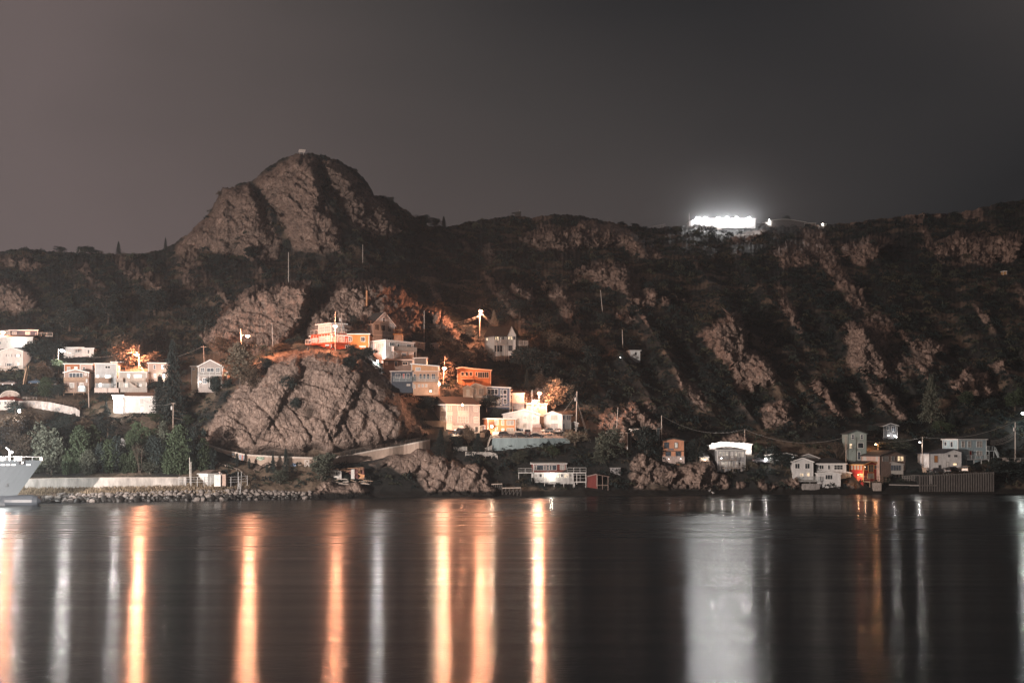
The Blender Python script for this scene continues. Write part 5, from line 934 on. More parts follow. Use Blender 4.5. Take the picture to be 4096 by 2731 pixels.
h8 = house(Z10, 'house', 'grey two storey house with rows of lit windows and a hipped roof', [(1882,542),(2300,538)], 800, (.40,.40,.41), side=('L',1806), roof='hip', ridge=502, rcol=(.12,.09,.08), wins=[(1903,562,1942,624,'m'),(1953,562,1992,628,'m'),(2003,562,2042,628,'m'),(2078,560,2118,652,'W',1,2),(2138,558,2177,642,'m'),(2190,560,2228,642,'m'),(2240,560,2278,642,'m'),(1938,705,2036,772,'m',3),(2053,705,2106,772,'m'),(2143,714,2182,776,'m'),(2193,714,2228,776,'d'),(2240,714,2278,776,'c')])
deck(h8, Z10, 1895, 2140, 682, 625, 1.3, 'rail', (.42,.36,.32), yleg=800); deck(h8, Z10, 1940, 2205, 798, 750, 2.4, 'rail', (.4,.34,.3), yleg=815)
h9 = house(Z11, 'house', 'brilliantly floodlit white house with a low gable behind the grey house', [(292,272),(455,224),(862,256)], 562, (.70,.68,.66), wins=[(812,412,848,505,'d'),(300,290,330,330,'c')], depth=8, d=h8.location.y+8, trim=(.7,.68,.66))
house(Z11, 'house', 'low white house behind the dark tree and yard lights', [(1062,402),(1330,376),(1466,408)], 475, (.56,.56,.55), wins=[(1398,415,1437,452,'l'),(1110,415,1160,455,'l')], depth=6)
house(Z11, 'house', 'dark gabled house between the low white house and the bare brush', [(1482,428),(1625,388),(1768,442)], 490, (.2,.2,.2), depth=7, trim=(.5,.48,.46))
h10 = house(Z11, 'house', 'grey-white gabled house with a glass fenced deck by the water', [(1412,486),(1548,440),(1690,492)], 700, (.62,.62,.62), wins=[(1443,512,1510,586,'d',2),(1576,512,1645,586,'d',2),(1600,632,1643,690,'w'),(1510,645,1560,690,'w')], depth=9)
deck(h10, Z11, 1478, 1762, 748, 686, 3.0, 'glass', (.42,.42,.42), yleg=790, base=(.36,.36,.36))
h11 = house(Z11, 'house', 'long white house with a low hipped roof and six paned window', [(1730,516),(2132,516)], 695, (.66,.66,.66), roof='hip', ridge=452, rcol=(.035,.033,.033), wins=[(1770,535,1832,592,'d',2),(1884,534,1918,597,'d'),(1968,532,2090,598,'d',3,2)], depth=9)
h11b = house(Z11, 'house', 'x', [(1752,648),(1900,630),(2058,652)], 772, (.68,.68,.68), wins=[(1850,664,1950,730,'d',3)], depth=5, d=h11.location.y-3.5); merge(h11, h11b)
h11c = house(Z11, 'house', 'x', [(2133,628),(2194,640)], 695, (.5,.5,.5), depth=4, d=h11.location.y+.5); merge(h11, h11c)
house(Z12, 'house', 'tall narrow green-grey house with black window frames', [(130,357),(240,317),(370,359)], 690, (.28,.33,.31), trim=(.06,.07,.07), wtrim=WHITE, wins=[(175,368,211,431,'b',1,2),(288,368,324,431,'b',1,2),(150,483,186,546,'w',1,2),(254,472,329,544,'d'),(250,585,293,688,'D')], depth=8)
house(Z12, 'house', 'charcoal house with pale trim high on the dark slope', [(580,262),(670,230),(770,256)], 402, (.075,.075,.082), side=('L',492), trim=(.45,.45,.45), wins=[(622,262,656,319,'b'),(688,262,746,336,'b',2),(625,370,660,395,'l')])
YT = (.72,.42,.17)
h12 = house(Z12, 'boathouse', 'bright red boathouse with yellow trim on the water edge', [(328,748),(440,710),(555,747)], 958, (.40,.028,.022), side=('L',196), th=34, trim=YT, wtrim=YT, wins=[(345,755,397,821,'b'),(404,748,476,846,'b',2),(487,755,533,809,'b'),(384,857,487,928,'c',1)], swins=[(212,760,232,816,'c'),(242,758,262,816,'c'),(270,756,290,816,'c'),(298,754,316,816,'c'),(275,868,322,952,'r')], cat='boathouse')
deck(h12, Z12, 330, 636, 962, 900, 2.6, 'rail', (.42,.3,.22), yleg=1000)
h13 = house(Z12, 'house', 'rosy brown gabled house with dark trim and warm lit windows', [(537,637),(735,574),(930,637)], 866, (.46,.32,.265), side=('L',362), trim=(.04,.04,.042), wtrim=(.5,.45,.42), wins=[(572,642,664,710,'c',2,2),(707,642,758,710,'c',1,2),(803,642,897,710,'w',2,2),(828,764,898,824,'w',2,2)], swins=[(382,650,414,700,'c'),(500,645,520,706,'c')])
h14 = house(Z12, 'boathouse', 'weathered grey boathouse on posts with one wide window', [(577,750),(690,717),(830,745)], 866, (.40,.385,.365), cat='boathouse', wins=[(638,752,802,826,'b',5)], depth=6, trim=(.3,.28,.27), found=.1, d=Dq(3570,1915)+1)
k = MB(); m = h14['_m']
for i in range(7):
    for y in (.3, 5): k.bar((.3+i*(253*.3172*m-.6)/6, y, -6), (.3+i*(253*.3172*m-.6)/6, y, 0), .11)
k.build('post', paint((.2,.17,.15), .85, .3), h14)
h15 = house(Z12, 'house', 'white house with a boarded orange window behind the parked vans', [(1162,608),(1346,600),(1470,554),(1597,592)], 812, (.74,.74,.74), side=('L',1096), trim=(.04,.045,.06), wtrim=(.3,.3,.3), wins=[(1220,633,1273,723,'o'),(1407,622,1439,656,'d',2),(1490,625,1536,656,'d',2),(1384,715,1421,803,'W',1,2),(1472,727,1533,761,'w'),(1279,752,1316,808,'k')], rcol=(.03,.03,.033))
h16 = house(Z12, 'house', 'pale blue two storey house with white trim and a red door', [(1520,432),(1930,432)], 725, (.44,.57,.62), side=('L',1411), wins=[(1568,450,1617,532,'c',1,2),(1658,450,1707,532,'c',1,2),(1786,450,1867,532,'c',2,2),(1678,573,1717,672,'r'),(1786,576,1867,642,'c',2,2)], swins=[(1425,460,1442,512,'b'),(1468,458,1486,532,'b')])
deck(h16, Z12, 1600, 1926, 682, 630, 1.5, 'glass', (.66,.68,.68), yleg=722)
deck(h16, Z12, 1932, 2012, 575, 520, 1.2, 'rail', (.4,.46,.48), yleg=690); stairs(Z12, 1985, 565, 2030, 655, 'stairs', '', (.4,.46,.48), 1, parent=h16)
house(Z15, 'hut', 'tiny white hut alone on the dark slope', [(1414,1180),(1492,1180)], 1240, (.6,.62,.62), side=('L',1399), wins=[(1447,1190,1466,1216,'d')], cat='hut', trim=(.5,.5,.5))
house(Z16 := Zr(2800,750,.6059), 'hut', 'small ochre hut high on the far dark slope', [(2001,553),(2026,553)], 574, (.45,.27,.12), cat='hut', depth=3, over=.1)
# summit
hsum = house(Z13, 'visitor_building', 'long white summit building blazing under a row of floodlights', [(465,312),(560,280),(1240,280)], 356, (.6,.6,.6), depth=10, cat='building', wins=[(600,300,680,340,'c',3),(870,290,950,350,'c',3),(1090,300,1130,345,'c')], over=.5)
hsu2 = house(Z13, 'visitor_building', 'low dark roofed summit building with one lit end wall', [(1432,300),(1560,282),(1640,280),(1848,302)], 358, (.16,.15,.15), side=('L',1372), depth=10, cat='building', swins=[(1385,305,1425,352,'l')], over=.8)  # lamplight on the end wall is put in as a glowing pane
house(Z13, 'shed', 'tiny shed with a lit eave at the end of the dark summit building', [(1838,334),(1948,334)], 356, (.3,.27,.25), cat='shed', depth=4)
undergrowth(); shelf_grass(); rubble()
# ---------------------------------------------------------------- walls, road, fences
def path_pts(pts, step=14):                              # resample a photo-pixel polyline
    out = []
    for a, b in zip(pts[:-1], pts[1:]):
        n = max(1, int(math.hypot(b[0]-a[0], b[1]-a[1])/step))
        out += [tuple(a[i]+(b[i]-a[i])*k/n for i in range(len(a))) for k in range(n)]
    return out+[pts[-1]]
def sheetwall(name, label, pts, mat, thick=.5, cat='wall', off=-.35, sink=1.0, cope=None, parent=None):
    """pts: (px, top, foot) along a wall; its foot stands on the slope seen at (px, foot)"""
    pts = path_pts(pts); ds = [Dq(x, f)+off for x, t, f in pts]
    for _ in range(3): ds = [ds[0]]+[(ds[i-1]+ds[i]+ds[i+1])/3 for i in range(1, len(ds)-1)]+[ds[-1]]
    k = MB(); n = len(pts); vs = []
    for (x, t, f), d in zip(pts, ds): a, b = P(x, t, d), P(x, f, d); b.z -= sink; vs += [b, a, a+Vector((0, thick, 0)), b+Vector((0, thick, 0))]
    fs = [(4*i+j, 4*i+4+j, 4*i+4+(j+1) % 4, 4*i+(j+1) % 4) for i in range(n-1) for j in range(4)]+[(0, 1, 2, 3), (4*n-4, 4*n-3, 4*n-2, 4*n-1)]
    o = k.add(vs, fs).build(name, mat); tag(o, label, cat)
    if cope:
        c = MB(); vs = []
        for (x, t, f), d in zip(pts, ds): a = P(x, t, d); vs += [a+Vector((0, -.12, -.02)), a+Vector((0, -.12, cope)), a+Vector((0, thick+.1, cope)), a+Vector((0, thick+.1, -.02))]
        c.add(vs, fs).build('coping', paint((.62,.54,.48), .8, .15), o)
    return o, pts, ds
def fence(name, label, pts, mat, npost=6, rails=2, pick=0, off=-.3, r=.05, cat='fence', depth=None, board=False):
    """pts: (px, foot, top)"""
    q = path_pts(pts, 10); ds = [(depth if depth else Dq(x, f)+off) for x, f, t in q]
    for _ in range(3): ds = [ds[0]]+[(ds[i-1]+ds[i]+ds[i+1])/3 for i in range(1, len(ds)-1)]+[ds[-1]]
    A = [P(x, f, d) for (x, f, t), d in zip(q, ds)]; B = [P(x, t, d) for (x, f, t), d in zip(q, ds)]; n = len(q)
    root = empty(name, A[0], label, cat); o = A[0]; k = MB()
    for i in range(npost+1):
        t = i/npost*(n-1); j = min(int(t), n-2); f = t-j; a = A[j].lerp(A[j+1], f)-o; b = B[j].lerp(B[j+1], f)-o; k = MB(); k.bar(a-Vector((0, 0, .4)), b+Vector((0, 0, .06)), r, n=5); k.build('post', mat, root)
    k = MB()
    for s in range(rails):
        f = 1-s/max(1, rails)*.95 if rails > 1 else 1
        for i in range(n-1): k.bar((A[i].lerp(B[i], f))-o, (A[i+1].lerp(B[i+1], f))-o, r*.65, n=4)
    k.build('rail', mat, root)
    if pick or board:
        k = MB()
        for i in range(n-1):
            L_ = (A[i+1]-A[i]).length; m_ = max(1, int(L_/(pick or .16)))
            for j in range(m_):
                f = (j+.5)/m_; a = A[i].lerp(A[i+1], f)-o; b = B[i].lerp(B[i+1], f)-o; w = L_/m_*(.31 if not board else .485); e = (A[i+1]-A[i]).normalized()*w
                k.prism([a-e+Vector((0,-.07,.05)), a+e+Vector((0,-.07,.05)), b+e+Vector((0,-.07,.04)), b-e+Vector((0,-.07,.04))], (0, .03, 0))
        k.build('pickets' if not board else 'boards', mat, root)
    return root
CONC = paint((.50,.46,.43), .85, .35, .5, bump=.05); RUST = paint((.12,.075,.055), .7, .3); GALV = paint((.55,.55,.55), .45, .2, metal=.4); WOODW = paint((.62,.58,.55), .7, .2); TIMB = paint((.11,.1,.095), .85, .35)
sheetwall('seawall', 'long pale concrete seawall behind the grassy shelf', [(100,1916,1952),(260,1912,1950),(500,1910,1948),(680,1910,1943),(745,1911,1938)], CONC, .6, cope=.12)
# road along the foot of the knoll with its wall
RP = [(815,1776,1782),(900,1805,1812),(985,1822,1845),(1100,1829,1856),(1250,1834,1858),(1340,1832,1856),(1420,1819,1846),(1500,1803,1832),(1600,1786,1812),(1720,1762,1790)]
rw, rpts, rds = sheetwall('road_wall', 'curving concrete retaining wall carrying the road below the rock face', RP, paint((.50,.38,.31), .85, .3, .35, bump=.05), .7, cope=.45)
k = MB(); vs = []
for (x, t, f), d in zip(rpts, rds): a = P(x, t, d); vs += [a+Vector((0, .5, -.1)), a+Vector((0, .5, .02)), a+Vector((0, 6.5, .4)), a+Vector((0, 6.5, -.6))]
n = len(rpts); k.add(vs, [(4*i+j, 4*i+4+j, 4*i+4+(j+1) % 4, 4*i+(j+1) % 4) for i in range(n-1) for j in range(4)]); tag(k.build('road', paint((.07,.068,.066), .85, .25, .8)), kind='structure')
def railing_on(name, label, pts, ds, h, mat, npost, rails=3, cat='railing', dz=.4, r=.05, y=.3):
    A = [P(x, t, d)+Vector((0, y, dz)) for (x, t, f), d in zip(pts, ds)]; n = len(A); root = empty(name, A[0], label, cat); o = A[0]; up = Vector((0, 0, h)); k = MB()
    for i in range(npost+1): t = i/npost*(n-1); j = min(int(t), n-2); a = A[j].lerp(A[j+1], t-j)-o; k = MB(); k.bar(a-Vector((0, 0, .3)), a+up, r, n=5); k.build('post', mat, root)
    k = MB()
    for s in range(rails):
        for i in range(n-1): k.bar(A[i]-o+up*(1-s/rails), A[i+1]-o+up*(1-s/rails), r*.7, n=4)
    k.build('rail', mat, root)
railing_on('road_railing', 'rusty pipe railing along the curving road below the rock face', rpts, rds, 1.15, RUST, 46)
# painted graffiti on the road wall
def wall_y(px): return float(np.interp(px, [p[0] for p in rpts], rds))
def text_on(txt, px, py, hpx, d, mat, parent, name='lettering', shear=0, bold=.0, ext=.01, wscale=1):
    cu = bpy.data.curves.new(name, 'FONT'); cu.body = txt; cu.size = hpx*d/F*1.35; cu.extrude = ext; cu.offset = bold; cu.shear = shear; cu.align_x = 'CENTER'; cu.align_y = 'CENTER'
    o = bpy.data.objects.new(name, cu); COL.objects.link(o); dg = bpy.context.evaluated_depsgraph_get(); me = bpy.data.meshes.new_from_object(o.evaluated_get(dg)); bpy.data.objects.remove(o)
    me.materials.clear(); me.materials.append(mat); q = link(name, me); q.location = P(px, py, d); q.rotation_euler = (math.pi/2, 0, 0); q.scale = (wscale, 1, 1)
    if parent: bpy.context.view_layer.update(); q.parent = parent; q.matrix_parent_inverse = parent.matrix_world.inverted()
    return q
d = wall_y(1042); k = MB(); c = P(1041, 1832, d-.05); pts = []
for i in range(28): an = 2*math.pi*i/28; rr = 1+.10*math.sin(4*an+.5); pts.append(c+Vector((1.05*rr*math.cos(an), 0, .68*rr*math.sin(an))))
gb = k.prism(pts, (0, .03, 0)).build('graffiti', paint((.10,.16,.13), .8, .1)); gb.parent = rw; k = MB(); k.prism([c+(p-c)*.9+Vector((0, -.02, 0)) for p in pts], (0, .018, 0)).build('graffiti_fill', paint((.52,.60,.48), .8, .1)).parent = gb
text_on('OHRS', 1041, 1832, 11, d-.1, paint((.09,.15,.12), .8, .1), gb, bold=.02, wscale=.86)
for px, py, w, h, c in ((918,1822,1.3,.7,(.5,.52,.53)),(932,1817,.9,.4,(.42,.48,.52)),(962,1828,.5,1.2,(.36,.38,.45)),(969,1828,.2,1.1,(.5,.16,.12)),(976,1830,.35,1.0,(.4,.4,.44)),(1171,1858,1.0,.55,(.22,.3,.45)),(1163,1862,.6,.4,(.4,.44,.52))):
    k = MB(); dd = wall_y(px)-.04; q = P(px, py, dd); g = random.Random(px); pp = []
    for i in range(16): an = 2*math.pi*i/16; rr = g.uniform(.6, 1.1); pp.append(q+Vector((w*rr*math.cos(an), 0, h*rr*math.sin(an))))
    k.prism(pp, (0, .025, 0)).build('graffiti', paint(c, .8, .3, 4)).parent = rw
# arched opening with braced boards in the wall
d = wall_y(1228)-.9; k = MB(); a = P(1219, 1840, d); 
for s in ((1219,1840,1219,1866),(1236,1840,1236,1866),(1219,1840,1236,1840),(1221,1842,1237,1865),(1236,1842,1222,1866)): k.plank(P(s[0], s[1], d), P(s[2], s[3], d), .14, .1) if s[0] != s[2] else k.bar(P(s[0], s[1], d), P(s[2], s[3], d), .08, n=4)
tag(k.build('braced_gate', WOODW), 'pale crossed timber brace in front of the road wall', 'gate')
tw, tp_, td_ = sheetwall('terrace_wall', 'pale graffiti covered terrace wall stepping down below the row houses', [(70,1603,1626),(140,1602,1630),(200,1608,1640),(260,1621,1650),(300,1630,1660),(318,1642,1663)], paint((.52,.48,.46), .85, .4, .8), .5)
g = random.Random(5)
for i in range(16):
    px = 100+i*12.5; dd = float(np.interp(px, [p[0] for p in tp_], td_))-.04; py = np.interp(px, [70,140,200,260,318],[1614,1615,1624,1636,1652])+g.uniform(-5, 5); q = P(px, py, dd); k = MB(); w = g.uniform(.25, .5); h = g.uniform(.3, .55)
    k.prism([q+Vector((w*math.cos(2*math.pi*j/9)*g.uniform(.5, 1), 0, h*math.sin(2*math.pi*j/9)*g.uniform(.5, 1))) for j in range(9)], (0, .025, 0)).build('graffiti', paint(g.choice([(.6,.6,.6),(.4,.3,.3),(.35,.38,.42),(.6,.5,.45)]), .8, .2)).parent = tw
railing_on('terrace_railing', 'thin dark railing along the top of the graffiti terrace wall', tp_, td_, 1.1, RUST, 14, 3, dz=.05)
k = MB(); pts = []
dA = Dq(40, 1588)
for i in range(13): an = math.pi*i/12; pts.append(P(40, 1588, dA)+Vector((-3.2*math.cos(an)*1.0, 0, 2.1*math.sin(an))))
arch = k.prism([pts[0]-Vector((0,0,1))]+pts+[pts[-1]-Vector((0,0,1))], (0, 1.2, 0)).build('stone_arch', paint((.5,.42,.38), .85, .3, .8)); tag(arch, 'pale curved stone arch behind the red roofed house', 'arch')
k = MB(); 
ring = []
for i in range(12):
    a0, a1 = math.pi*i/12, math.pi*(i+1)/12
    k.prism([P(40,1588,dA-.1)+Vector((-math.cos(t)*r_, 0, math.sin(t)*r_*.66)) for t, r_ in ((a0,3.25),(a1,3.25),(a1,2.95),(a0,2.95))], (0, .08, 0))
k.build('rim', paint((.62,.56,.52), .8), arch)
fence('hand_rail', 'low pale rail at the top of the terrace path', [(92,1596,1587),(146,1597,1588)], WOODW, 4, 2)
fence('board_fence', 'pinkish white board fence under the square grey house', [(378,1570,1552),(420,1570,1552),(474,1570,1552)], paint((.6,.5,.46), .75, .15), 6, 1, board=True)
fence('board_fence', 'grey board fence with tall posts under the low pale house', [(482,1568,1550),(540,1570,1550),(588,1571,1550)], paint((.42,.38,.35), .8, .2), 4, 1, board=True)
# central terrace
bw, bp, bd = sheetwall('retaining_wall', 'blue-grey concrete retaining wall below the row of parked cars', [(1968,1752,1792),(2060,1751,1795),(2140,1752,1790),(2210,1752,1782),(2280,1752,1770)], paint((.30,.38,.40), .8, .25, .5), .6, cope=.1)
k = MB(); vs = []
for (x, t, f), d in zip(bp, bd): a = P(x, t, d); vs += [a+Vector((0, .3, -.3)), a+Vector((0, .3, .06)), a+Vector((0, 14, 2.25)), a+Vector((0, 14, -.8))]
n = len(bp); k.add(vs, [(4*i+j, 4*i+4+j, 4*i+4+(j+1) % 4, 4*i+(j+1) % 4) for i in range(n-1) for j in range(4)]); tag(k.build('parking_terrace', paint((.30,.29,.28), .9, .25, .8)), kind='structure')
railing_on('terrace_railing', 'thin railing between the parked cars and the blue-grey wall', [p for p in bp if p[0] < 2185], bd, 1.1, paint((.4,.3,.27), .6), 9, 3, dz=.1)
i0 = next(i for i, p in enumerate(bp) if p[0] > 2190); railing_on('terrace_railing', 'thin railing beside the pale floodlit bush', bp[i0:], bd[i0:], 1.1, paint((.4,.34,.32), .6), 6, 3, dz=.1)
WP = paint((.66,.62,.58), .7, .15)
fence('picket_fence', 'short white picket fence in front of the terrace conifers', [(1815,1803,1786),(1868,1803,1786)], WP, 3, 2, .3)
fence('picket_fence', 'longer white picket fence curving along the cliff top', [(1862,1822,1806),(1900,1824,1807),(1960,1825,1808),(1990,1832,1815)], WP, 5, 2, .3)
fence('picket_fence', 'slanted white picket fence beside the timber stairs', [(1940,1806,1792),(1968,1800,1780)], WP, 2, 2, .3)
stairs(ZI, 1950, 1786, 1962, 1752, 'timber_stairs', 'short timber stairs climbing past the small wooden shed', (.5,.42,.36), 2)
# wire compound at the shore
WF = paint((.62,.62,.62), .5, .15)
fence('wire_fence', 'tall galvanised fence around the white shore shed', [(716,1936,1906),(776,1938,1908),(854,1939,1906),(921,1940,1907),(960,1938,1906),(989,1936,1902)], WF, 10, 3, off=-2.0, r=.07)
fence('wire_fence', 'curving fence rail climbing the bank behind the shore shed', [(982,1906,1900),(955,1882,1876),(925,1872,1866),(890,1862,1856),(855,1845,1838)], paint((.45,.38,.34), .7), 6, 1, r=.06)
hshed = house(Z7, 'shed', 'white shore shed with a brown gabled roof behind the wire fence', [(622,822),(778,822)], 975, (.66,.66,.64), side=('R',915), th=42, roof='side', ridge=778, rcol=(.17,.12,.10), cat='shed', wins=[(668,858,720,972,'W'),(680,842,706,852,'d')], over=.3, d=Dq(810,1938)-.5)
k = MB(); a = P(*Z7(862, 975), hshed.location.y-1.2); m = a.y/F; k.box(0, 0, -.3, 88*.2976*m, 2.6, 140*.2976*m)
for i in range(7): k.box(i*88*.2976*m/7+.03, -.05, 0, i*88*.2976*m/7+.2, 0, 140*.2976*m-.05)
cr_ = empty('storage_container', a, 'white ribbed container beside the brown roofed shore shed', 'container'); k.build('body', paint((.68,.67,.65), .5), cr_)
k = MB(); k.bar((70*.2976*m, .6, 140*.2976*m), (70*.2976*m, .6, 175*.2976*m), .12); k.bar((70*.2976*m, .6, 175*.2976*m), (70*.2976*m, .6, 182*.2976*m), .4, .4); k.build('vent_pipe', paint((.6,.45,.4), .6), cr_)
k = MB(); a = P(*Z7(953, 970), hshed.location.y-.6); k.box(0, 0, -.3, 64*.2976*m, 2.2, 138*.2976*m); sc_ = empty('storage_crate', a, 'tan plywood crate right of the white ribbed container', 'crate'); k.build('body', paint((.46,.33,.27), .7), sc_)
k = MB(); k.box(-.06, -.06, 138*.2976*m, 64*.2976*m+.06, 2.26, 138*.2976*m+.1); k.build('lid', paint((.4,.28,.22), .7), sc_)
k = MB(); A = P(*Z7(1190, 1095), Dq(957, 1975)-1.2); B = P(*Z7(1205, 950), Dq(957, 1940)-.6)
for s in (-.45, .45): k.bar(A+Vector((s, 0, 0)), B+Vector((s, 0, 0)), .08, n=5); k.bar(B+Vector((s, 0, 0)), B+Vector((s, .2, 3.2)), .05, n=5)
for i in range(12): p = A.lerp(B, i/11); k.bar(p-Vector((.45, 0, 0)), p+Vector((.45, 0, 0)), .05, n=4)
tag(k.build('gangway_ladder', paint((.68,.68,.67), .5)), 'white metal ladder leaning on the rubble bank', 'ladder')
# tiny pavilion in the evergreens
a = P(*Z6(1487, 718), Dq(474, 1779)-3); k = MB(); m = a.y/F; w_ = 70*.3189*m; h_ = 52*.3189*m; pv_ = empty('pavilion', a, 'tiny grey pavilion between the dark evergreens', 'pavilion')
for x in (0, w_*.33, w_*.67, w_):
    for y in (0, w_*.7): k.box(x-.06, y-.06, -.6, x+.06, y+.06, h_)
k.box(-.1, -.1, 0, w_+.1, w_*.7+.1, .12); k.build('frame', paint((.32,.32,.33), .7), pv_)
k = MB(); k.add([(-.3,-.3,h_),(w_+.3,-.3,h_),(w_+.3,w_*.7+.3,h_),(-.3,w_*.7+.3,h_),(w_/2,w_*.35,h_+.9)], [(0,1,4),(1,2,4),(2,3,4),(3,0,4),(0,3,2,1)]); k.build('roof', paint((.3,.31,.32), .7), pv_)
k = MB(); k.box(.5, .3, .2, w_-.5, .36, h_*.6); k.build('notice_board', paint((.55,.55,.55), .6), pv_)
# collapsed shed on the rocks
d = Dq(1390, 1922)-1; m = d/F; o = P(*Z8(350, 650), d); cs = empty('collapsed_shed', o, 'collapsed white shed spilling broken timber over the shore rocks', 'ruin')
def l8(x, y, yy=0): a = Z8(x, y); return Vector(((a[0]-Z8(350, 650)[0])*m, yy, (Z8(350, 650)[1]-a[1])*m))
k = MB(); k.prism([l8(350,655)-Vector((0,0,.8)), l8(488,640)-Vector((0,0,.8)), l8(488,545), l8(440,528), l8(358,524)], (0, .15, 0)); k.prism([l8(350,650), l8(352,524), l8(352,524)+Vector((0,3.5,0)), l8(350,650)+Vector((0,3.5,0))], (.12, 0, 0)); k.prism([l8(598,630,.1), l8(640,632,.1), l8(640,516,.1), l8(600,520,.1)], (0, .12, 0)); k.build('wall', siding((.62,.59,.57)), cs)
k = MB(); k.box(l8(418,0).x, -.03, l8(0,590).z, l8(446,0).x, -.005, l8(0,560).z); k.build('window', glass(), cs)
k = MB(); k.prism([l8(488,640,3.2), l8(742,640,3.2), l8(742,498,3.2), l8(488,540,3.2)], (0, .15, 0)); k.build('back_wall', siding((.16,.05,.05)), cs)
k = MB(); g = random.Random(11)
for a, b in (((355,522),(742,498)),((520,555),(640,520)),((640,516),(650,632)),((738,498),(742,640)),((648,600),(700,505)),((660,520),(740,520)),((440,530),(600,535)),((690,500),(720,640))): k.plank(l8(*a, g.uniform(0, 2.5)), l8(*b, g.uniform(0, 2.5)), .18, .12)
k.build('roof_frame', paint((.42,.24,.15), .8, .3), cs)
k = MB(); k.prism([l8(675,560,-.4), l8(765,585,-.6), l8(745,640,-.6), l8(690,620,-.4), l8(715,600,-.5)], (0, .08, 0)); k.build('torn_sheet', paint((.55,.26,.12), .7), cs)
for i in range(26):
    a = l8(g.uniform(330, 760), g.uniform(630, 690), g.uniform(-2.2, .4)); k = MB(); an = g.uniform(-.5, .5); L_ = g.uniform(1, 3.2); k.plank(a, a+Vector((math.cos(an)*L_, g.uniform(-.6, .6), math.sin(an)*L_*.5)), .16, .07); k.build('broken_board', paint(g.choice([(.5,.44,.4),(.42,.3,.22),(.3,.24,.2)]), .8), cs)
fence('leftover_posts', 'dark leftover timber posts standing beside the collapsed shed', [(1462,1937,1912),(1482,1936,1905)], TIMB, 3, 2, r=.08, cat='posts')
# shore platforms
for (x0, y0, x1, y1), lb in (((62,925,230,918),'narrow plank platform at the foot of the cliff'),((230,985,525,978),'long plank landing on posts left of the stilt house')):
    a, b = Z9(x0, y0), Z9(x1, y1); d = Dq((a[0]+b[0])/2, a[1]+18)-.5; A, B = P(*a, d), P(*b, d); k = MB(); k.plank(A, B, .3, 1.8); pl = k.build('landing_platform', paint((.45,.38,.33), .8, .3)); tag(pl, lb, 'platform'); k = MB()
    for i in range(6): q = A.lerp(B, i/5); k.bar(q-Vector((0, .5, 4)), q-Vector((0, .5, 0)), .12)
    for i in range(5): k.plank(A.lerp(B, i/5)-Vector((0, .5, 2)), A.lerp(B, (i+1)/5)-Vector((0, .5, .3)), .14, .1)
    k.build('post', TIMB, pl)
k = MB(); a, b = Z9(1925, 740), Z9(2085, 672); d = Dq(a[0]+20, a[1])-.5; A = P(*a, d); B = P(*b, d); k.box(A.x, d, A.z-2.5, B.x, d+3, B.z); bk = k.build('concrete_block', paint((.30,.29,.30), .85, .3)); tag(bk, 'plain grey concrete block in the gully beside the red boat shed', 'block')
k = MB(); k.box(A.x-.15, d-.15, B.z, B.x+.15, d+3.1, B.z+.15); k.build('cap', paint((.36,.35,.35), .85), bk)
# concrete footing of the glass fenced house
sheetwall('footing_wall', 'stone footing wall under the glass fenced deck by the water', [(3210,1934,1954),(3245,1934,1955),(3279,1934,1954)], paint((.36,.34,.33), .9, .4, 1.5), 2.5)
# timber wharf east
d = Dq(3800, 1936)-3.2; wf = empty('timber_wharf', P(3800, 1936, d), 'long dark timber wharf of upright posts below the parked vans', 'wharf'); o = wf.location; k = MB(); xs = list(np.linspace(1040, 1965, 31)); 
def wtop(x): return np.interp(x, [820, 1040, 1500, 1970], [905, 884, 868, 846])
for x in xs:
    a = P(*Z12(x, 1010), d); b = P(*Z12(x, wtop(x)-6), d); k.box(a.x-.2-o.x, -.15, a.z-2-o.z, a.x+.2-o.x, .2, b.z-o.z)
k.build('pile', TIMB, wf); k = MB()
for y in (0, .55): k.prism([P(*Z12(1030, wtop(1030)+12+y*18), d)-o, P(*Z12(1970, wtop(1970)+12+y*18), d)-o, P(*Z12(1970, wtop(1970)+y*18), d)-o, P(*Z12(1030, wtop(1030)+y*18), d)-o], (0, .3, 0)) if y == 0 else None
k.build('cap_beam', paint((.15,.14,.135), .85, .3), wf); k = MB(); A = P(*Z12(1035, 1000), d+.5)-o; B = P(*Z12(1965, 990), d+.5)-o; T1 = P(*Z12(1965, 850), d+.5)-o; T0 = P(*Z12(1035, 890), d+.5)-o; k.prism([A-Vector((0,0,3)), B-Vector((0,0,3)), T1, T0], (0, 9, 0)); k.build('gap_shade_fill', paint((.012,.012,.012), .9, .3), wf)  # fill coloured near-black for the shade in the gaps between piles
k = MB()
for s in (1165, 1192): k.bar(P(*Z12(s, 995), d-.35)-o, P(*Z12(s, 885), d-.35)-o, .06)
for i in range(9): y = 890+i*12; k.bar(P(*Z12(1165, y), d-.35)-o, P(*Z12(1192, y), d-.35)-o, .05)
k.build('ladder', paint((.4,.38,.37), .8), wf)
fence('wharf_fence', 'thin wire fence along the edge above the timber wharf', [(3710,1896,1888),(3800,1894,1884),(3900,1888,1876)], paint((.25,.24,.23), .7), 9, 2, r=.04)
fence('wharf_edge', 'low grey timber crib beside the grey boathouse', [(3610,1922,1904),(3650,1922,1900),(3680,1922,1900)], paint((.22,.21,.2), .9), 10, 2, r=.14)
k = MB(); d = Dq(3640, 1942)-1; k.plank(P(*Z12(650,1002),d), P(*Z12(915,1008),d), .35, .5); k.plank(P(*Z12(915,1010),d-.5), P(*Z12(1250,1012),d-.5), .4, .5); tag(k.build('floating_log', paint((.3,.28,.27), .85)), 'pale floating logs moored in front of the timber wharf', 'logs')
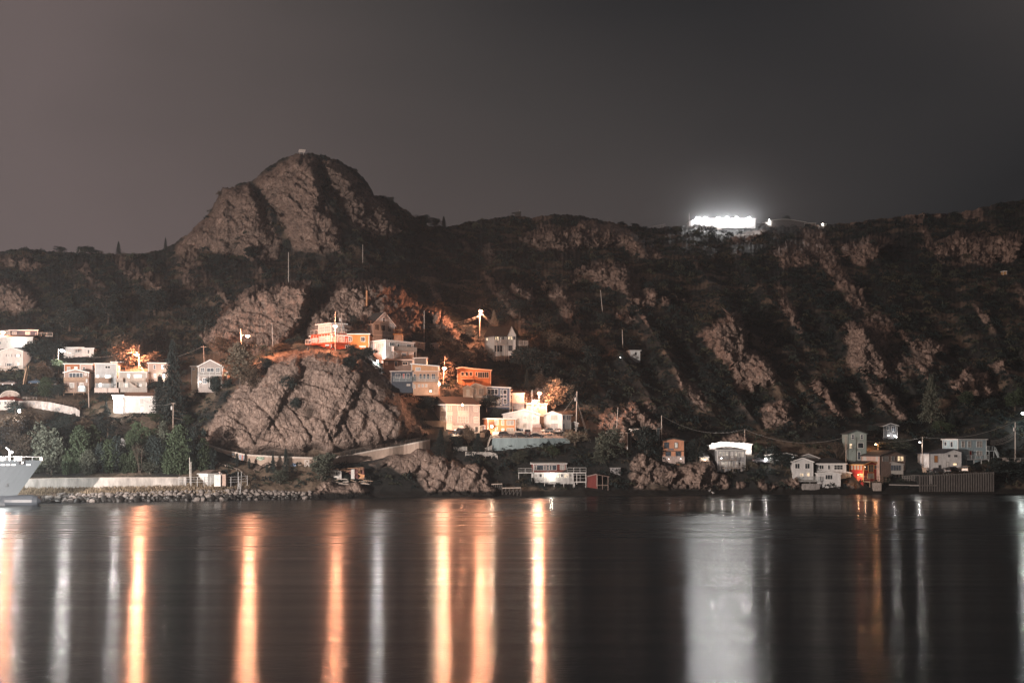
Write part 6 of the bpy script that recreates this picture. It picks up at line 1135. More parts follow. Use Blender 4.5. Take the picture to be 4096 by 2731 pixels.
k = MB(); a = P(*Z12(455, 1040), Dq(3510, 1946)-2); b = P(*Z12(555, 978), Dq(3510, 1946)-2); k.box(a.x, a.y, a.z-1, b.x, a.y+2, b.z); pb = k.build('pier_block', paint((.38,.33,.3), .85, .3)); tag(pb, 'pale concrete pier block under the red boathouse deck', 'block')
k = MB(); a = P(*Z12(930, 755), Dq(3645, 1862)+6); b = P(*Z12(1062, 697), a.y); k.box(a.x, a.y, a.z-.2, b.x, a.y+3, a.z+.1); br = k.build('footbridge', paint((.16,.15,.15), .8)); tag(br, 'boarded footbridge between the rosy brown house and the lamp post', 'bridge')
k = MB(); k.plank((a.x, a.y-.05, (a.z+b.z)/2), (b.x, a.y-.05, (a.z+b.z)/2), b.z-a.z, .06); k.build('parapet', paint((.2,.185,.175), .8), br)
fence('roadside_rail', 'guard rail beside the lit road end at the far side of the pale blue house', [(3965,1838,1829),(4096,1842,1833),(4200,1842,1832)], paint((.35,.33,.31), .6), 10, 1, r=.08)
for i, (px, py, s) in enumerate(((4021,1838,1.0),(4030,1843,.8),(4074,1846,.7))):
    o = link('boulder', BL[i]); o.location = G(px, py, -1); o.scale = (s, s*.8, s*.8); tag(o, ['pale boulder on the road end above the large dark bush','smaller pale boulder beside the first on the road end','pale boulder by the guard rail near the frame edge'][i], 'boulder')
# power boxes and small things by the wharf
a = P(*Z12(1080, 838), Dq(3700, 1886)-.5); m = a.y/F; k = MB(); k.box(0, 0, -.3, 42*.3172*m, 1, 52*.3172*m); pb = k.build('utility_box', paint((.6,.46,.36), .5)); pb.location = a; tag(pb, 'cream lit utility box beside the street lamp pole', 'box')
k = MB(); k.box(.15, -.04, .1, 42*.3172*m-.15, -.005, 48*.3172*m); k.build('door', paint((.66,.52,.42), .5), pb)
# ---------------------------------------------------------------- vehicles
CARP = {'suv': dict(L=4.7, body=[(0,.45),(0,.95),(.12,1.05),(1.0,1.12),(3.5,1.1),(4.55,.98),(4.7,.8),(4.7,.4)], cab=[(.1,1.05),(.35,1.72),(2.6,1.76),(3.4,1.08)]),
 'wagon': dict(L=4.7, body=[(0,.42),(0,.9),(.1,1.0),(3.4,1.0),(4.5,.86),(4.68,.66),(4.68,.38)], cab=[(.1,.98),(.45,1.5),(2.3,1.55),(3.3,.98)]),
 'sedan': dict(L=4.5, body=[(0,.4),(0,.85),(.2,.98),(1.0,1.0),(3.2,.95),(4.3,.8),(4.5,.6),(4.5,.36)], cab=[(.55,.98),(1.2,1.42),(2.3,1.45),(3.15,.94)]),
 'hatch': dict(L=4.1, body=[(0,.42),(0,.9),(.1,1.02),(3.1,1.02),(3.95,.88),(4.1,.68),(4.1,.38)], cab=[(.08,1.0),(.5,1.5),(2.1,1.56),(3.1,1.0)]),
 'van': dict(L=5.2, body=[(0,.5),(0,1.2),(.05,1.3),(4.1,1.25),(4.95,1.05),(5.2,.85),(5.2,.42)], cab=[(.06,1.28),(.14,2.0),(3.7,2.06),(4.3,1.24)]),
 'jeep': dict(L=3.9, body=[(0,.6),(0,1.1),(.05,1.15),(2.5,1.15),(3.8,1.1),(3.9,1.0),(3.9,.55)], cab=[(.05,1.14),(.08,1.82),(2.0,1.85),(2.35,1.14)])}
TYRE = paint((.02,.02,.02), .8); RIM = paint((.4,.4,.42), .35, metal=.6)
def car(kind, px, py, yaw, col, label, name='parked_car', dd=-.2, d=None, z=None, cat='car', scale=1, group='parked vehicles'):
    c = CARP[kind]; p = P(px, py, d or Dq(px, py)+dd); root = empty(name, p, label, cat, group, yaw); root.scale = (scale,)*3; L_, W = c['L'], 1.78 if kind != 'van' else 1.95; w = W/2
    bp_ = paint(col, .28, .06); k = MB(); prof = [(x-L_/2, z_) for x, z_ in c['body']]
    n = len(prof); vs = []
    for y, ins in ((-w, 0), (-w+.06, .0), (w-.06, .0), (w, 0)):
        for x, z_ in prof: vs.append((x*(1 if abs(y) < w-.01 else .985), y, z_-(0 if abs(y) < w-.01 else .05)))
    k.add(vs, [tuple(range(n))[::-1], tuple(range(3*n, 4*n))]+[(j*n+i, j*n+(i+1) % n, (j+1)*n+(i+1) % n, (j+1)*n+i) for j in range(3) for i in range(n)])
    cb = [(x-L_/2, z_) for x, z_ in c['cab']]; t = .16
    (x0, z0), (x1, z1), (x2, z2), (x3, z3) = cb
    k.add([(x1-.04,-w+t,z1-.03),(x2+.05,-w+t,z2-.03),(x2+.05,w-t,z2-.03),(x1-.04,w-t,z1-.03),(x1+.1,-w+t+.12,z1+.05),(x2-.12,-w+t+.12,z2+.05),(x2-.12,w-t-.12,z2+.05),(x1+.1,w-t-.12,z1+.05)], [(0,1,5,4),(1,2,6,5),(2,3,7,6),(3,0,4,7),(4,5,6,7),(0,3,2,1)])
    if kind == 'van':
        for s in (-1, 1): k.prism([(x0, s*(w-.03), z0), (x2-.3, s*(w-.03), z0), (x2-.3, s*(w-t+.03), z2-.05), (x1, s*(w-t+.03), z1-.05)], (0, -s*.05, 0))
    else:
        for xa in (x0+(x3-x0)*.33, x0+(x3-x0)*.62):
            for s in (-1, 1): k.bar((xa, s*(w-.03), z0), (x1+(x2-x1)*((xa-x0)/(x3-x0))**1.0, s*(w-t+.01), z1), .05, n=4)
    k.build('body', bp_, root); g = MB()
    b0 = [(x0,-w+.05,z0),(x3,-w+.05,z3),(x3,w-.05,z3),(x0,w-.05,z0)]; u = [(x1,-w+t,z1),(x2,-w+t,z2),(x2,w-t,z2),(x1,w-t,z1)]
    g.add(b0+u, [(0,1,5,4),(1,2,6,5),(2,3,7,6),(3,0,4,7),(4,5,6,7)]); g.build('cabin_glass', glass((.03,.032,.036)), root)
    r = .33 if kind in ('sedan','hatch','wagon') else .38
    for x in (-L_/2+.85, L_/2-.9):
        for s in (-1, 1):
            q = MB(); q.bar((x, s*(w-.2), r), (x, s*(w+.02), r), r, r, 14); o = q.build('wheel', TYRE, root); q = MB(); q.bar((x, s*(w+.021), r), (x, s*(w+.03), r), r*.6, r*.55, 10); q.build('rim', RIM, o)
    for s in (-1, 1):
        q = MB(); q.box(L_/2-.12, s*(w-.35)-.18, .68, L_/2+.02, s*(w-.35)+.18, .86); q.build('headlight', paint((.7,.7,.68), .15), root)
        q = MB(); q.box(-L_/2-.02, s*(w-.16)-.1, .8, -L_/2+.08, s*(w-.16)+.1, 1.05); q.build('taillight', paint((.35,.03,.025), .3), root)
    q = MB(); q.box(-L_/2-.025, -.26, .62, -L_/2+.02, .26, .76); q.build('number_plate', paint((.6,.6,.6), .4), root)
    q = MB(); q.box(-L_/2-.05, -w+.1, .42, -L_/2+.05, w-.1, .58); q.box(L_/2-.05, -w+.1, .36, L_/2+.05, w-.1, .52); q.build('bumper', paint((.06,.06,.065), .5), root)
    return root
dT = float(np.interp(2030, [p[0] for p in bp], bd))+1.6
car('suv', 2023, 1748.5, math.radians(4), (.045,.033,.03), 'dark sport utility car at the west end of the terrace, tail to the shed', d=dT)
car('wagon', 2085, 1750, math.radians(3), (.03,.027,.027), 'dark estate car in the middle of the terrace row', d=dT)
car('sedan', 2147, 1750.5, math.radians(2), (.03,.028,.03), 'dark low car at the east end of the terrace row', d=dT)
car('jeep', 2110, 1741, math.radians(92), (.16,.10,.085), 'open backed off road car with a spare wheel facing the white house', d=dT+3.5)
car('hatch', 2188, 1731, math.radians(-140), (.70,.69,.67), 'white hatchback parked nose out by the ribbed container', d=dT+9)
car('wagon', 2235, 1730, math.radians(-60), (.5,.46,.44), 'pale car tucked against the white gable house', d=dT+10, scale=.8)
car('van', 1845, 1738, math.radians(178), (.07,.06,.06), 'dark van parked under the large grey house', d=Dq(1850, 1742)-3.2)
car('sedan', 1822, 1740, math.radians(5), (.3,.14,.08), 'small reddish car parked behind the terrace conifers', d=Dq(1850, 1742)-3)
car('wagon', 33, 1541, math.radians(182), (.12,.07,.06), 'dark red car parked above the terrace rail at the frame edge')
car('hatch', 142, 1536, math.radians(170), (.07,.11,.17), 'blue car parked at the foot of the wooden stairs')
car('van', 224, 1547, math.radians(95), (.2,.19,.18), 'small grey van nose out beside the gabled brown house', scale=.85)
car('hatch', 1363, 1391, math.radians(185), (.6,.56,.52), 'white car parked in front of the orange and red house', dd=-1)
t = car('jeep', 1315, 1390, math.radians(-95), (.66,.64,.62), 'small white utility truck beside the white car on the knoll', name='utility_truck', dd=-1.5, cat='truck', scale=.85)
car('suv', 3783, 1891, math.radians(92), (.36,.35,.34), 'silver minivan parked tail out beside the timber wharf', dd=-2)
car('suv', 3817, 1888, math.radians(15), (.03,.03,.033), 'black pickup between the silver minivan and the orange lit van', dd=-2)
car('van', 3868, 1888, math.radians(58), (.62,.44,.30), 'orange lit delivery van with twin rear windows by the timber wharf', name='parked_van', dd=-2, cat='van')  # orange lamplight on the van is put into its paint colour
car('wagon', 3758, 1890, math.radians(0), (.03,.03,.033), 'black car in the shade left of the silver minivan', dd=-2)
car('sedan', 3040, 1850, math.radians(10), (.1,.1,.11), 'dark car parked in the glaring yard light', dd=-1)
# pale blue covered trailer on the brown deck
m = hb['_m']; k = MB(); tr = empty('camper_trailer', P(*Z1(1035, 1156), hb.location.y-1.5), 'pale blue rounded trailer on the gabled brown house deck', 'trailer'); W2 = 45*.3189*m; H2 = 82*.3189*m
prof = [(-W2,.15),(-W2,H2*.75),(-W2*.75,H2),(W2*.75,H2),(W2,H2*.75),(W2,.15)]; k.prism([(x,-1,z) for x, z in prof], (0, 1.6, 0)); k.build('body', paint((.42,.55,.60), .4, .08), tr); k = MB(); k.box(-W2*.8, -1.05, H2*.3, W2*.8, -1.005, H2*.38); k.build('stripe', paint((.7,.7,.7), .4), tr)
k = MB(); k.bar((-W2*.5,-.9,.15),(-W2*.5,-.6,.15),.16); k.bar((W2*.5,-.9,.15),(W2*.5,-.6,.15),.16); k.build('wheel', TYRE, tr)
# bin and planters by the orange house
k = MB(); k.lathe((0,0,0), [(.28,0),(.36,.95),(.4,1.0),(.38,1.08)], 10); b_ = k.build('rubbish_bin', paint((.03,.03,.03), .5)); b_.location = G(1232, 1401, -1.5); tag(b_, 'black rubbish bin at the corner of the orange house', 'bin')
k = MB(); k.bar((0,0,-.3),(0,0,2.0),.05); sp_ = k.build('signpost', GALV); sp_.location = G(1399, 1392, -1.0); tag(sp_, 'white signpost with a blank board beside the knoll bush', 'sign'); k = MB(); k.box(-.55,-.06,1.7,.55,-.02,2.0); k.build('sign_board', paint((.7,.66,.62), .5), sp_)
# ---------------------------------------------------------------- poles, lamps, cables
POLE = paint((.42,.33,.28), .8, .3, 3); PALE = paint((.62,.57,.53), .7, .2, 3)
def pole(x0, y0, x1, y1, label, r=.15, arms=(), tr=False, mat=POLE, dd=-.3, d=None, name='utility_pole', bare=False):
    """top (x0,y0), foot (x1,y1)"""
    d = d or Dq(x1, y1)+dd; A, T = P(x1, y1, d), P(x0, y0, d); root = empty(name, A, label, 'pole', 'poles on the hillside'); k = MB(); k.bar((0, 0, -1), T-A, r, r*.7, 8); k.build('shaft', mat, root)
    for f, w in arms:
        k = MB(); c = (T-A)*f; k.plank(c-Vector((w, 0, 0)), c+Vector((w, 0, 0)), .14, .12)
        for s in (-1, 0, 1): k.bar(c+Vector((s*w*.85, 0, .05)), c+Vector((s*w*.85, 0, .25)), .05)
        k.build('crossarm', mat, root)
    if tr:
        c = (T-A)*.8; k = MB(); k.lathe(c+Vector((-.42, -.1, -.55)), [(.2,0),(.3,.05),(.3,1.0),(.2,1.1),(.06,1.15),(.06,1.3)], 10); k.build('transformer', paint((.55,.54,.53), .5), root)
    root['_t'] = list(T); return root
bare = [(1154,1009,1154,1126,'bare white pole under the rocky peak, taller of the two'),(1451,978,1451,1057,'bare white pole under the rocky peak, shorter of the two'),(1088,1291,1093,1404,'bare pole on the slope behind the rock knoll'),(1697,1242,1696,1368,'pale bare pole right of the upper rock'),(2402,1160,2411,1250,'leaning bare pole on the dark central slope'),(2489,1318,2492,1390,'thin dark pole above the tiny white hut'),(2472,1628,2465,1722,'thin pole behind the silver leafed tree')]
for b in bare: pole(*b[:4], b[4], .13, mat=PALE)
PL = {}
for key, a in {'a': (814,1383,817,1450,'pole with a crossarm behind the gabled house',.14,((.93,.9),)),'b': (693,1610,692,1718,'brown pole with transformer and unlit lamp below the huge dark spruce',.17,((.97,.6),),True),'c': (352,1495,356,1632,'brown pole with transformer in front of the gabled brown house',.16,(),True),
 'd': (1366,1250,1367,1394,'grey pole with transformer in front of the orange and red house',.18,((.95,1.0),),True),'e': (1483,1282,1486,1362,'grey pole before the tall gabled house',.14),'f': (2308,1565,2304,1724,'white pole with transformer right of the white gable house',.18,(),True),'g': (2646,1661,2647,1755,'pale pole behind the salmon orange house',.15),
 'h': (2979,1716,2979,1795,'pole in front of the brilliantly floodlit house',.15),'i': (3065,1785,3064,1824,'short pole right of the brilliantly floodlit house',.1),'j': (3384,1747,3384,1880,'pole in front of the tall green-grey house',.16),'l': (4061,1688,4061,1832,'pale pole with transformer carrying many cables at the road end',.2,(),True),
 'm': (403,1751,406,1822,'short white pole among the seawall evergreens',.14),'n': (758,1829,760,1936,'twin white pole beside the white shore shed',.12),'o': (764,1846,764,1936,'shorter white pole next to the twin at the shore shed',.13),'p': (1871,1635,1870,1700,'thin drop pole in front of the large grey house',.08),'q': (3455,1818,3455,1845,'small pipe pole behind the red boathouse',.06)}.items():
    PL[key] = pole(*a[:5], r=a[5], arms=a[6] if len(a) > 6 else (), tr=len(a) > 7, mat=PALE if key in 'fglmno' else POLE)
OR, WH = (1, .39, .205), (1, .95, .90)
BULB = {}
def lamp_light(root, loc, P_, col, name='bulb_light', r=.18, spot=None):
    l = bpy.data.lights.new(name, 'SPOT' if spot else 'POINT'); l.energy = P_; l.color = col; l.shadow_soft_size = r; o = bpy.data.objects.new(name, l); COL.objects.link(o); o.parent = root; o.location = loc
    if spot: l.spot_size = math.radians(spot); l.spot_blend = .5; o.rotation_euler = (-math.radians(90-8), 0, 0)     # aimed out over the harbour
    return o
def street_lamp(px, py, x1, y1, label, pw, col=OR, arm=.8, ytop=None, x0=None, bulb=.7, dd=-.3, d=None, mat=POLE, r=.14, name='street_lamp', e=40):
    d = d or Dq(x1, y1)+dd; A = P(x1, y1, d); Lp = P(px, py, d-.9); T = P(x0 if x0 else x1, ytop if ytop else py-4, d); root = empty(name, A, label, 'street lamp', 'street lamps'); k = MB(); k.bar((0, 0, -1), T-A, r, r*.7, 8); k.build('pole', mat, root)
    k = MB(); a0 = (T-A)*(((Lp-A).z-.1)/max(.1, (T-A).z)); k.bar(a0, (a0+Lp-A)/2+Vector((0, 0, .25)), .05, n=5); k.bar((a0+Lp-A)/2+Vector((0, 0, .25)), Lp-A+Vector((0, 0, .3)), .05, n=5); k.build('arm', GALV, root)
    k = MB(); k.lathe(Lp-A+Vector((0, 0, .12)), [(.36,.0),(.3,.16),(.12,.26)], 10); h = k.build('lamp_head', GALV, root)
    k = MB(); k.lathe(Lp-A, [(.02,-bulb*.9),(bulb*.75,-bulb*.5),(bulb,0),(bulb*.6,.1)], 12); k.build('bulb', glow(col, e), h); lamp_light(root, Lp-A-Vector((0, bulb+.25, .35)), pw, col, r=.25); return root
street_lamp(548, 1417, 556, 1484, 'orange street lamp glaring above the row houses', 36000, ytop=1380)
street_lamp(991, 1342, 968, 1445, 'orange street lamp on the slope above the sodium lit tree', 30000, dd=-11, ytop=1314, x0=962)
street_lamp(1341, 1303, 1341, 1392, 'orange lamp glaring in front of the orange and red house', 18000, ytop=1250, d=h1.location.y-6)
street_lamp(1923, 1243, 1919, 1346, 'tall orange street lamp beside the steep roofed house', 38000, ytop=1236, mat=PALE)
street_lamp(1778, 1471, 1770, 1552, 'orange street lamp leaning beside the orange-brown flats', 20000, ytop=1425, x0=1780)
street_lamp(2158, 1571, 2156, 1655, 'glaring orange street lamp at the bright corner, taller of two', 26000, ytop=1562, mat=PALE, d=Dq(2156,1660)-1)
street_lamp(2140, 1602, 2128, 1668, 'white glaring lamp on a forked pole in front of the big white house', 4500, (1,.72,.55), ytop=1560, mat=PALE, d=hwb.location.y-1.5)
street_lamp(12, 1328, -8, 1370, 'orange street lamp at the frame edge beside the small white house', 20000, ytop=1318)
street_lamp(248, 1400, 234, 1492, 'white street lamp on a tall pole by the small hillside house', 6500, WH, ytop=1395, x0=233)
street_lamp(3679, 1768, 3689, 1870, 'white street lamp on a wooden pole between the rosy and white houses', 700, WH, ytop=1747, bulb=.3, e=14)
street_lamp(3503, 1776, 3512, 1812, 'small orange lamp glowing behind the rosy brown house', 900, (1,.45,.2), ytop=1772, bulb=.3, e=20)
street_lamp(4092, 1652, 4104, 1720, 'white floodlight on a pole at the frame edge', 2500, (.92,1,.94), ytop=1640, bulb=.6, e=30)
def flood(px, py, label, pw, col, d, size=.45, e=30, out=.35, name='wall_lamp', cat='lamp', group='house lamps', spot=None):
    p = P(px, py, d); root = empty(name, p, label, cat, group); k = MB(); k.box(-size*.7, -.1, -size*.4, size*.7, .12, size*.6); k.bar((0, .1, .1), (0, .6, .2), .05); k.build('housing', GALV, root); k = MB(); k.lathe((0, -.16, -size*.2), [(.02,-size*.6),(size*.6,-size*.4),(size*.7,0),(size*.3,size*.3)], 10); k.build('bulb', glow(col, e), root); lamp_light(root, (0, -out-.35-size, -.2), pw, col, spot=spot); return root
flood(1509, 1446, 'white starry lamp on the wall below the pale pink house', 4200, WH, Dq(1509, 1450)-1.2)
flood(1757, 1535, 'glaring lamp at the end wall of the orange-brown flats', 8000, (1,.62,.40), f1.location.y+2.5)
flood(1722, 1563, 'small lamp in the shrubs below the glaring end wall lamp', 500, (1,.75,.55), f1.location.y-2.5, .3, 20)
flood(1850, 1619, 'orange lamp glaring under the eaves of the large grey house', 1900, OR, hl.location.y-1.0)
flood(1967, 1704, 'glaring white-orange lamp between the low garage and orange house', 3200, (1,.68,.46), ho.location.y-2.6, .55)
flood(1822, 1722, 'hidden lamp over the white garage door of the large grey house', 1300, (1,.68,.46), hl.location.y-1.6, .35)
flood(456, 1591, 'white lamp on the corner of the long pale floodlit house', 2600, WH, hf.location.y-.9)
flood(74, 1364, 'white lamp glaring on the long white house', 900, WH, Dq(60, 1391)-.9, .35)
flood(78, 1643, 'bright white lamp in the bushes below the terrace wall', 2200, WH, Dq(78, 1660)-3, .6)
flood(315, 1500, 'small lamp on the rust brown row house', 250, (1,.7,.45), Dq(316, 1528)-5, .25, 10)
flood(655, 1502, 'white porch lamp of the brown house by the huge spruce', 500, WH, Dq(655, 1526)-1.2, .3)
flood(802, 1526, 'small white lamp on the gabled house terrace post', 120, WH, hh.location.y-1.0, .25, 15)
flood(2201, 1901, 'first oval lamp beside the stilt house door', 220, (1,.9,.75), h5.location.y-1.9, .32, 12)
flood(2209, 1901, 'second oval lamp beside the stilt house door', 220, (1,.9,.75), h5.location.y-1.9, .32, 12)
for i, px in enumerate((2850, 2890, 2930, 2970)): flood(px, 1774, 'white lamp under the eaves of the brilliantly floodlit house, number %s from the conifer' % ['one', 'two', 'three', 'four'][i], 450, (1,.93,.86), h9.location.y-1.1, .3, 25)
flood(2996, 1790, 'white lamp at the corner of the brilliantly floodlit house', 400, (1,.9,.82), h9.location.y-1.2, .35, 25)
flood(3062, 1836, 'glaring white yard lamp beside the dark tree', 420, WH, Dq(3062, 1850)-1, .5, 25)
flood(3086, 1824, 'second white yard lamp behind the dark tree', 200, WH, Dq(3086, 1850)+2, .4, 25)
flood(3577, 1741, 'white lamp on the charcoal house', 350, WH, Dq(3575, 1747)-1.2, .35, 22)
flood(3585, 1747, 'second white lamp beside the first on the charcoal house', 150, WH, Dq(3575, 1747)-1.4, .25, 18)
flood(2481, 1428, 'tiny white lamp on the dark slope left of the small hut', 20, WH, Dq(2481, 1432)-.6, .3, 10)
flood(2675, 1834, 'small white lamp inside the lower window of the salmon house', 15, WH, h7.location.y-.3, .18, 8)
flood(2723, 1833, 'small white lamp at the far lower window of the salmon house', 15, WH, h7.location.y-.3, .18, 8)
flood(2820, 1838, 'white lamp on the tiny lookout hut', 60, (1,.85,.7), hgz.location.y-.5, .25, 10)
flood(2885, 1831, 'white lamp on the balcony of the grey two storey house', 60, WH, h8.location.y-1.7, .25, 12)
flood(3432, 1898, 'warm lamp beside the red boathouse side door', 260, (1,.55,.28), h12.location.y+1.5, .2, 6)
flood(3460, 1866, 'warm lamp under the gable of the red boathouse', 200, (1,.62,.38), h12.location.y-2.2, .18, 4)
for i, x in enumerate((2790, 2821, 2872, 2908, 2947, 2996)): flood(x, 873, 'summit floodlight mounted over the long white building', 20000, (1,.98,.96), hsum.location.y-1.4, 1.5, 110, name='summit_floodlight', group='floodlights of the summit building', out=.4, spot=75)
flood(3290, 896, 'single bright lamp at the end of the summit ridge', 1100, (1,.86,.76), Dq(3290, 899)-1.5, .9, 30)
flood(3076, 880, 'bright lamp over the lit end of the dark summit building', 900, (1,.92,.86), hsu2.location.y-.5, .5, 20)
# overhead cables
def cable(a, b, sag, label, r=.035):
    a, b = Vector(a), Vector(b); k = MB(); n = 14; q = [a.lerp(b, i/n)-Vector((0, 0, sag*4*(i/n)*(1-i/n))) for i in range(n+1)]
    for p0, p1 in zip(q[:-1], q[1:]): k.bar(p0, p1, r, n=4)
    tag(k.build('power_cable', paint((.30,.28,.27), .6)), label, 'cable', 'overhead cables')
tp = lambda k: Vector(PL[k]['_t'])
l_ = tp('l'); d_l = l_.y
for i, (z, yy) in enumerate(((0.3,.3),(-2.7,0),(-3.2,0),(-3.7,.2),(-4.6,0),(-5.0,.2))):
    cable(l_+Vector((0, 0, z)), P(3689, 1748, Dq(3689, 1870)-.3) if i == 0 else P(3962, 1757+i*4, h16.location.y+3), .9 if i else 2.2, ['long cable from the road end pole to the lamp pole'][0] if i == 0 else 'service cable from the road end pole to the pale blue house, %s down' % ['first','second','third','fourth','fifth'][i-1], .05)
cable(P(3689, 1749, Dq(3689, 1870)-.3), tp('j'), 1.6, 'cable from the wooden lamp pole to the green-grey house pole')
cable(tp('j'), tp('h'), 3, 'cable from the green-grey house pole to the floodlit house pole')
cable(tp('h'), tp('g'), 3, 'cable from the floodlit house pole to the salmon house pole')
for z in (0, -1): cable(P(1919, 1262-z*8, Dq(1919, 1346)-.3), tp('e')+Vector((0, 0, z)), 3, ['cable', 'lower cable'][-z]+' from the tall lamp to the pole by the grey gabled house')
for z in (0, -1): cable(P(1921, 1250, Dq(1919, 1346)-.3), P(1985+z*16, 1300, hv.location.y), .1, ['thin stay wire', 'second stay wire'][-z]+' from the tall lamp down to the steep roofed house')
cable(tp('d'), P(1341, 1252, h1.location.y-5), .4, 'short cable between the orange house lamp and transformer pole')
cable(tp('d'), tp('e'), .8, 'cable from the transformer pole to the pole by the gabled house')
cable(P(233, 1396, Dq(234, 1492)-.3), P(556, 1384, Dq(556, 1484)-.3), 3.2, 'long cable from the white lamp pole to the orange lamp pole')
cable(P(556, 1446, Dq(556, 1484)-.3), tp('a'), 1.5, 'cable from the orange lamp pole towards the gabled house pole')
for z in (0, 1): cable(P(557, 1452, Dq(556, 1484)-.3), P(570+z*8, 1488, Dq(575, 1526)-2), .1, ['stay wire', 'second stay wire'][z]+' of the orange lamp above the row houses')
cable(tp('b'), P(575, 1600, hf.location.y), 1.2, 'cable from the transformer pole to the long pale house')
cable(tp('f'), P(2250, 1650, hw2.location.y+4), .5, 'service cable to the white gable house')
for z in (0, 1): cable(tp('f')-Vector((0, 0, 3)), P(2352+z*10, 1760+z*8, Dq(2352, 1770)-.5), .1, ['guy wire', 'second guy wire'][z]+' of the white transformer pole')
cable(P(1780, 1428, Dq(1770, 1552)-.3), P(1850, 1468, Dq(1850, 1520)-.5), .6, 'cable from the leaning lamp to the rust orange bungalow')
# marks on the ridge: lookout board, gun, mast
k = MB(); k.bar((-.9,0,-.6),(-.9,0,1.3),.1); k.bar((.9,0,-.6),(.9,0,1.3),.1); lb = k.build('lookout_sign', PALE); lb.location = G(1207, 617, -.5); tag(lb, 'pale tilted lookout board on top of the rocky peak', 'sign'); k = MB(); k.prism([(-1.6,-.15,.9),(1.5,-.15,.7),(1.8,.35,2.2),(-1.3,.35,2.4)], (0,.1,0)); k.build('board', paint((.6,.55,.52), .6), lb)
cn = empty('old_cannon', G(2066, 864, -.5), 'old cannon silhouetted on the central ridge', 'cannon'); k = MB(); k.bar((-2.6,0,1.5),(2.6,0,1.9),.38,.6,10); k.build('barrel', paint((.04,.04,.04), .6), cn); k = MB(); k.prism([(-1.2,-.5,-.4),(2.6,-.5,-.4),(2.4,-.5,1.2),(1,-.5,1.5),(-.8,-.5,1.2)], (0,1,0)); k.build('carriage', paint((.05,.045,.04), .8), cn)
pole(2079, 838, 2079, 866, 'thin mast standing behind the old cannon', .1)
pole(2757, 852, 2757, 898, 'white flagpole at the end of the blazing summit building', .16, mat=PALE)
fence('snow_fence', 'row of thin stakes on the ridge before the summit building', [(2612,914,905),(2640,909,900),(2660,907,896)], PALE, 7, 1, r=.08)
# ---------------------------------------------------------------- ship at the frame edge
sd = 362.; sh_ = empty('ship', P(60, 2012, sd), 'grey ship bow with bright deck lights moored at the frame edge', 'ship'); so_ = Vector((P(60, 2012, sd).x, sd, 0)); sh_.location = so_
zs = lambda py: CZ+(HY-py)/F*sd
xs_ = lambda px: (px-CX)/F*sd-so_.x
def hull(levels, name, mat, nst=26, close=True):
    # levels: (py, stem px, half beam factor)
    k = MB(); rings = []
    for py, stem, bf in levels:
        pts = []; x1 = xs_(stem); z = zs(py)
        for i in range(nst+1):
            t = i/nst; x = x1-70*t**1.6; b = 7.5*bf*(1-math.exp(-t**1.6*70/ (16 if bf > .6 else 24)))
            pts.append((x, b, z))
        rings.append([(x, -b, z) for x, b, z in pts[::-1]]+[(x, b, z) for x, b, z in pts[1:]])
    n = len(rings[0]); vs = [v for r in rings for v in r]
    k.add(vs, [(j*n+i, j*n+i+1, (j+1)*n+i+1, (j+1)*n+i) for j in range(len(rings)-1) for i in range(n-1)]+([tuple(range((len(rings)-1)*n, len(rings)*n))] if close else []))
    return k.build(name, mat, sh_)
hl_ = hull([(1981,68,.62),(1945,95,.72),(1900,128,.84),(1860,156,.95),(1841,169,1.0)], 'hull', paint((.15,.18,.205), .45, .06, .2))
hull([(2040,40,.45),(2012,50,.55),(1981.1,68.2,.62)], 'boot_topping', paint((.07,.085,.105), .5, .1), close=False)
k = MB(); a = Vector((xs_(20), 0, zs(2002))); k.lathe((0,0,0), [(.3,0),(1.2,.8),(1.55,2.0),(1.6,3.5),(1.5,7),(1.3,9)], 14); bu_ = k.build('bulbous_bow', paint((.07,.085,.105), .45, .1), sh_); bu_.rotation_euler = (0, -math.pi/2, 0); bu_.location = (xs_(166), 0, zs(2001)-.1)
dz = zs(1841); k = MB()
for i in range(5): k.bar((xs_(165-i*36), 0, dz), (xs_(165-i*36), 0, dz+.9), .04)
k.bar((xs_(165), 0, dz+.9), (xs_(20), 0, dz+1.0), .05); k.box(xs_(161), -.5, dz, xs_(173), .5, dz+.8); k.build('bow_rail', paint((.7,.7,.7), .5), sh_)
k = MB(); x = xs_(44); k.bar((x,-1,dz),(x,-1,dz+2.6),.2,.18); k.bar((x,-1,dz+2.5),(x-.9,-1,dz+3.3),.2,.14); k.build('davit', paint(WHITE, .4), sh_)
k = MB(); k.box(xs_(-30), -2.5, dz, xs_(27), 1.5, dz+.95); k.box(xs_(76), -1.5, dz, xs_(95), .8, dz+.85); k.lathe((xs_(66), -1, dz), [(.28,0),(.28,.7),(.12,.85)], 10); k.build('deck_gear', paint(WHITE, .4), sh_)
k = MB(); k.box(xs_(-420), -5.5, dz, xs_(-150), 5.5, dz+6.5); k.box(xs_(-400), -4.5, dz+6.5, xs_(-190), 4.5, dz+9.5); hs_ = k.build('deckhouse', paint(WHITE, .5), sh_)
k = MB(); k.bar((xs_(-60), 0, dz), (xs_(-60), 0, dz+9), .3, .2); k.bar((xs_(-60)-.5, -2.5, dz+7.5), (xs_(-60)-.5, 2.5, dz+7.5), .12); k.build('mast', paint(WHITE, .5), sh_)
k = MB()
def hully(px, py): # half beam at a hull position
    lv = [(1981,68,.62),(1945,95,.72),(1900,128,.84),(1860,156,.95),(1841,169,1.0)]; st = np.interp(-py, [-l[0] for l in lv], [l[1] for l in lv]); bf = np.interp(-py, [-l[0] for l in lv], [l[2] for l in lv]); dx = (st-px)/F*sd
    return -7.5*bf*(1-math.exp(-max(dx, 0)/16))
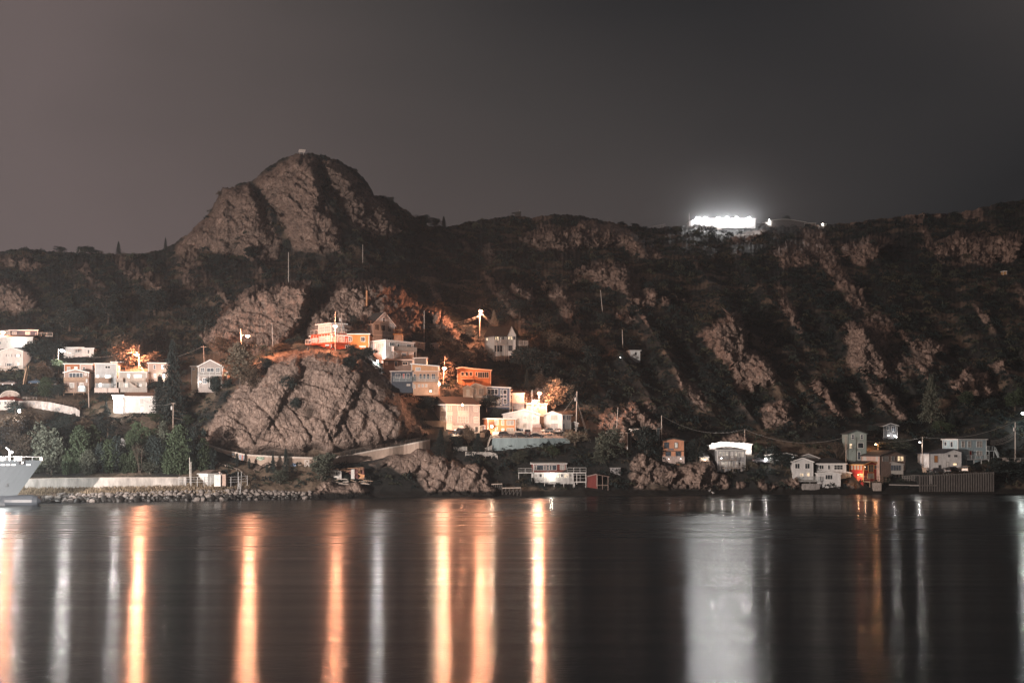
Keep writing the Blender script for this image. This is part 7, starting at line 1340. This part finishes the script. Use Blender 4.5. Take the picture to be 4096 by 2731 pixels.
for px in (3, 27, 46, 66, 119): k.prism([(xs_(px-7), hully(px-7, 1857)-.06, zs(1860)), (xs_(px+7), hully(px+7, 1857)-.06, zs(1860)), (xs_(px+8), hully(px+8, 1857)-.06, zs(1855.5)), (xs_(px-6), hully(px-6, 1857)-.06, zs(1855.5))], (0, .05, 0))
k.build('freeing_port', glow((1,.93,.86), 2.2), hl_)
k = MB(); y = hully(98, 1850)-.12; k.prism([(xs_(86), hully(86, 1853)-.1, zs(1856)), (xs_(107), hully(107, 1853)-.1, zs(1856)), (xs_(111), hully(111, 1845)-.16, zs(1843)), (xs_(90), hully(90, 1845)-.16, zs(1843))], (0, .06, 0)); pk = k.build('pennant_plate', paint((.03,.03,.035), .5), hl_)
tx = text_on('33', 99, 1849.5, 9, sd, glow((1,.9,.8), 1.5), None, shear=.25, bold=.01); tx.name = 'number'; bpy.context.view_layer.update(); tx.parent = pk; tx.matrix_parent_inverse = pk.matrix_world.inverted(); tx.location = (so_.x+xs_(99), so_.y+hully(95, 1850)-.2, zs(1850)); tx.rotation_euler = (math.pi/2, 0, -.16)
tx = text_on('5', 33, 1939, 15, sd, paint((.10,.11,.125), .6), None, shear=.45, wscale=1.2); tx.name = 'bulb_mark'; tx.parent = hl_; tx.matrix_parent_inverse = hl_.matrix_world.inverted(); tx.location = (so_.x+xs_(33), so_.y+hully(33, 1939)-.1, zs(1939)); tx.rotation_euler = (math.pi/2-.12, 0, -.3)
k = MB(); k.prism([(xs_(-6), hully(-6,1925)-.05, zs(1925)), (xs_(2), hully(2,1925)-.05, zs(1925)), (xs_(7), hully(7,1890)-.05, zs(1890)), (xs_(4), hully(4,1890)-.05, zs(1890)), (xs_(-2), hully(-2,1918)-.05, zs(1918))], (0,.04,0)); k.build('hull_mark', paint((.08,.09,.10), .6), hl_)
for i, (px, yy, hh_, pw) in enumerate(((-62, -3, 7.5, 22000), (-62, 3, 7.5, 30000), (-8, -3.5, 2.6, 1500), (60, -2.5, 2.2, 700))):
    k = MB(); p = Vector((xs_(px), yy, dz+hh_)); k.lathe(p, [(.02,-.3),(.32,-.2),(.36,0),(.2,.15)], 10); k.build('deck_light', glow(WH, 30), sh_); lamp_light(sh_, p+Vector((.9, 0, -.3)), pw, (.98,1,.97), 'deck_light_beam')
# ---------------------------------------------------------------- the person on the lower balcony, two gulls
def skin_body(name, verts, edges, radii, mat, sub=2):
    me = bpy.data.meshes.new(name); me.from_pydata(verts, edges, []); o = link(name, me); me.materials.append(mat)
    o.modifiers.new('skin', 'SKIN'); sv = me.skin_vertices[0].data
    for v, r in zip(sv, radii): v.radius = (r, r)
    sv[0].use_root = True; m = o.modifiers.new('sub', 'SUBSURF'); m.levels = m.render_levels = sub
    dg = bpy.context.evaluated_depsgraph_get(); me2 = bpy.data.meshes.new_from_object(o.evaluated_get(dg)); o.modifiers.clear(); o.data = me2; return o
SKIN = paint((.5,.32,.24), .6, .05)
V_ = [(0,0,.95),(0,.0,1.12),(0,.01,1.32),(0,.01,1.46),(0,-.01,1.56),(0,-.02,1.66),(.10,0,.90),(.12,-.03,.50),(.12,.02,.09),(.12,-.12,.05),(-.10,0,.90),(-.13,.02,.50),(-.13,.05,.09),(-.13,-.09,.05),(.19,.01,1.42),(.26,.02,1.14),(.23,-.16,.98),(.22,-.24,.98),(-.19,.01,1.42),(-.27,.0,1.15),(-.24,-.2,1.02),(-.23,-.28,1.02)]
E_ = [(0,1),(1,2),(2,3),(3,4),(4,5),(0,6),(6,7),(7,8),(8,9),(0,10),(10,11),(11,12),(12,13),(3,14),(14,15),(15,16),(16,17),(3,18),(18,19),(19,20),(20,21)]
R_ = [.15,.14,.17,.13,.06,.105,.10,.07,.05,.04,.10,.07,.05,.04,.07,.05,.04,.035,.07,.05,.04,.035]
pe = skin_body('person', V_, E_, R_, SKIN); pe.location = Vector((h1.location.x, h1.location.y, 0))
yb_, m_ = h1['_yb'], h1['_m']; th = math.radians(40); q = (768-448)*.2934*m_/math.sin(th); loc = h1.location+Matrix.Rotation(th, 3, 'Z') @ Vector((-.65, q, zf)); pe.location = loc; pe.rotation_euler = (0, 0, -.5)
tag(pe, 'person in a light blue top and dark trousers on the orange house balcony', 'person')
def cloth(name, rows, mat):
    k = MB(); n = 14; vs = []
    for z, rx, ry, cx, cy in rows:
        for i in range(n): a = 2*math.pi*i/n; vs.append((cx+rx*math.cos(a), cy+ry*math.sin(a), z))
    m = len(rows); k.add(vs, [(j*n+i, j*n+(i+1) % n, (j+1)*n+(i+1) % n, (j+1)*n+i) for j in range(m-1) for i in range(n)]); return k
k = cloth('top', [(.93,.2,.16,0,0),(1.12,.19,.15,0,0),(1.32,.22,.16,0,0),(1.45,.19,.14,0,0),(1.51,.08,.08,0,0)], None)
for s, e in ((1, [(.19,.01,1.42),(.26,.02,1.14),(.235,-.13,1.0)]), (-1, [(-.19,.01,1.42),(-.27,0,1.15),(-.245,-.17,1.04)])): k.bar(e[0], e[1], .09, .075, 8); k.bar(e[1], e[2], .075, .06, 8)
k.build('jumper', paint((.45,.58,.68), .8, .1), pe)
k = cloth('l', [(.95,.19,.15,0,0),(.84,.19,.14,0,0)], None); k.bar((.10,0,.9), (.12,-.03,.5), .115, .09, 8); k.bar((.12,-.03,.5), (.12,.02,.1), .09, .075, 8); k.bar((-.10,0,.9), (-.13,.02,.5), .115, .09, 8); k.bar((-.13,.02,.5), (-.13,.05,.1), .09, .075, 8); k.build('trousers', paint((.03,.03,.04), .8), pe)
k = MB(); k.lathe((0, .005, 1.66), [(.118,-.02),(.125,.06),(.1,.12),(.04,.15)], 12); k.build('hair', paint((.05,.035,.025), .8), pe)
for i, (px, py) in enumerate((Z10(1770, 1142), Z10(1811, 1174))):
    g_ = skin_body('gull', [(0,0,.30),(-.16,0,.27),(-.34,0,.24),(.12,0,.36),(.18,0,.46),(.22,0,.52),(0,.04,.2),(0,.05,.02),(0,-.04,.2),(0,-.05,.02)], [(0,1),(1,2),(0,3),(3,4),(4,5),(0,6),(6,7),(0,8),(8,9)], [.11,.09,.03,.09,.055,.055,.015,.01,.015,.01], paint((.72,.72,.72), .6, .05))
    p = P(px, py+1, Dq(px, py)-.8); g_.location = p; g_.rotation_euler = (0, 0, [.3, 2.6][i]); g_.scale = (1.5,)*3
    tag(g_, ['white gull standing higher on the dark shore rocks', 'white gull standing lower at the water edge'][i], 'gull'); k = MB(); k.bar((.26,0,.52), (.36,0,.50), .02, .006); k.build('beak', paint((.6,.4,.05), .5), g_)
    k = MB()
    for s in (-1, 1): k.prism([(.08,s*.1,.36),(-.1,s*.12,.36),(-.42,s*.04,.27),(-.12,s*.11,.22),(.06,s*.1,.26)], (0, s*.02, 0))
    k.build('wing', paint((.45,.46,.48), .6), g_)

# added floodlight mast for unseen dock lights, out of frame to the west: it lights the hull, the seawall and the rock face
qa = Vector((-185, 175, -2)); ql = empty('added_light_mast', qa, 'added floodlight mast out of view, brightening the hull, seawall and rock face', 'light mast', 'street lamps'); k = MB(); k.bar((0, 0, -5), (0, 0, 27), .5, .3, 8); k.build('pole', POLE, ql)
k = MB(); k.lathe((0, 0, 27), [(1.2,0),(1.2,.3),(.4,.7)], 12); hd = k.build('lamp_head', GALV, ql); k = MB(); k.lathe((0, 0, 27), [(.02,-.7),(.9,-.5),(1.1,0)], 12); k.build('bulb', glow(WH, 30), hd); lamp_light(ql, (1.2, .8, 25.4), 4300000, (1, .86, .77), r=1.0)

# low cloud drifting round the floodlit summit
def mist(name, c, rad, dens, col=(.93, .95, 1)):
    bm = bmesh.new(); bmesh.ops.create_uvsphere(bm, u_segments=24, v_segments=14, radius=1); me = bpy.data.meshes.new(name); bm.to_mesh(me); bm.free()
    m, nt, b = base_mat('mist_air'); nt.nodes.remove(b); v = nd(nt, 'ShaderNodeVolumePrincipled', Density=dens, Anisotropy=.2); v.inputs['Color'].default_value = (*col, 1); nt.links.new(v.outputs[0], nt.nodes['Material Output'].inputs['Volume'])
    t = nd(nt, 'ShaderNodeTexCoord'); ln = nd(nt, 'ShaderNodeVectorMath', operation='LENGTH'); nt.links.new(t.outputs['Object'], ln.inputs[0]); r = nd(nt, 'ShaderNodeMapRange', interpolation_type='SMOOTHERSTEP'); r.inputs[1].default_value = 1; r.inputs[2].default_value = 0; r.inputs[3].default_value = 0; r.inputs[4].default_value = 1
    nt.links.new(ln.outputs['Value'], r.inputs[0]); pw_ = nd(nt, 'ShaderNodeMath', operation='POWER'); nt.links.new(r.outputs[0], pw_.inputs[0]); pw_.inputs[1].default_value = 1.6; ns = nd(nt, 'ShaderNodeTexNoise', Scale=2.2, Detail=2.0); nt.links.new(t.outputs['Object'], ns.inputs['Vector'])
    m1 = nd(nt, 'ShaderNodeMath', operation='MULTIPLY'); nt.links.new(pw_.outputs[0], m1.inputs[0]); nt.links.new(ns.outputs['Fac'], m1.inputs[1]); m2 = nd(nt, 'ShaderNodeMath', operation='MULTIPLY'); nt.links.new(m1.outputs[0], m2.inputs[0]); m2.inputs[1].default_value = dens*2; nt.links.new(m2.outputs[0], v.inputs['Density'])
    me.materials.append(m); o = link(name, me); o.location = c; o.scale = rad; tag(o, kind='stuff')
sc = P(2890, 868, hsum.location.y-6)
mist('haze', sc, (90, 45, 62), .006)
